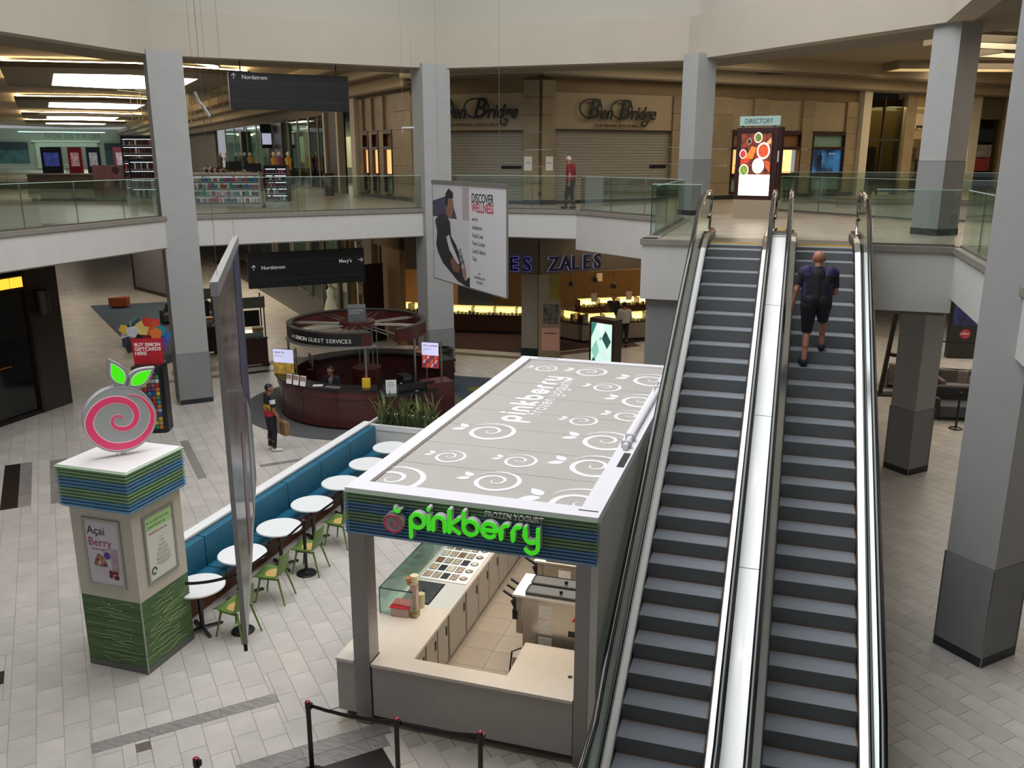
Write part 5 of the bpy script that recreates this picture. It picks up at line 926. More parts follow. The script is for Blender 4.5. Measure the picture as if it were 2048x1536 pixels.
# ================================================================ people
SKIN = M('b07a5c', .55); SKIN2 = M('9a6a4c', .55); HAIRD = M('14110f', .6)
def closest(p, a, b):
    d = b-a; t = max(0, min(1, (p-a).dot(d)/max(d.length_squared, 1e-9))); return (p-(a+d*t)).length, t
def person(label, loc, rz, J, clothes, hair, skin=SKIN, vox=.012, fat=1.0, group=None, lean=0, look=0, face=True, scale=1.0):
    """J: joints in local metres (x right, y forward, z up); clothes: list of (name, material, offset, {zone: (t0, t1)})"""
    V = {k_: Vector(v) for k_, v in J.items()}; caps = []
    def cap(a, b_, r1, r2, zone, fx=1): caps.append((V[a] if isinstance(a, str) else Vector(a), V[b_] if isinstance(b_, str) else Vector(b_), r1, r2, zone))
    pel, ch_, nk, hd = V['pelvis'], V['chest'], V['neck'], V['head']
    side = (V['shR']-V['shL']).normalized(); up = (nk-pel).normalized(); fw = up.cross(side)*1.0
    if fw.y < 0 and abs(fw.y) > .3: fw = -fw
    F_ = fat
    for s_, h_, k_ in (('shL', 'hipL', -1), ('shR', 'hipR', 1)):
        caps.append((V[s_]-side*k_*.05, ch_+side*k_*.09, .07*F_, .105*F_, 'torso')); caps.append((ch_+side*k_*.085, pel+side*k_*.08+up*.05, .108*F_, .105*F_, 'torso')); caps.append((pel+side*k_*.075+up*.04, V[h_], .115*F_, .098*F_, 'pelvis'))
    caps.append((ch_+up*.12, pel+up*.08, .115*F_, .12*F_, 'torso')); caps.append((V['shL']-side*-.02, V['shR']-side*.02, .062, .062, 'torso')); caps.append((nk-up*.05, hd-up*.03, .058, .053, 'neck'))
    lookv = Matrix.Rotation(R(look), 3, 'Z') @ Vector((0, 1, 0)); hu = Vector((0, 0, 1)); hs = lookv.cross(hu)
    caps.append((hd+hu*.045-lookv*.012, hd+hu*.035+lookv*.012, .092, .088, 'head')); caps.append((hd-hu*.02+lookv*.02, hd-hu*.075+lookv*.045, .07, .045, 'head'))
    caps.append((hd+lookv*.088+hu*.02, hd+lookv*.108-hu*.018, .010, .014, 'head'))
    for k_ in (-1, 1): caps.append((hd+hs*k_*.088+hu*.02, hd+hs*k_*.086-hu*.02, .016, .012, 'head'))
    for s_ in 'LR':
        k_ = -1 if s_ == 'L' else 1
        cap('sh'+s_, 'el'+s_, .055*F_**.5, .042, 'uarm'+s_); cap('el'+s_, 'wr'+s_, .040, .027, 'farm'+s_)
        wr, el = V['wr'+s_], V['el'+s_]; d = (wr-el).normalized(); x_ = d.cross(Vector((0, 1, 0)) if abs(d.y) < .8 else Vector((0, 0, 1))).normalized(); nrm = x_.cross(d)
        x2 = nrm
        for q in (-1, 0, 1): caps.append((wr+d*.015+x2*q*.014, wr+d*.085+x2*q*.022, .017, .015, 'hand'))
        for q, L_ in ((-1.5, .062), (-.5, .075), (.5, .07), (1.5, .052)):
            base = wr+d*.085+x2*q*.0185; mid = base+d*L_*.5+x_*.012*(-k_); caps.append((base, mid, .0095, .009, 'hand')); caps.append((mid, mid+d*L_*.42+x_*.022*(-k_), .009, .0078, 'hand'))
        tb_ = wr+d*.035+x2*.03; caps.append((tb_, tb_+d*.035+x2*.028, .012, .011, 'hand')); caps.append((tb_+d*.035+x2*.028, tb_+d*.07+x2*.03, .011, .009, 'hand'))
        cap('hip'+s_, 'kn'+s_, .095*F_, .06, 'thigh'+s_); cap('kn'+s_, 'an'+s_, .058, .038, 'shin'+s_)
        a, t = V['kn'+s_], V['an'+s_]; bk = -(V['toe'+s_]-t); bk.z = 0; bk = bk.normalized() if bk.length else Vector((0, -1, 0)); caps.append((a.lerp(t, .15)+bk*.02, a.lerp(t, .5)+bk*.02, .045, .048, 'shin'+s_))
        caps.append((t+bk*.03-Vector((0, 0, .03)), V['toe'+s_], .036, .03, 'foot')); caps.append((t, t-Vector((0, 0, .035)), .038, .04, 'foot'))
    b = B()
    for a, c, r1, r2, z in caps:
        if (c-a).length > 1e-4: b.cyl(a, c, r1, r2, seg=12)
        b.sph(a, r1, seg=12); b.sph(c, r2, seg=12)
    me = bpy.data.meshes.new('tmp'); b.b.to_mesh(me); b.b.free(); o = bpy.data.objects.new('tmp', me); COL.objects.link(o)
    m1 = o.modifiers.new('r', 'REMESH'); m1.mode = 'VOXEL'; m1.voxel_size = vox; m2 = o.modifiers.new('s', 'SMOOTH'); m2.iterations = 3; m2.factor = .5
    dg = bpy.context.evaluated_depsgraph_get(); dg.update(); body = bpy.data.meshes.new_from_object(o.evaluated_get(dg)); bpy.data.objects.remove(o, do_unlink=True)
    root = thing('person', label, 'person', loc, rz, group); root.scale = (scale,)*3
    body.materials.clear(); body.materials.append(skin); bo = bpy.data.objects.new('body', body); COL.objects.link(bo); bo.parent = root
    for p in body.polygons: p.use_smooth = True
    zone = []
    for v in body.vertices:
        best = (9, None, 0)
        for a, c, r1, r2, z in caps:
            dd, t = closest(v.co, a, c); dd -= r1+(r2-r1)*t
            if dd < best[0]: best = (dd, z, t)
        zone.append(best)
    def layer(name, mat, off, test, par=None):
        bm = bmesh.new(); bm.from_mesh(body); bm.verts.ensure_lookup_table(); kill = [f for f in bm.faces if sum(1 for v in f.verts if test(v.index, v.co)) < len(f.verts)-1]
        bmesh.ops.delete(bm, geom=kill, context='FACES'); bm.normal_update()
        for v in bm.verts: v.co += v.normal*off
        if not bm.faces: bm.free(); return
        m_ = bpy.data.meshes.new(name); bm.to_mesh(m_); bm.free(); m_.materials.append(mat); q = bpy.data.objects.new(name, m_); COL.objects.link(q); q.parent = par or root
        for p in m_.polygons: p.use_smooth = True
        return q
    named = {}
    for name, mat, off, zs in clothes:
        par = named.get(zs.get('on')) if isinstance(zs, dict) else None
        def test(i, co_, zs=zs):
            d_, z, t = zone[i]
            if z not in zs: return False
            lo, hi = zs[z]
            if not (lo <= t <= hi): return False
            for ax in ('zmin', 'zmax', 'xmin', 'xmax', 'axmin'):
                if ax in zs:
                    v = zs[ax]
                    if ax == 'zmin' and co_.z < v: return False
                    if ax == 'zmax' and co_.z > v: return False
                    if ax == 'axmin' and abs(co_.x-pel.x) < v: return False
                    if ax == 'xmin' and co_.x < v: return False
                    if ax == 'xmax' and co_.x > v: return False
            return True
        q = layer(name, mat, off, test, par)
        if q: named.setdefault(name, q)
    hm, hlo = hair
    if hm: layer('hair', hm, .012, lambda i, co_: zone[i][1] in ('head',) and ((co_-hd).dot(hu) > hlo or (co_-hd).dot(lookv) < -.035) and not ((co_-hd).dot(lookv) > .045 and (co_-hd).dot(hu) < .085) and (co_-hd).dot(hu) > -.06)
    if face:
        for k_ in (-1, 1):
            e = B().sph(hd+lookv*.082+hs*k_*.032+hu*.022, .012, 1, 1, .7, 8).o('eye', M('e5e0da', .4), root, smooth=True); B().sph(hd+lookv*.091+hs*k_*.032+hu*.022, .0055, seg=8).o('pupil', M('15100c', .3), e)
        B().bar(hd+lookv*.084+hs*-.022-hu*.045, hd+lookv*.084+hs*.022-hu*.045, .012, .007).o('mouth', M('7a3f38', .5), root)
    return root
def stand(h=1.75, **kw):
    J = dict(pelvis=(0, 0, .95), chest=(0, 0, 1.22), neck=(0, 0, 1.46), head=(0, .02, 1.62), shL=(-.19, 0, 1.41), shR=(.19, 0, 1.41), elL=(-.25, -.03, 1.12), elR=(.25, -.03, 1.12), wrL=(-.26, .06, .88), wrR=(.26, .06, .88),
             hipL=(-.09, 0, .9), hipR=(.09, 0, .9), knL=(-.1, .02, .49), knR=(.1, .02, .49), anL=(-.1, -.02, .09), anR=(.1, -.02, .09), toeL=(-.12, .14, .035), toeR=(.12, .14, .035))
    J.update(kw); return J
ARM = {'uarmL': (0, .75), 'uarmR': (0, .75)}; LEGS = {'pelvis': (0, 1), 'thighL': (0, 1), 'thighR': (0, 1), 'shinL': (0, .93), 'shinR': (0, .93)}
# man walking up the right escalator, seen from behind
PUR = M('281846', .7); NAVY = M('08080f', .8)
J = stand(pelvis=(0, -.02, .99), chest=(0, .04, 1.25), neck=(0, .09, 1.49), head=(-.01, .14, 1.62), shL=(-.215, .06, 1.44), shR=(.215, .06, 1.44), elL=(-.30, .0, 1.17), elR=(.27, .08, 1.14), wrL=(-.335, .06, .93), wrR=(.19, .32, 1.10),
          hipL=(-.1, -.02, .95), hipR=(.1, .0, .95), knL=(-.1, .07, .52), knR=(.13, .28, .66), anL=(-.11, -.08, .10), anR=(.14, .20, .30), toeL=(-.14, .10, .035), toeR=(.16, .36, .235))
SH = M('16161a', .6)
person('bald man in black and purple polo and dark shorts walking up the right escalator', (.50, 14.36, 3.754), 0, J, [
    ('polo_shirt', NAVY, .016, dict({'torso': (0, 1), 'pelvis': (0, .35), 'neck': (0, .45)}, **ARM)), ('purple_panel', PUR, .021, {'on': 'polo_shirt', 'torso': (0, 1), 'uarmL': (0, .16), 'uarmR': (0, .16), 'zmin': 1.385, 'axmin': .075}), ('purple_side', PUR, .0205, {'on': 'polo_shirt', 'torso': (0, 1), 'zmax': 1.30, 'zmin': .98, 'axmin': .145}),
    ('shorts', M('0c0d16', .7), .017, {'pelvis': (0, 1), 'thighL': (0, 1), 'thighR': (0, .88), 'torso': (.9, 1)}), ('shoe', SH, .022, {'foot': (0, 1), 'xmax': 0}), ('shoe', SH, .022, {'foot': (0, 1), 'xmin': 0})],
    (None, 0), M('a8705a', .5), vox=.0095, fat=1.22, face=True, scale=1.03)
# man in colour-block shirt with paper bag
J = stand(elL=(-.25, .04, 1.13), wrL=(-.22, .2, .92), elR=(.24, .0, 1.12), wrR=(.24, .12, .88), toeL=(-.16, .13, .035), toeR=(.2, .16, .035), anR=(.14, .0, .09), knR=(.12, .03, .49))
pm = person('man in black, yellow and red colour-block shirt and white shoes, facing the guest services desk', (-11.68, 17.62, 0), -35, J, [
    ('shirt', M('131620', .7), .018, dict({'torso': (0, 1), 'pelvis': (0, .6)}, **ARM)), ('yellow_band', M('d9a030', .6, noise=.35, scale=14, h2='2a2018'), .022, {'on': 'shirt', 'torso': (0, 1), 'zmin': 1.09, 'zmax': 1.27}), ('red_band', M('a8202c', .6), .022, {'on': 'shirt', 'torso': (0, 1), 'pelvis': (0, .6), 'zmin': .9, 'zmax': 1.10}), ('white_sleeve', M('d9d9dc', .6), .024, {'on': 'shirt', 'uarmL': (.05, .45)}), ('white_sleeve', M('d9d9dc', .6), .024, {'on': 'shirt', 'uarmR': (.05, .45)}),
    ('trousers', M('10121a', .7), .014, LEGS), ('shoe', M('dcd9d6', .5), .014, {'foot': (0, 1), 'xmax': 0}), ('shoe', M('dcd9d6', .5), .014, {'foot': (0, 1), 'xmin': 0})], (HAIRD, .06), SKIN2, vox=.011, scale=.955, look=-20)
bg = thing('paper_bag', 'brown paper bag held by the man in the yellow and red shirt', 'bag', (-11.36, 17.72, .40), -30); B().box(-.13, .13, -.07, .07, 0, .34, bev=.008).o('bag_body', M('8a6a4a', .75, noise=.1), bg); B().tube([(-.05, 0, .34), (-.03, 0, .43), (.03, 0, .43), (.05, 0, .34)], .006, 6).o('handle', M('8a6a4a', .75), bg)
# woman seated behind the desk
J = stand(pelvis=(0, 0, .6), chest=(0, .02, .88), neck=(0, .05, 1.12), head=(0, .08, 1.28), shL=(-.17, .03, 1.07), shR=(.17, .03, 1.07), elL=(-.22, .1, .82), elR=(.22, .1, .82), wrL=(-.14, .34, .84), wrR=(.12, .34, .84), hipL=(-.09, .02, .56), hipR=(.09, .02, .56), knL=(-.11, .42, .58), knR=(.11, .42, .58), anL=(-.11, .4, .12), anR=(.11, .4, .12), toeL=(-.11, .54, .05), toeR=(.11, .54, .05))
person('woman in dark jacket with lanyard seated behind the guest services desk', (-11.72, 20.75, 0), 195, J, [('jacket', M('15161a', .7), .018, {'torso': (0, 1), 'pelvis': (0, 1), 'uarmL': (0, 1), 'uarmR': (0, 1), 'farmL': (0, .95), 'farmR': (0, .95)}), ('blouse', M('6a6e72', .7), .022, {'on': 'jacket', 'torso': (0, 1), 'zmin': .75, 'xmin': -.05, 'xmax': .05}),
    ('trousers', M('17181c', .7), .012, LEGS), ('shoe', BLACK, .01, {'foot': (0, 1)})], (HAIRD, .055), M('b8876c', .5), vox=.013, look=-30)
t = thing('stool', 'dark stool under the seated woman', 'stool', (-11.72, 20.75, 0)); B().cyl((0, 0, .42), (0, 0, .47), .2, seg=20).o('seat', BLACK, t); B().cyl((0, 0, 0), (0, 0, .42), .03).o('pole', BLACK, t); B().cyl((0, 0, 0), (0, 0, .03), .2, seg=20).o('foot', BLACK, t)
# red shirt man on the upper gallery
J = stand(head=(0, .1, 1.60), neck=(0, .05, 1.46), chest=(0, -.01, 1.22), elR=(.24, .06, 1.13), wrR=(.23, .24, .98), elL=(-.24, -.08, 1.13), wrL=(-.24, -.06, .88), knL=(-.1, .1, .5), anL=(-.1, .12, .09), toeL=(-.1, .28, .035), anR=(.1, -.1, .09), toeR=(.1, .05, .035))
person('white-haired man in dark red shirt walking along the upper gallery past the shutter', (-6.7, 27.6, UF), 78, J, [('shirt', M('7a1622', .7), .02, dict({'torso': (0, 1), 'pelvis': (0, .5)}, **ARM)), ('trousers', M('15171c', .7), .016, LEGS), ('shoe', BLACK, .012, {'foot': (0, 1)})], (M('c9b8ae', .7), .07), M('b5705c', .5), vox=.014, fat=1.08, scale=.93)
# two people at the jewellery shop
person('woman in white blouse and black trousers standing at the jewellery counter', (-5.62, 32.0, 0), 15, stand(elR=(.25, .05, 1.13), wrR=(.15, .25, 1.1)), [('blouse', M('b9b2aa', .7), .02, {'torso': (0, 1), 'pelvis': (0, .4), 'uarmL': (0, 1), 'uarmR': (0, 1), 'farmL': (0, .9), 'farmR': (0, .9)}), ('trousers', M('101114', .7), .016, LEGS), ('shoe', BLACK, .012, {'foot': (0, 1)})], (HAIRD, .0), SKIN, vox=.016, scale=.98)
person('dark-clothed shop clerk behind the jewellery counter', (-6.35, 33.6, 0), 190, stand(), [('jacket', M('15161a', .7), .02, {'torso': (0, 1), 'pelvis': (0, .6), 'uarmL': (0, 1), 'uarmR': (0, 1), 'farmL': (0, .95), 'farmR': (0, .95)}), ('trousers', M('101114', .7), .016, LEGS), ('shoe', BLACK, .012, {'foot': (0, 1)})], (HAIRD, .03), SKIN, vox=.018)
person('distant clerk in pale top behind the upstairs cosmetics kiosk', (-24.3, 28.6, UF), 170, stand(), [('shirt', M('c9a896', .7), .02, {'torso': (0, 1), 'pelvis': (0, .6), 'uarmL': (0, 1), 'uarmR': (0, 1)}), ('trousers', M('101114', .7), .016, LEGS), ('shoe', BLACK, .012, {'foot': (0, 1)})], (HAIRD, .03), SKIN, vox=.02)
# ================================================================ upper jewellery shop facades
JW = M('9c8b6c', .55, noise=.14, scale=1.6); JWD = M('7c6848', .6, noise=.12, scale=1.6); SHUT = M('8f897b', .5, noise=.04); MAH = M('2e1512', .4); GLOW = M('f2b06c', .5, emit=1.3); GLOW2 = M('f6c07a', .5, emit=2.0); TEALG = M('7f9c8e', .3, noise=.05); BASE = M('1c2021', .4)
def frame(name, ox, oy, ang, label=None):
    o = bpy.data.objects.new(name, None); COL.objects.link(o); o.location = (ox, oy, 0); o.rotation_euler = (0, 0, R(ang)); o['kind'] = 'structure'
    if label: o['label'] = label
    return o
def stones(parent, u0, u1, z0, z1, cols, rows, mat, y0=-.12, y1=0, name='stone_panel'):
    for i in range(cols):
        for j in range(rows):
            a, c = u0+(u1-u0)*i/cols, u0+(u1-u0)*(i+1)/cols; e, f = z0+(z1-z0)*j/rows, z0+(z1-z0)*(j+1)/rows
            B().box(a+.006, c-.006, y0, y1, e+.006, f-.006).o(name, mat, parent)
JW1 = M('9c8a6a', .5, noise=.2, scale=1.2, isl=.2); JW2 = M('a39274', .55, noise=.1, scale=1.6, isl=.06)
def shutter(parent, u0, u1, z0, z1, y=.12):
    s = thing('roller_shutter', SHL.pop(0), 'shutter', parent.location, math.degrees(parent.rotation_euler.z), 'closed jewellery shutters'); n_ = int((z1-z0)/.1)
    for i in range(n_):
        z = z0+(z1-z0)*i/n_; h = (z1-z0)/n_; B().ext([(u0, y, z), (u0, y-.018, z+h*.25), (u0, y-.018, z+h*.8), (u0, y, z+h)], (u1-u0, 0, 0)).o('shutter_slat', SHUT, s)
    B().box(u0, u1, y-.03, y, z0-.02, z0+.1).o('bottom_rail', BASE, s); B().box(u1-.85, u1-.12, y-.045, y-.01, z0+1.2, z0+1.3).o('lock_bar', BLACK, s)
    return s
SHL = ['closed beige roller shutter left of the stone pillar, partly behind the broad column', 'closed beige roller shutter behind the red-shirted man']
def script_sign(parent, u, z, label):
    s = thing('shop_sign', label, 'sign', parent.location, math.degrees(parent.rotation_euler.z), 'black script shop signs'); 
    K_ = M('0a0d0f', .4)
    x_ = u
    for w_, sz in (('B', .95), ('en', .62), (' ', .2), ('B', .95), ('ridge', .62)):
        if w_ == ' ': x_ += .12; continue
        t_ = text(w_, sz, K_, s, (x_, -.17, z), ext=.02, shear=.35, bold=.012, sx=.86, name='script_letter'); x_ += {'B': .52, 'en': .64, 'ridge': 1.3}[w_]
    b = B()
    for ox in (0, 1.28):
        P = [(u+ox+.12+.34*math.cos(R(a))*(1+a/900), .34+.27*math.sin(R(a))*(1+a/1200)) for a in range(60, 400, 12)]; ribbon(b, P, .045, 0, .03)
        ribbon(b, [(u+ox-.05, .06), (u+ox+.05, 0), (u+ox+.2, .05)], .04, 0, .03)
    ribbon(b, _arc(u+2.42, -.12, .12, 20, -200, 14, .1), .04, 0, .03)
    b.xf(Matrix.Translation((0, -.15, z)) @ Matrix.Rotation(R(90), 4, 'X')).o('script_flourish', K_, s, weld=False)
    text('YOUR PERSONAL JEWELER SINCE 1912', .135, K_, s, (u+.3, -.14, z-.27), ext=.01, sx=.95, name='small_lettering')
    return s
# left part: one bay parallel to the photo, right of the broad column
fl_ = frame('wall_jewellery_left', -13.0, 29.62, 0, 'beige stone shop front left of the stone pillar')
B().box(0, 4.7, 0, .3, 9.05, 9.56).o('header', JWD, fl_); B().box(.45, 4.15, -.02, .2, 7.82, 9.05).o('sign_panel', JW2, fl_); stones(fl_, 0, .45, UF, 9.05, 1, 6, JW1, -.12, .2); 
shutter(fl_, .45, 4.16, UF, 7.82, .1); B().box(.45, 4.16, -.05, .2, 7.80, 7.84).o('shutter_hood', MAH, fl_)
stones(fl_, 4.16, 4.72, UF+.15, 9.45, 1, 7, JW1, -.14, .2); B().box(4.14, 4.74, -.16, .2, UF, UF+.15).o('stone_base', BASE, fl_)
script_sign(fl_, 1.05, 8.25, 'black script shop sign over the left shutter, cut by the broad column')
fr_ = frame('wall_jewellery_right', -8.28, 29.62, 45, 'long beige stone shop front with shutter, display windows and directory before it')
B().box(0, 15.1, 0, .3, 9.08, 9.56).o('header', JWD, fr_); stones(fr_, .0, .52, UF+.15, 9.45, 1, 7, JW1, -.14, .2); B().box(-.02, .54, -.16, .2, UF, UF+.15).o('stone_base', BASE, fr_)
B().box(.52, 5.5, -.02, .2, 7.86, 9.08).o('sign_panel', JW2, fr_); shutter(fr_, .52, 5.5, UF, 7.86, .1); stones(fr_, 5.5, 6.3, UF+.15, 9.08, 1, 6, JW1, -.1, .2); B().box(.52, 5.5, -.05, .2, 7.84, 7.88).o('shutter_hood', MAH, fr_)
script_sign(fr_, 1.75, 8.24, 'black script shop sign over the right shutter, fully visible')
for u, z in ((-.38, 6.75), (.28, 6.75)): 
    p_ = thing('notice_sheet', 'white notice taped to the %s face of the stone pillar' % ('left' if u < 0 else 'right'), 'paper', (-8.28, 29.62, 0), 45 if u > 0 else 0, 'white notices on the stone pillar'); B().box(u-.14, u+.14, -.155, -.145, z-.25, z+.22).o('sheet', M('d9d4cc', .6), p_); B().box(u-.08, u+.08, -.158, -.155, z, z+.02).o('printed_line', M('55504c', .6), p_)
def win(parent, u0, u1, kind, dp=.3):
    q = B(); q.box(u0-.06, u0, -.13, .1, UF+.25, 7.95).box(u1, u1+.06, -.13, .1, UF+.25, 7.95); q.box(u0, u1, -.13, .1, 7.8, 7.95).box(u0, u1, -.13, .1, 7.22, 7.34).box(u0, u1, -.16, .1, 6.2, 6.32).box(u0, u1, -.13, .1, UF+.2, UF+.28); w_ = q.o('window_frame', MAH, parent)
    B().box(u0, u1, .0, .02, UF+.28, 6.2).o('teal_panel', TEALG, w_); back = {'glow': GLOW, 'dark': M('1d1510', .5), 'blue': M('12284a', .4, noise=.8, scale=1.6, h2='3a78b0', emit=.45), 'pale': GLOW2}[kind]
    dp = 0 if kind == 'blue' else dp; B().box(u0, u1, dp, dp+.03, 6.32, 7.22).o('lit_back', back, w_); B().box(u0, u1, .02, .05, 7.34, 7.8).o('upper_panel', M('8a5a34', .6, noise=.15) if kind != 'blue' else TEALG, w_)
    if kind in ('glow', 'pale'): 
        B().cyl(((u0+u1)/2, .15, 6.32), ((u0+u1)/2, .15, 6.55), .08, .05).o('display_bust', M('e6c49a', .6), w_); B().sph(((u0+u1)/2, .15, 6.62), .07).o('display_bust', M('e6c49a', .6), w_)
    if kind == 'blue':
        m_ = (u0*.7+u1*.3); b = B(); pts = [(-.12, 0), (-.06, 0), (0, .3), (.05, 0), (.12, 0), (.1, .45), (.14, .5), (.12, .66), (.04, .7), (.05, .8), (-.03, .8), (-.02, .7), (-.12, .66), (-.16, .4), (-.1, .42)]; b.prism([(m_+x_, z_) for x_, z_ in pts], 0, .002); b.xf(Matrix.Translation((0, -.004, 6.35)) @ Matrix.Rotation(R(90), 4, 'X')).o('printed_figure', M('0c1018', .5), w_)
        text('diamond', .1, M('b9c9d9', .5, emit=.4), w_, ((u0+u1)/2+.15, -.004, 7.05), ext=.001)
    return w_
for u0, u1, kd in ((6.35, 7.0, 'glow'), (8.4, 9.3, 'glow'), (10.1, 11.85, 'pale'), (12.6, 14.3, 'blue')):
    win(fr_, u0, u1, kd); B().box(u0-.06, u1+.06, .0, .15, 7.95, 9.12).o('upper_panel', JW2, fr_)
for a, c in ((7.05, 8.34), (9.36, 10.04), (11.9, 12.54), (14.35, 15.0)): stones(fr_, a, c, UF, 9.12, 1, 6, JW1, -.1, .15)
B().box(5.5, 15.0, -.12, 0, UF, UF+.15).o('base_strip', BASE, fr_); B().box(15.05, 15.5, -.3, .3, UF, 9.56).o('white_pier', CREAM, fr_)
fc_ = frame('wall_jewellery_windows', -17.2, 34.0, -45, 'beige stone front with three glowing windows left of the broad column'); Lc = 6.0
B().box(0, Lc, 0, .3, 9.2, 9.56).o('header', JWD, fc_)
for a, c in ((0, .5), (1.15, 1.65), (2.35, 3.0), (3.9, 5.9)): stones(fc_, a, c, UF, 9.2, 1, 6, JW1, -.1, .15)
for u0, u1 in ((.5, 1.15), (1.65, 2.35), (3.0, 3.9)): win(fc_, u0+.03, u1-.03, 'glow', .0); B().box(u0, u1, 0, .15, 7.95, 9.2).o('upper_panel', JW2, fc_)
B().box(0, Lc, -.12, 0, UF, UF+.15).o('base_strip', BASE, fc_)
t = thing('trash_bin', 'slim steel bin before the dark shop front beside the glowing windows', 'bin', (-18.6, 33.6, UF)); B().cyl((0, 0, 0), (0, 0, .85), .22, seg=20).o('body', M('77756c', .3, .8), t, smooth=True); B().cyl((0, 0, .85), (0, 0, .92), .24, seg=20).o('lid', BLACK, t)
# ================================================================ bulkheads above the shops
BK = M('b7a88c', .8, noise=.05, scale=1); BKD = M('7d7464', .8)
def bulk(p, q, parts, name='wall_bulkhead_shops'):
    d = Vector(q)-Vector(p); o = frame(name, p[0], p[1], math.degrees(math.atan2(d.y, d.x)))
    for y0, y1, z0, z1, m_ in parts: B().box(-.2, d.length+.2, y0, y1, z0, z1).o('bulkhead_band', m_, o)
    return o
P4 = [(-.5, .3, 9.56, 10.05, BK), (-.35, .3, 10.05, 10.5, BKD)]
rt_ = bulk((-8.28, 29.6), (14, 51.9), [(-.45, .3, 9.56, 9.62, BKD), (-.45, -.35, 9.62, 10.0, BK), (-1.1, -.4, 9.96, 10.04, BKD), (-1.1, -1.0, 10.04, 10.5, BK)])
bulk((-13.0, 29.6), (-8.28, 29.6), [(-.45, .3, 9.56, 9.62, BKD), (-.45, -.35, 9.62, 10.05, BK), (-1.0, -.4, 10.0, 10.06, BKD), (-1.0, -.9, 10.06, 10.5, BK)])
bulk((-110, 126.8), (-13.0, 29.8), [(-.45, .3, 9.3, 9.36, BKD), (-.45, -.35, 9.36, 9.75, BK), (-1.1, -.4, 9.72, 9.78, BKD), (-1.1, -1.0, 9.78, 10.1, BK), (-1.8, -1.05, 10.06, 10.12, BKD), (-1.8, -1.7, 10.12, 10.5, BK)])
tag(B().box(8.9, 9.9, -.9, -.55, 9.945, 9.962).xf(Matrix.Translation((-8.28, 29.6, 0)) @ Matrix.Rotation(R(45), 4, 'Z')).o('air_vent', M('2b2622', .7), None), 'dark air vent in the bulkhead right of the slim gallery column', 'vent')
# ================================================================ directory stand on the gallery
t = thing('directory_stand', 'tall mahogany directory stand with lit food poster and DIRECTORY header', 'sign', (-1.5, 24.75, UF), -15); t.scale = (.78, .78, .8)
B().box(0, 1.45, 0, .45, 0, .62).o('base', M('a09078', .5, noise=.05), t); B().box(.0, 1.42, .02, .42, .62, 2.95, bev=.015).o('cabinet', M('3a1613', .35, noise=.15, coat=.3), t); B().box(1.32, 1.5, .05, .4, .62, 2.95).o('side_column', M('321210', .3, coat=.3), t)
B().box(.14, 1.25, .0, .02, .74, 2.78).o('screen_frame', BLACK, t); B().box(.17, 1.22, -.012, 0, .76, 1.44).o('lit_map', M('fff4d6', .4, emit=2.2), t); ps_ = B().box(.17, 1.22, -.012, 0, 1.44, 2.75).o('food_picture', M('2a2420', .4, noise=.7, scale=6, h2='8a3a24', emit=.9), t)
for cx, cz_, r_, c1, c2 in ((.95, 2.2, .27, 'f2e6dc', 'd2502c'), (.8, 1.72, .25, 'f6efe6', 'f4eee2'), (.32, 1.58, .2, 'd9d5c0', '7a9a3a'), (.75, 2.62, .17, 'e0e0d0', '6a7a3a'), (.22, 2.1, .15, 'e6d9d0', 'c0402c'), (.45, 2.5, .1, 'a08a6a', '3a2a20')):
    b = B().cyl((0, 0, 0), (0, 0, .004), r_, seg=24); b.xf(Matrix.Translation((min(max(cx, .17+r_*.6), 1.22-r_*.6), -.014, cz_)) @ Matrix.Rotation(R(90), 4, 'X') @ Matrix.Diagonal((.82, 1, 1, 1))).o('printed_plate', M(c1, .4, emit=1.2), ps_); b = B().cyl((0, 0, .004), (0, 0, .007), r_*.78, seg=24); b.xf(Matrix.Translation((min(max(cx, .17+r_*.6), 1.22-r_*.6), -.014, cz_)) @ Matrix.Rotation(R(90), 4, 'X') @ Matrix.Diagonal((.82, 1, 1, 1))).o('printed_food', M(c2, .5, noise=.5, scale=14, emit=1.2), ps_)
for pts, c_ in (([(.3, 1.9), (.55, 2.35), (.72, 2.3), (.6, 1.95)], 'e07a2c'), ([(.18, 1.75), (.5, 1.85), (.45, 1.98), (.2, 1.95)], 'c9402c'), ([(1.0, 1.9), (1.18, 1.85), (1.2, 1.5), (1.05, 1.7)], 'd25a34'), ([(1.02, 2.45), (1.18, 2.62), (1.2, 2.45), (1.1, 2.38)], 'e0a070')):
    B().prism(pts, 0, .003).xf(Matrix.Translation((0, -.013, 0)) @ Matrix.Rotation(R(90), 4, 'X')).o('printed_food', M(c_, .5, noise=.4, scale=12, emit=1.1), ps_)
B().box(.05, 1.42, .08, .14, 3.0, 3.3).o('header_glass', M('9fb8b0', .3, emit=.15), t); text('DIRECTORY', .22, M('2c3a3a', .5), t, (.22, .076, 3.07), ext=.002, sx=.8); B().box(.12, .2, .08, .14, 2.95, 3.0).o('header_foot', BLACK, t); B().box(1.2, 1.28, .08, .14, 2.95, 3.0).o('header_foot', BLACK, t)
B().box(1.33, 1.47, .03, .05, 1.85, 2.2).o('small_notice', M('b9b9b4', .5), t)
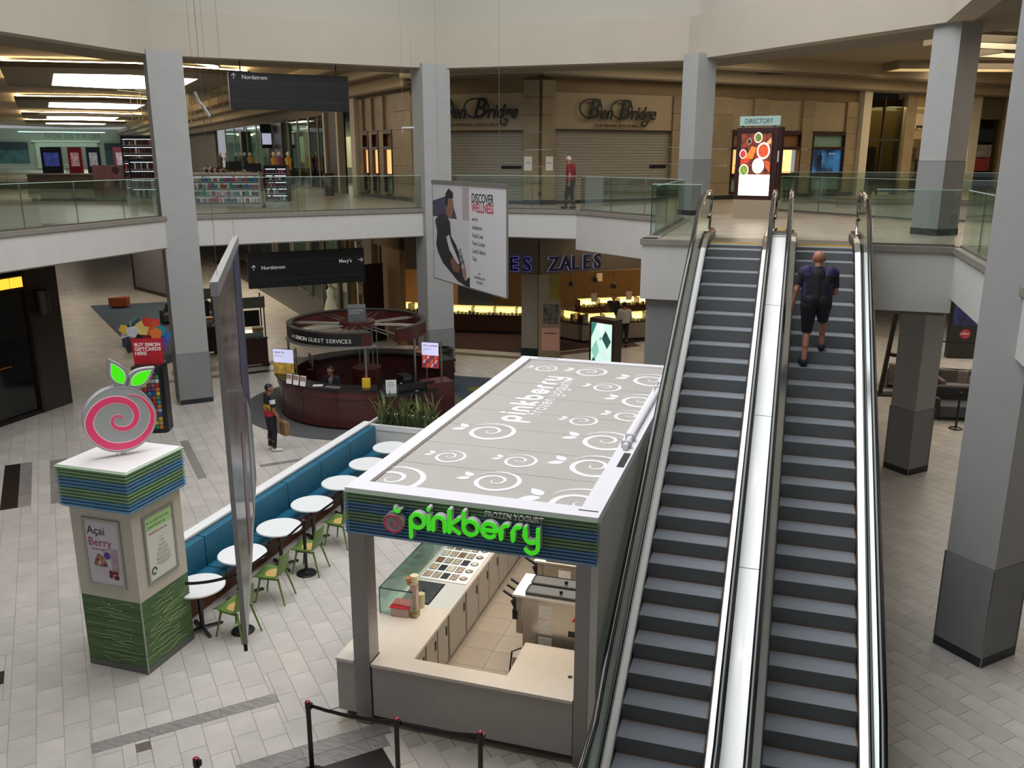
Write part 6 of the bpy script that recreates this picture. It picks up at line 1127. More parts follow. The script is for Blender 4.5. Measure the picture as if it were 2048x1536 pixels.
# ================================================================ right upper shops
rs = frame('wall_shops_right', -8.28, 29.62, 45, 'row of shop fronts right of the white pier'); 
B().box(15.5, 30, 2.5, 2.6, UF, 9.5).o('back_wall', M('8a7550', .7, noise=.2, scale=.6), rs); 
for u0, u1, m_ in ((17.9, 18.5, JW), (22.2, 22.8, CREAM), (24.6, 25.2, JW)): B().box(u0, u1, -.1, .4, UF, 9.56).o('shop_pier', m_, rs)
B().box(18.5, 22.2, 0, .2, 7.7, 9.56).o('shop_header', M('b39a72', .6), rs)
B().box(18.55, 20.9, -.06, 0, 8.1, 8.75).o('sign_panel', M('c9b896', .5, emit=.08), rs); text('FAST FIX', .36, M('1a1816', .5), rs, (19.3, -.07, 8.38), ext=.01, bold=.008); text('JEWELRY REPAIR', .17, M('1a1816', .5), rs, (18.62, -.07, 8.15), ext=.01, bold=.004)
B().box(22.8, 24.6, 0, .2, 8.6, 9.56).o('shop_header', M('6a604c', .6), rs); B().box(25.2, 30, 0, .2, 7.8, 9.56).o('shop_header', M('b8a07a', .6), rs); B().box(25.2, 30, 0.1, .2, UF, 7.5).o('dark_opening', M('17120f', .5), rs)
g_ = thing('shop_window', 'large glass shop window right of the white pier', 'window', (-8.28, 29.62, 0), 45, 'glass shop windows right'); B().box(15.6, 17.85, .05, .07, UF+.1, 9.3).o('glass_pane', glassmat('b9b5a0', .4), g_)
for u in (15.6, 16.7, 17.8): B().box(u-.03, u+.03, .02, .1, UF, 9.4).o('mullion', M('3a342a', .5), g_)
B().box(15.6, 17.85, .02, .1, 7.6, 7.7).o('transom', M('3a342a', .5), g_)
g_ = thing('shop_window', 'glass shop window with posters behind the right grey column', 'window', (-8.28, 29.62, 0), 45, 'glass shop windows right'); B().box(22.8, 24.6, .05, .07, UF+.1, 8.6).o('glass_pane', glassmat('b9b5a0', .4), g_)
for i, (z, c_) in enumerate(((7.9, '2f3a44'), (7.2, '9a9488'), (6.6, 'a04038'))): B().box(22.95, 24.0, .0, .03, z-.28, z+.28).o('poster', M(c_, .5, noise=.5, scale=5), g_)
ru = random.Random(9)
for i in range(8):
    u = 15.9+.9*i+(.8 if i > 2 else 0); 
    if 17.6 < u < 18.7 or 22 < u < 22.9: continue
    t = thing('display_cabinet', 'dark display cabinet inside the shop windows right of the white pier, number by position from the pier: %s' % ['first', 'second', 'third', 'fourth', 'fifth', 'sixth', 'seventh', 'eighth'][i], 'cabinet', (-8.28, 29.62, 0), 45, 'display cabinets in the right shops'); t['label'] = '%s dark display cabinet counted from the white pier on the right gallery' % ['first', 'second', 'third', 'fourth', 'fifth', 'sixth', 'seventh', 'eighth'][i]
    B().box(u, u+.75, 1.0, 1.5, UF, UF+1.5+.5*(i % 2)).o('case', M('26231f', .4, noise=.6, scale=5, h2='55483a'), t); B().box(u+.05, u+.7, .98, 1.0, UF+.5, UF+1.35).o('case_front', M('6a5a3f', .4, noise=.7, scale=9, h2='2a2622', emit=.12), t)
# ================================================================ corridor shops upper left (long diagonal front)
ls = frame('wall_corridor_shops', -17.2, 34.0, 135, 'long row of glass shop fronts receding to the upper left')   # local x runs away, -y... faces the corridor on +y
def lb(name, m_, *a): return B().box(*a).o(name, m_, ls)
lb('back_wall', M('8f8c78', .7, noise=.25, scale=.5), 5, 40, -5.2, -5.0, UF, 8.9); lb('back_wall', M('55524a', .7), 40, 112, -1, -.8, UF, 9.3); lb('header', M('6d6556', .8), .2, 112, -.3, 0, 8.85, 9.36)
lb('white_pier', CREAM, .1, .7, -.2, .25, UF, 9.4); lb('dark_front', M('22201c', .35, coat=.3), .7, 2.6, -.6, -.4, UF, 8.8); lb('white_pier', M('b9b29c', .6), 2.7, 2.95, -.1, .2, UF, 8.9); lb('dark_pier', M('37342d', .5), 2.95, 4.7, -.25, .1, UF, 8.9); lb('white_pier', M('b9b29c', .6), 4.75, 5.0, -.1, .2, UF, 8.9)
for i, (u0, u1) in enumerate(((5.0, 8.3), (8.4, 12.6), (17.5, 23.5), (24.2, 31))):
    g_ = thing('shop_window', ['dark glass shop window with reflections, under the black sign', 'bright glass shop window with red banner and mannequins', 'green-tinted glass shop window with mannequins, above the phone case kiosk', 'farthest glass shop window, next to the first column'][i], 'window', ls.location, 135, 'glass shop windows left')
    B().box(u0, u1, -.05, -.03, UF+.1, 8.7).o('glass_pane', glassmat('c5d0c0' if i else '6a6a60', .35), g_)
    for k_ in range(3): B().box(u0+(u1-u0)*k_/2-.04, u0+(u1-u0)*k_/2+.04, -.08, .0, UF, 8.8).o('mullion', M('8f8a78', .4), g_)
    B().box(u0, u1, -.08, 0, UF, UF+.1).o('sill', M('8f8a78', .4), g_)
lb('dark_pier', M('26211c', .4), 12.9, 14.6, -.3, .25, UF, 8.7); lb('dark_pier', M('2a3034', .4), 16.6, 17.4, -.3, .15, UF, 8.7); lb('dark_pier', M('1c2230', .4), 23.6, 24.2, -.3, .3, UF, 8.5)
lb('lit_wall', M('c9a884', .6, emit=.5), 14.6, 16.6, -2.0, -1.9, UF+.9, 8.4); lb('red_banner', M('b0342c', .5), 9.6, 10.4, -.6, -.55, UF+.3, 8.2); lb('red_banner_text', M('d9d0c8', .5), 9.75, 10.35, -.52, -.5, UF+1.0, 7.7)
lb('lit_wall', M('bcc4ac', .6, emit=.28), 17.5, 23.5, -3.4, -3.3, UF+1.2, 8.2); lb('lit_wall', M('b5b390', .6, emit=.22), 8.4, 12.8, -3.4, -3.3, UF+1.0, 8.0); lb('lit_wall', M('9fb0a0', .6, emit=.2), 24.4, 38, -2.6, -2.5, UF+1, 8.3)
t = thing('blade_sign', 'small black blade sign with white picture outside the lit shop', 'sign', ls.location, 135); B().box(14.9, 15.1, .3, .9, 7.4, 8.3).o('panel', BLACK, t); B().box(14.88, 14.9, .35, .85, 7.6, 8.2).o('picture', M('b9c0d9', .5, emit=.6), t); B().box(15.1-.02, 15.1, .3, .9, 8.3, 8.7).o('bracket', BLACK, t)
rm = random.Random(21)
for i, u in enumerate((9.0, 10.9, 12.2, 18.3, 19.9, 21.2, 22.6, 26.0, 28.3)):   # mannequins
    t = thing('mannequin', '%s shop mannequin counted from the black sign leftwards, behind the glass' % ['first', 'second', 'third', 'fourth', 'fifth', 'sixth', 'seventh', 'eighth', 'ninth'][i], 'mannequin', (ls.location.x+(-u-.9)*H2, ls.location.y+(u-.9)*H2, UF+.1), 150, 'shop mannequins')
    c_ = ['c0902c', '8a3a5a', 'b58a2c', 'c9973a', '3a4a50', '7a7f80', '4a6a5a', 'b9b2a0', '5a4a3a'][i]
    B().lathe([(.0, .85), (.15, .87), (.14, 1.0), (.12, 1.1), (.17, 1.3), (.18, 1.4), (.06, 1.46), (.05, 1.52)], seg=14).o('torso', M(c_, .6), t, smooth=True); B().sph((0, 0, 1.62), .1, .8, 1, 1.15).o('head', M('d9d4c8', .4), t, smooth=True)
    for s_ in (-1, 1): B().cyl((s_*.08, 0, .05), (s_*.08, 0, .88), .045, .08).o('leg', M('2c2e33', .6), t, smooth=True); B().cyl((s_*.2, 0, .85), (s_*.19, 0, 1.38), .03, .045).o('arm', M(c_, .6), t, smooth=True)
    B().cyl((0, 0, 0), (0, 0, .05), .2, seg=20).o('base', M('b9b5ac', .3), t)
for i in range(16):  # track spot lamps inside the shops
    u = 6.5+1.6*i; B().sph((0, 0, 0), .055 if i % 3 else .08, seg=8).xf(Matrix.Translation((u, -.8-.5*(i % 3), 8.35+.1*(i % 2)))).o('spot_lamp', M('fff2d8', .5, emit=14), ls)
for i in range(9): B().box(8.5+2.4*i, 10.2+2.4*i, -1.4-(i % 2), -1.34-(i % 2), 8.42, 8.47).o('strip_lamp', M('e6f0d8', .5, emit=3.5), ls)
for i in range(10):
    u = 8.8+2.2*i; t = thing('clothes_table', '%s merchandise table behind the corridor glass, counted from the black sign' % ['first', 'second', 'third', 'fourth', 'fifth', 'sixth', 'seventh', 'eighth', 'ninth', 'tenth'][i], 'table', (ls.location.x+(-u-1.7)*H2, ls.location.y+(u-1.7)*H2, UF), 135, 'merchandise tables'); B().box(-.6, .6, -.35, .35, .72, .78).o('tabletop', M('8a6a44', .5), t); B().box(-.55, .55, -.3, .3, 0, .72).o('base', M('2c2a28', .5), t)
    for k_ in range(3): B().box(-.5+.36*k_, -.22+.36*k_, -.25, .25, .78, .86+.05*(k_ % 2)).o('folded_clothes', M(['c9a03a', '8a3040', '3a5a70', 'c9c5bc', '5a7a5a', '7a5a7a'][(i+k_) % 6], .8), t)
# end wall of the corridor with department store entrance
ex, ey = -17.2-105*H2, 34+105*H2; ew = frame('wall_corridor_end', ex, ey, 225, 'far department store entrance at the end of the upper left corridor')  # local x runs left, +y faces camera side
def eb(name, m_, *a): return B().box(*a).o(name, m_, ew)
eb('front', M('9aa28c', .7, noise=.05, scale=.3), -2, 30, -.4, 0, UF-.3, 10.6); eb('portal', M('b9bfa8', .7), 4.6, 12.4, 0, .35, UF, 9.0); eb('portal_lintel', M('c5cab5', .7), 4.2, 12.8, 0, .5, 8.8, 9.05)
eb('closed_gate', M('8d8b7c', .5), 5.6, 11.2, .3, .4, UF, 8.2); eb('awning', M('1f2f33', .5), .8, 3.7, 0, .4, 7.9, 8.7); eb('dark_window', M('1f3a3a', .3, emit=.12), .8, 3.7, 0, .1, UF, 7.9); eb('awning', M('1a2f33', .5), 13.3, 17.3, 0, .4, 7.8, 8.8); eb('green_window', M('2f5a55', .3, noise=.5, scale=1, emit=.2), 13.3, 17.3, 0, .1, UF+.6, 7.8)
for i, c in enumerate('NORDSTROM'): text(c, .95, M('6d7566', .5), ew, (11.1-.78*i, .02, 9.3), rot=(90, 0, 180), ext=.03, name='letter')
# ceiling coffers with lamps along the corridor, centre line X+Y=5
def coffer(s, L, wd, label, e=5.5):
    t = thing('ceiling_light', label, 'ceiling light', (-17.2-8.35*H2-s*H2, 34-8.35*H2+s*H2, 0), 135, 'glowing ceiling coffers'); hx = [(-L/2, 0), (-L/2+1.2, wd/2), (L/2-1.2, wd/2), (L/2, 0), (L/2-1.2, -wd/2), (-L/2+1.2, -wd/2)]; ih = [(x_*.62, y_*.6) for x_, y_ in hx]; b = B()
    for i in range(6):
        p, q, r_, v_ = hx[i], hx[(i+1) % 6], ih[(i+1) % 6], ih[i]; b.ext([(*p, 10.14), (*q, 10.14), (*r_, 10.12), (*v_, 10.12)], (0, 0, .2))
    b.o('dropped_frame', M('5f594f', .7), t, weld=False); B().prism(ih, 10.11, 10.125).o('diffuser', M('fff6e8', .5, emit=e), t)
    b = B()
    for i in range(6):
        p, q = Vector(hx[i])*.97, Vector(hx[(i+1) % 6])*.97; b.bar((*p, 10.37), (*q, 10.37), .06, .04)
    b.o('cove_lamp', M('ffd9a0', .5, emit=34), t, weld=False); return t
coffer(7.6, 13, 9, 'largest glowing ceiling coffer, nearest at the upper left'); coffer(29, 12, 9, 'second glowing ceiling coffer at the upper left'); coffer(50, 10, 9, 'third ceiling coffer of the corridor, seen as thin white stripes'); coffer(66, 8, 9, 'farthest ceiling coffer of the corridor')
t = thing('light_tube', 'long pale cyan light trough before the far department store front', 'ceiling light', tuple(ew.location), 225); B().box(3.6, 14.2, 3.0, 3.6, 9.9, 10.05).o('trough', M('9fb5ab', .6), t); B().box(3.6, 14.2, 2.7, 3.0, 10.0, 10.12).o('lamp', M('c0fff0', .5, emit=7), t)
t = thing('strip_light', 'slanted warm light strip in the ceiling right of the first column', 'ceiling light', (-20.84, 27.75, 10.25), 102); B().box(0, 2.9, 0, .12, 0, .08).o('lamp', M('fff0b8', .5, emit=8), t); B().box(-.05, 2.95, -.05, .17, .08, .2).o('housing', M('9a917f', .6), t)
t = thing('hanging_sculpture', 'sculpture of thin hanging gold rods below the second ceiling coffer', 'sculpture', (-17.2-8.35*H2-10*H2+2.2, 34-8.35*H2+10*H2+1.5, 0)); rr = random.Random(8)
for i in range(46): x_, y_ = rr.uniform(-1.8, 1.8), rr.uniform(-1.8, 1.8); z0 = 8.3+rr.uniform(0, .9); B().cyl((x_, y_, z0), (x_, y_, z0+rr.uniform(.6, 1.1)), .014, seg=5).o('rod', M('8a7650', .3, .7), t)
for i in range(4): B().bar((-1.9+i, -1.9, 9.9), (-1.6+i, 1.9, 9.9), .03).o('support_bar', M('77705f', .4), t)
# ceiling lights and ribs on the right gallery
for i, (x_, y_, a_, L_, l_) in enumerate(((4.3, 29.6, 35, 3.5, 'upper white ceiling panel at the far right'), (6.2, 33.3, 35, 3.5, 'second white ceiling panel at the far right'), (8.0, 36.5, 20, 6, 'warm ceiling panel right of the right column'), (3.6, 38.0, 20, 5, 'warm ceiling glow left of the right column'))):
    t = thing('ceiling_light', l_, 'ceiling light', (x_, y_, 10.3), a_, 'white ceiling panels right'); B().box(0, L_, 0, 1.1, .1, .12).o('diffuser', M('fff6e0' if i < 2 else 'ffe6b0', .5, emit=5 if i < 2 else 4), t); b = B()
    for q in ((-.15, L_+.15, -.15, 0), (-.15, L_+.15, 1.1, 1.25), (-.15, 0, 0, 1.1), (L_, L_+.15, 0, 1.1)): b.box(q[0], q[1], q[2], q[3], -.1, .2)
    b.o('coffer_frame', M('9c927e', .7), t)
# ================================================================ upper gallery kiosks at the left
def shelf_unit(loc, rz, W_, H_, rows, label, goods, back='1b1c22', lit=1.6, zb=.25, d=.35):
    t = thing('display_rack', label, 'display', loc, rz); B().box(0, W_, 0, d, 0, zb).o('base', M('a8a498', .5), t); B().box(0, W_, .1, d, zb, H_).o('cabinet', M(back, .4), t)
    for s_ in (0, W_-.04): B().box(s_, s_+.04, -.02, .1, zb, H_).o('side_panel', M(back, .4), t)
    B().box(0, W_, -.02, .1, H_-.05, H_).o('top_panel', M(back, .4), t); rg_ = random.Random(len(label))
    for i in range(rows):
        z = zb+.03+(H_-zb-.1)*i/rows; s_ = B().box(.04, W_-.04, -.01, .1, z, z+.02).o('shelf', M('9aa0a4', .3), t); B().box(.05, W_-.05, .06, .075, z+(H_-zb)/rows-.09, z+(H_-zb)/rows-.075).o('shelf_lamp', M('e6f0f6', .5, emit=lit), t)
        n_ = int(W_/.1)
        for k_ in range(n_-1):
            h_ = (H_-zb)/rows*rg_.uniform(.4, .65); B().box(.07+.1*k_, .13+.1*k_, .0, .05, z+.02, z+.02+h_).o('product', M(goods[rg_.randrange(len(goods))], .4), t)
    return t
DG = ['6a2c34', '8a8a90', '3a2a2c', '2c2c30', 'b0455a', '4a4a50', 'b9b9b9']; BG_ = ['2a8aa0', 'd9d5d0', 'c04a7a', '3a5ac0', '7a3a8a', 'b0342c', '2c2f36', '5ab0a0', 'e0a0b0', '1f8a6a', 'e6e6e6']
shelf_unit((-21.35, 25.0, UF), 25, 1.2, 1.55, 4, 'lower black lit shelf of small goods just left of the first column', DG); shelf_unit((-23.3, 27.0, UF), 25, 1.6, 2.35, 7, 'tall black lit shelf unit behind the lower shelf, left of the first column', DG)
t = thing('cosmetics_poster', 'dusty pink cosmetics poster panel on the upstairs kiosk', 'poster', (-23.55, 27.0, UF), 17); B().box(-.95, .35, 0, .06, .25, 1.3).o('panel', M('8a6468', .5, noise=.15, scale=3), t); 
for k_ in range(4): B().bar((-.45+.1*k_, -.01, .5+.02*k_), (-.2+.1*k_, -.01, .85-.02*k_), .06, .01).o('printed_tube', M('3f2528', .5), t)
B().cyl((-.1, -.012, 1.12), (-.1, 0, 1.12), .13, seg=16).o('printed_dish', M('4a2c30', .5), t); B().box(-.95, .35, 0, .4, 0, .25).o('base', M('6d6a60', .5), t)
t = thing('kiosk_counter', 'pale counter of the upstairs cosmetics kiosk seen through the left railing', 'counter', (-27.0, 26.2, UF), 17); B().box(0, 2.6, 0, .7, .12, .45).o('white_skirt', M('b9b8ac', .5), t); B().box(0, 2.6, .05, .7, .45, .95).o('glass_case', M('6a5f44', .3, noise=.4, scale=3), t); B().box(0, 2.6, 0, .75, .95, 1.0).o('top', M('8d8d80', .4), t); B().box(.05, 2.55, .1, .65, 0, .12).o('plinth', BLACK, t)
for i, (x_, c1, c2, w_, l_) in enumerate(((-27.2, '15171f', '4a5ab9', .75, 'dark promotional board with blue picture upstairs'), (-26.2, '8a1a24', 'c9a0a0', .5, 'dark red promotional board upstairs'), (-25.6, '16263f', 'b9c0d0', .5, 'navy promotional board with white letters upstairs'), (-24.6, 'b85a80', 'e6d9e0', .7, 'pink round-topped promotional board upstairs'))):
    t = thing('promotional_board', l_, 'board', (x_, 27.2+.28*i, UF), 22, 'promotional boards'); B().box(0, w_, 0, .06, 0, 1.95).o('board', M(c1, .5), t); B().box(.1, w_-.1, -.008, 0, 1.25, 1.75).o('picture', M(c2, .5, noise=.5, scale=6, emit=.25), t); B().box(.05, w_-.05, -.1, .16, 0, .04).o('foot', BLACK, t)
    if i == 2: text('INVICTA', .24, M('d9d9e0', .5), t, (.16, -.012, 1.75), rot=(90, 90, 0), ext=.002)
t = shelf_unit((-18.65, 24.45, UF), 17, 2.35, 1.1, 4, 'phone case kiosk counter with rows of bright coloured cases', BG_, 'b9b2a4', .5, .12)
t = thing('phone_kiosk_base', 'pale base boards under the phone case kiosk', 'counter', (-18.75, 24.9, UF), 17); B().box(0, 2.45, .0, .6, 0, .12).o('plinth', M('8d877a', .5), t); B().box(.1, .8, .1, .6, .12, .95).o('inner_cabinet', M('b0a99a', .5), t)
shelf_unit((-16.25, 25.15, UF), 17, .75, 1.35, 5, 'narrow black lit shelf at the right end of the phone case kiosk', DG, '1b1e24', 2.2, .2)
t = thing('monitor', 'black monitor standing on the phone case kiosk', 'monitor', (-17.5, 24.95, UF+1.1), 17); B().box(0, .5, 0, .03, .06, .36).o('screen', BLACK, t); B().box(.1, .4, -.05, .1, 0, .015).o('foot', M('d9d5cc', .5), t); B().box(.22, .28, 0, .03, 0, .08).o('neck', BLACK, t)
t = thing('monitor', 'second dark monitor right of the first on the phone case kiosk', 'monitor', (-16.9, 25.15, UF+1.1), 17); B().box(0, .5, 0, .03, .04, .3).o('screen', BLACK, t); B().box(.1, .4, -.05, .1, 0, .015).o('foot', BLACK, t)
# ================================================================ ground floor shops: jewellery store and corridor
zl = frame('wall_ground_shop_left', -13.4, 29.62, 0, 'ground floor shop front with glowing blue letters'); HB = M('6f6250', .7, noise=.06)
B().box(0, 5.1, -.05, .25, 2.95, 4.5).o('header', HB, zl); B().box(4.5, 5.1, -.08, .4, 0, 2.95).o('pillar', M('8d8270', .65, noise=.05), zl); B().box(4.48, 5.12, -.1, .42, 0, .28).o('pillar_base', M('1a2a2c', .4), zl)
zr = frame('wall_ground_shop_right', -8.28, 29.62, 45, 'diagonal ground floor shop front with dark blue letters'); B().box(0, 9, -.05, .25, 2.93, 4.5).o('header', HB, zr); B().box(-.05, .35, -.08, .3, 0, 2.95).o('pillar', M('8d8270', .65, noise=.05), zr); B().box(6.2, 9.0, 0, .3, 0, 2.93).o('side_wall', M('8a7350', .7), zr)
def zletters(par, u0, z, h, sp, label):
    s = thing('shop_sign', label, 'sign', par.location, math.degrees(par.rotation_euler.z), 'dark letters with blue-white glow')
    gl_ = M('6f74e8', .5, emit=.7) if 'left' in label else M('a9b0d9', .5, emit=.25)
    for i, c in enumerate('ZALES'):
        text(c, h*1.42, M('10123a', .4), s, (u0+sp*i, -.13, z), ext=.02, bold=.012, name='letter'); text(c, h*1.42, gl_, s, (u0+sp*i-.006, -.09, z-.004), ext=.012, bold=.021, name='letter_glow')
zletters(zl, 2.55, 3.06, .5, .5, 'left set of blue-glowing shop letters, mostly hidden by the wellness banner'); zletters(zr, .3, 3.06, .5, .47, 'right set of dark blue shop letters on the diagonal shop front')
shop = frame('wall_shop_interior', -8.28, 29.62, 0); SW = M('86684a', .7, noise=.08, scale=1)
B().box(-5.2, 6.5, 10.4, 10.5, 0, 4.4).o('back_wall', SW, shop); B().box(-9.2, -5.1, 5.2, 5.3, 0, 4.4).o('back_wall', M('947050', .7), shop); B().box(-.2, .1, .3, 2.5, 0, 3).o('green_wall', M('77702c', .7), shop)
tag(B().prism([(-14, 29.9), (-8.4, 29.9), (-2.6, 35.7), (-6, 38), (-14, 38)], .001, .010).o('carpet', M('43271f', .9, noise=.3, scale=3), None), 'dark brown carpet inside the jewellery store', 'carpet')
area((-10.8, 33, 4.2), 4, 3, 45, WARMER); area((-4.8, 36, 4.2), 4, 3, 80, WARMER)
def case(loc, rz, L, label, base='8f8474', lit=3.2):
    t = thing('display_case', label, 'display case', loc, rz, 'lit jewellery cases'); B().box(0, L, 0, .6, .1, .72).o('base', M(base, .5), t); B().box(0, L, -.02, .62, .72, .77).o('dark_band', MAH, t); B().box(0, L, .02, .58, .0, .1).o('plinth', BLACK, t)
    B().box(.03, L-.03, .55, .58, .77, 1.04).o('lit_back', M('ffd27a', .5, emit=lit), t); B().box(0, L, 0, .012, .77, 1.06).o('glass_front', CLEAR, t); B().box(0, L, 0, .6, 1.06, 1.08).o('glass_top', CLEAR, t)
    for k_ in range(int(L/.9)+2): x_ = min(L-.02, .9*k_); B().box(x_, x_+.02, 0, .6, .77, 1.07).o('case_rib', M('5a4630', .4), t)
    rq = random.Random(int(L*10))
    for k_ in range(int(L/.16)): B().box(.05+.16*k_, .13+.16*k_, .12, .2+.2*rq.random(), .77, .8+.09*rq.random()).o('jewellery_tray', M(rq.choice(['e6d9b0', '5a4a2c', 'f4e6c4', '8a7a50']), .4), t)
    return t
case((-13.8, 32.6, 0), 8, 5.3, 'long lit jewellery case seen left of the pillar below the wellness banner', '4a2a1c'); case((-8.6, 32.95, 0), -30, 1.3, 'angled corner case right of the pillar', lit=4.5); case((-7.25, 32.2, 0), 33, 4.6, 'front lit jewellery case before the white-bloused woman', lit=4.2)
case((-8.2, 35.8, 0), 33, 5.0, 'rear lit jewellery case behind the clerk', '3a1c14', 5); case((-16.6, 33.0, 0), -5, 2.5, 'lit jewellery case left of the grey column', '4a2a1c')
t = thing('wall_picture', 'lit framed wall picture inside the jewellery store', 'picture', (-7.9, 36.6, 0), 33); B().box(0, 5.0, 0, .08, 2.2, 3.4).o('frame', M('8a7a5a', .4), t); B().box(.1, 2.2, -.02, 0, 2.35, 3.1).o('lit_panel', M('f4b03c', .5, noise=.3, scale=3, emit=1.6), t); B().box(2.3, 3.6, -.02, 0, 2.5, 3.35).o('dark_panel', M('4a1a12', .5, noise=.6, scale=4, h2='b0602c'), t); B().box(3.7, 4.9, -.02, 0, 2.3, 3.35).o('pale_panel', M('a89670', .5), t); text('ZALES', .24, M('3a3428', .5), t, (3.95, -.03, 2.7), ext=.003)
for i, (x_, y_, z_) in enumerate(((-8.1, 33.6, 2.0), (-7.3, 34.4, 2.1), (-6.5, 34.2, 1.9), (-5.4, 35.2, 2.2), (-9.6, 33.4, 2.1), (-11.2, 33.8, 2.1))):
    t = thing('pendant_lamp', '%s dark pendant lamp in the jewellery store counted from the pillar' % ['first', 'second', 'third', 'fourth', 'first left', 'second left'][i], 'lamp', (x_, y_, z_)); B().lathe([(.03, .2), (.1, .16), (.15, 0), (.14, 0)], seg=16).o('shade', M('2b221a', .4), t, smooth=True); B().sph((0, 0, .05), .05).o('bulb', M('ffd89a', .5, emit=8), t); B().cyl((0, 0, .2), (0, 0, 4.4-z_), .008, seg=6).o('cord', BLACK, t)
for i, (x_, y_, z_, c_) in enumerate(((-7.0, 33.0, 1.5, 'b9a080'), (-5.8, 33.9, 1.5, 'c9b090'), (-7.4, 35.9, 1.9, 'd9c49a'), (-5.2, 36.9, 2.0, 'c08a6a'))): t = thing('price_card', '%s small hanging card above the lit cases' % ['first', 'second', 'third', 'fourth'][i], 'card', (x_, y_, z_), 33, 'small cards above the cases'); B().box(-.12, .12, 0, .01, 0, .34).o('card', M(c_, .6, emit=.1), t); B().cyl((0, 0, .34), (0, 0, 4.4-z_), .004, seg=5).o('thread', BLACK, t)
t = thing('banner_stand', 'narrow printed banner stand before the pillar of the jewellery store', 'banner', (-8.1, 29.0, 0), 10); B().box(0, .75, 0, .03, .1, 2.15).o('panel', M('8a7458', .5, noise=.2, scale=3), t); B().box(.15, .7, -.006, 0, 1.3, 2.0).o('printed_photo', M('6a6054', .5, noise=.8, scale=7, h2='2a2420'), t); B().box(.1, .72, -.006, 0, .35, 1.15).o('printed_sheet', M('b98a74', .5), t); B().box(.2, .62, -.01, -.006, .95, .99).o('printed_lettering', M('4a3a34', .5), t); B().prism([(.4+.5*math.cos(R(a)), .3*math.sin(R(a))) for a in range(0, 360, 20)], 0, .08).o('base', M('6a5f4c', .5), t)
# corridor shops on the ground floor (seen below the lower sign)
gs = frame('wall_ground_corridor', -14.2, 30.4, 135, 'ground floor shop fronts receding to the left')
def gb(name, m_, *a): return B().box(*a).o(name, m_, gs)
gb('tan_wall', M('9a7a52', .7, noise=.1), -.8, 1.2, -.1, .1, 0, 4.5); gb('dark_door', M('1d1512', .4), 1.2, 2.3, -.3, -.2, 0, 4.5); gb('pale_pier', M('8a7e66', .6), 2.3, 3.4, -.1, .15, 0, 4.5); gb('plank_wall', M('7a6248', .6, noise=.3, scale=2), 3.4, 6.2, -.6, -.5, 0, 4.5); gb('plank_wall', M('6a5a48', .6), 6.2, 70, -1.6, -1.5, 0, 4.5)
for i in range(9):
    for j in range(5): gb('wall_plank', M(['8a7458', '6a5238', '9a8468', '57432e'][(i*3+j) % 4], .6, noise=.2), 3.45+.55*j, 3.97+.55*j, -.5, -.47, .1+.45*i, .52+.45*i)
for i, (u0, u1, c_) in enumerate(((6.3, 7.6, 'b9bda8'), (7.8, 10, '5a3f20'), (10.4, 12.6, 'a5b0a0'), (13, 16, '3a2c2a'), (16.5, 20, '8a9088'), (21, 28, '4a4440'))):
    g_ = thing('shop_window', 'ground floor corridor shop window, %s from the tan wall' % ['first', 'second', 'third', 'fourth', 'fifth', 'sixth'][i], 'window', gs.location, 135, 'ground floor corridor windows'); B().box(u0, u1, -.1, -.08, .1, 3.4).o('glass_pane', glassmat('d0d8c8', .3), g_); B().box(u0, u1, -.9, -.85, .1, 3.2).o('lit_back', M(c_, .6, noise=.3, scale=1.2, emit=.25), g_)
    for q in (u0, u1): B().box(q-.05, q+.05, -.15, .0, 0, 3.6).o('mullion', M('6d675a', .4), g_)
gb('header', M('4c463c', .7), 3.4, 70, -.3, .1, 3.5, 4.5); gb('header_low', M('6f6250', .7), -.8, 3.4, -.2, .1, 3.6, 4.5)
t = thing('standing_banner', 'dark slanted banner leaning before the tan wall under the lower black sign', 'banner', (-15.3, 29.9, 0), 60); B().box(0, .9, 0, .05, .3, 3.0).o('panel', M('3a1a1a', .5, noise=.3, scale=4), t); B().box(0, .9, -.1, .2, 0, .3).o('foot', BLACK, t)
t = thing('hanging_dress', 'pale dress on a lit mannequin in the ground floor shop below the lower black sign', 'mannequin', (-18.6, 33.2, 0), 0); B().lathe([(.0, 1.55), (.06, 1.5), (.16, 1.38), (.13, 1.1), (.2, .9), (.32, .35), (.0, .34)], seg=16).o('dress', M('c9cdb0', .7, emit=.15), t, smooth=True); B().sph((0, 0, 1.64), .09).o('head', M('d9d4c0', .4), t); B().cyl((0, 0, 0), (0, 0, .4), .03).o('stand', BLACK, t)
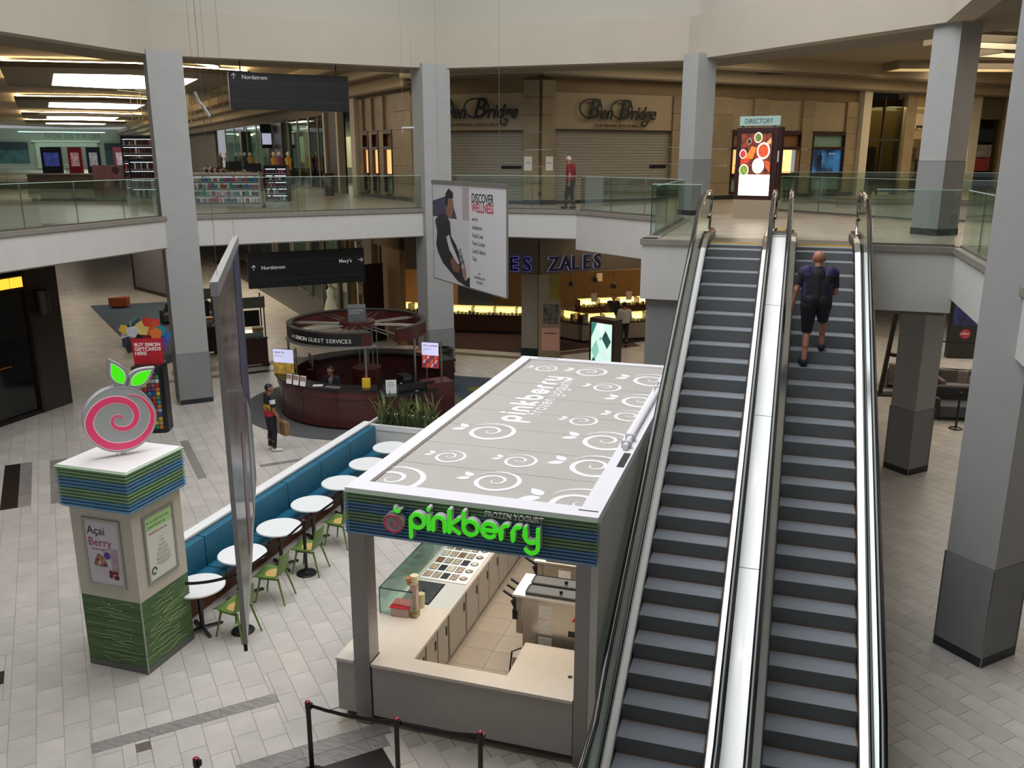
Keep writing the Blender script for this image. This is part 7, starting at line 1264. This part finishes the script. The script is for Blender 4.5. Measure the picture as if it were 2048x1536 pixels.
# barricade at the left lounge and dark shop at the lower left
t = thing('barricade_wall', 'grey construction barricade with dark red trim behind the lounge', 'barricade', (-33.6, 38.8, 0), -28); B().box(0, 6.5, 0, .2, .15, 4.4).o('panel', M('77736f', .7, noise=.08, scale=1.5), t); B().box(0, 6.5, -.04, .0, 0, .15).o('kick_rail', M('2c1614', .5), t); B().box(0, .15, -.05, .0, .15, 4.4).o('trim_post', M('2c1614', .5), t); B().box(0, .15, 0, 3.4, 0, 4.4).o('return_panel', M('6d5f4c', .7), t)
dl = frame('wall_lower_left', -19.65, 5, 90, 'dark shop front and pier at the lower left'); # local x runs along +Y, -y... faces +X at y<=0
B().box(13.6, 14.6, -.03, 1.6, 0, 4.5).o('dark_pier', M('37322c', .4, noise=.15, scale=2), dl); B().box(0, 13.6, .05, .4, 0, 4.5).o('dark_glass', M('0f100e', .12, coat=.5), dl); B().box(0, 14.6, -.02, 1.0, 0, .12).o('plinth', M('0d0c0b', .3), dl); B().box(13.5, 13.62, -.05, .2, 0, 4.5).o('bronze_post', M('4c4035', .3, .7), dl)
B().box(9.9, 10.05, .0, .1, 0, 4.5).o('bronze_post', M('2a241e', .3, .7), dl)
t = thing('lit_sign_box', 'orange glowing window band in the dark shop at the lower left', 'sign', (-19.65, 5, 0), 90)
for i in range(5): B().box(11.35+.42*i, 11.73+.42*i, -.05, -.02, 3.58, 3.85).o('lit_pane', M('ff9a2c', .5, emit=2.4), t)
B().box(11.2, 13.5, -.02, .0, 3.5, 3.92).o('frame', BLACK, t)
t = thing('door_handle', 'long brass push bar on the dark glass at the far left', 'handle', (-19.65, 5, 0), 90); B().cyl((10.2, -.12, 1.55), (12.6, -.12, 1.55), .018).o('bar', M('b9793c', .3, .8), t); B().box(10.4, 10.44, -.12, .05, 1.53, 1.57).o('bracket', BLACK, t); B().box(12.4, 12.44, -.12, .05, 1.53, 1.57).o('bracket', BLACK, t)
t = thing('speaker_box', 'dark rounded metal box on the pier of the lower left shop', 'box', (-19.65, 5, 0), 90); B().cyl((13.85, -.22, 2.75), (13.85, -.22, 3.4), .16, seg=20).o('body', M('4a443c', .35, .6), t, smooth=True); B().cyl((13.85, -.2, 3.4), (13.85, -.2, 3.44), .18, seg=20).o('lid', BLACK, t)
# surrounding walls that close the building
struct(box('wall_east', M('6a6050', .8), None, 24, 24.3, -6, 70, 0, 10.5)); struct(box('wall_ground_far', M('5f564a', .8), None, -2, 24, 52, 52.3, 0, 4.5));
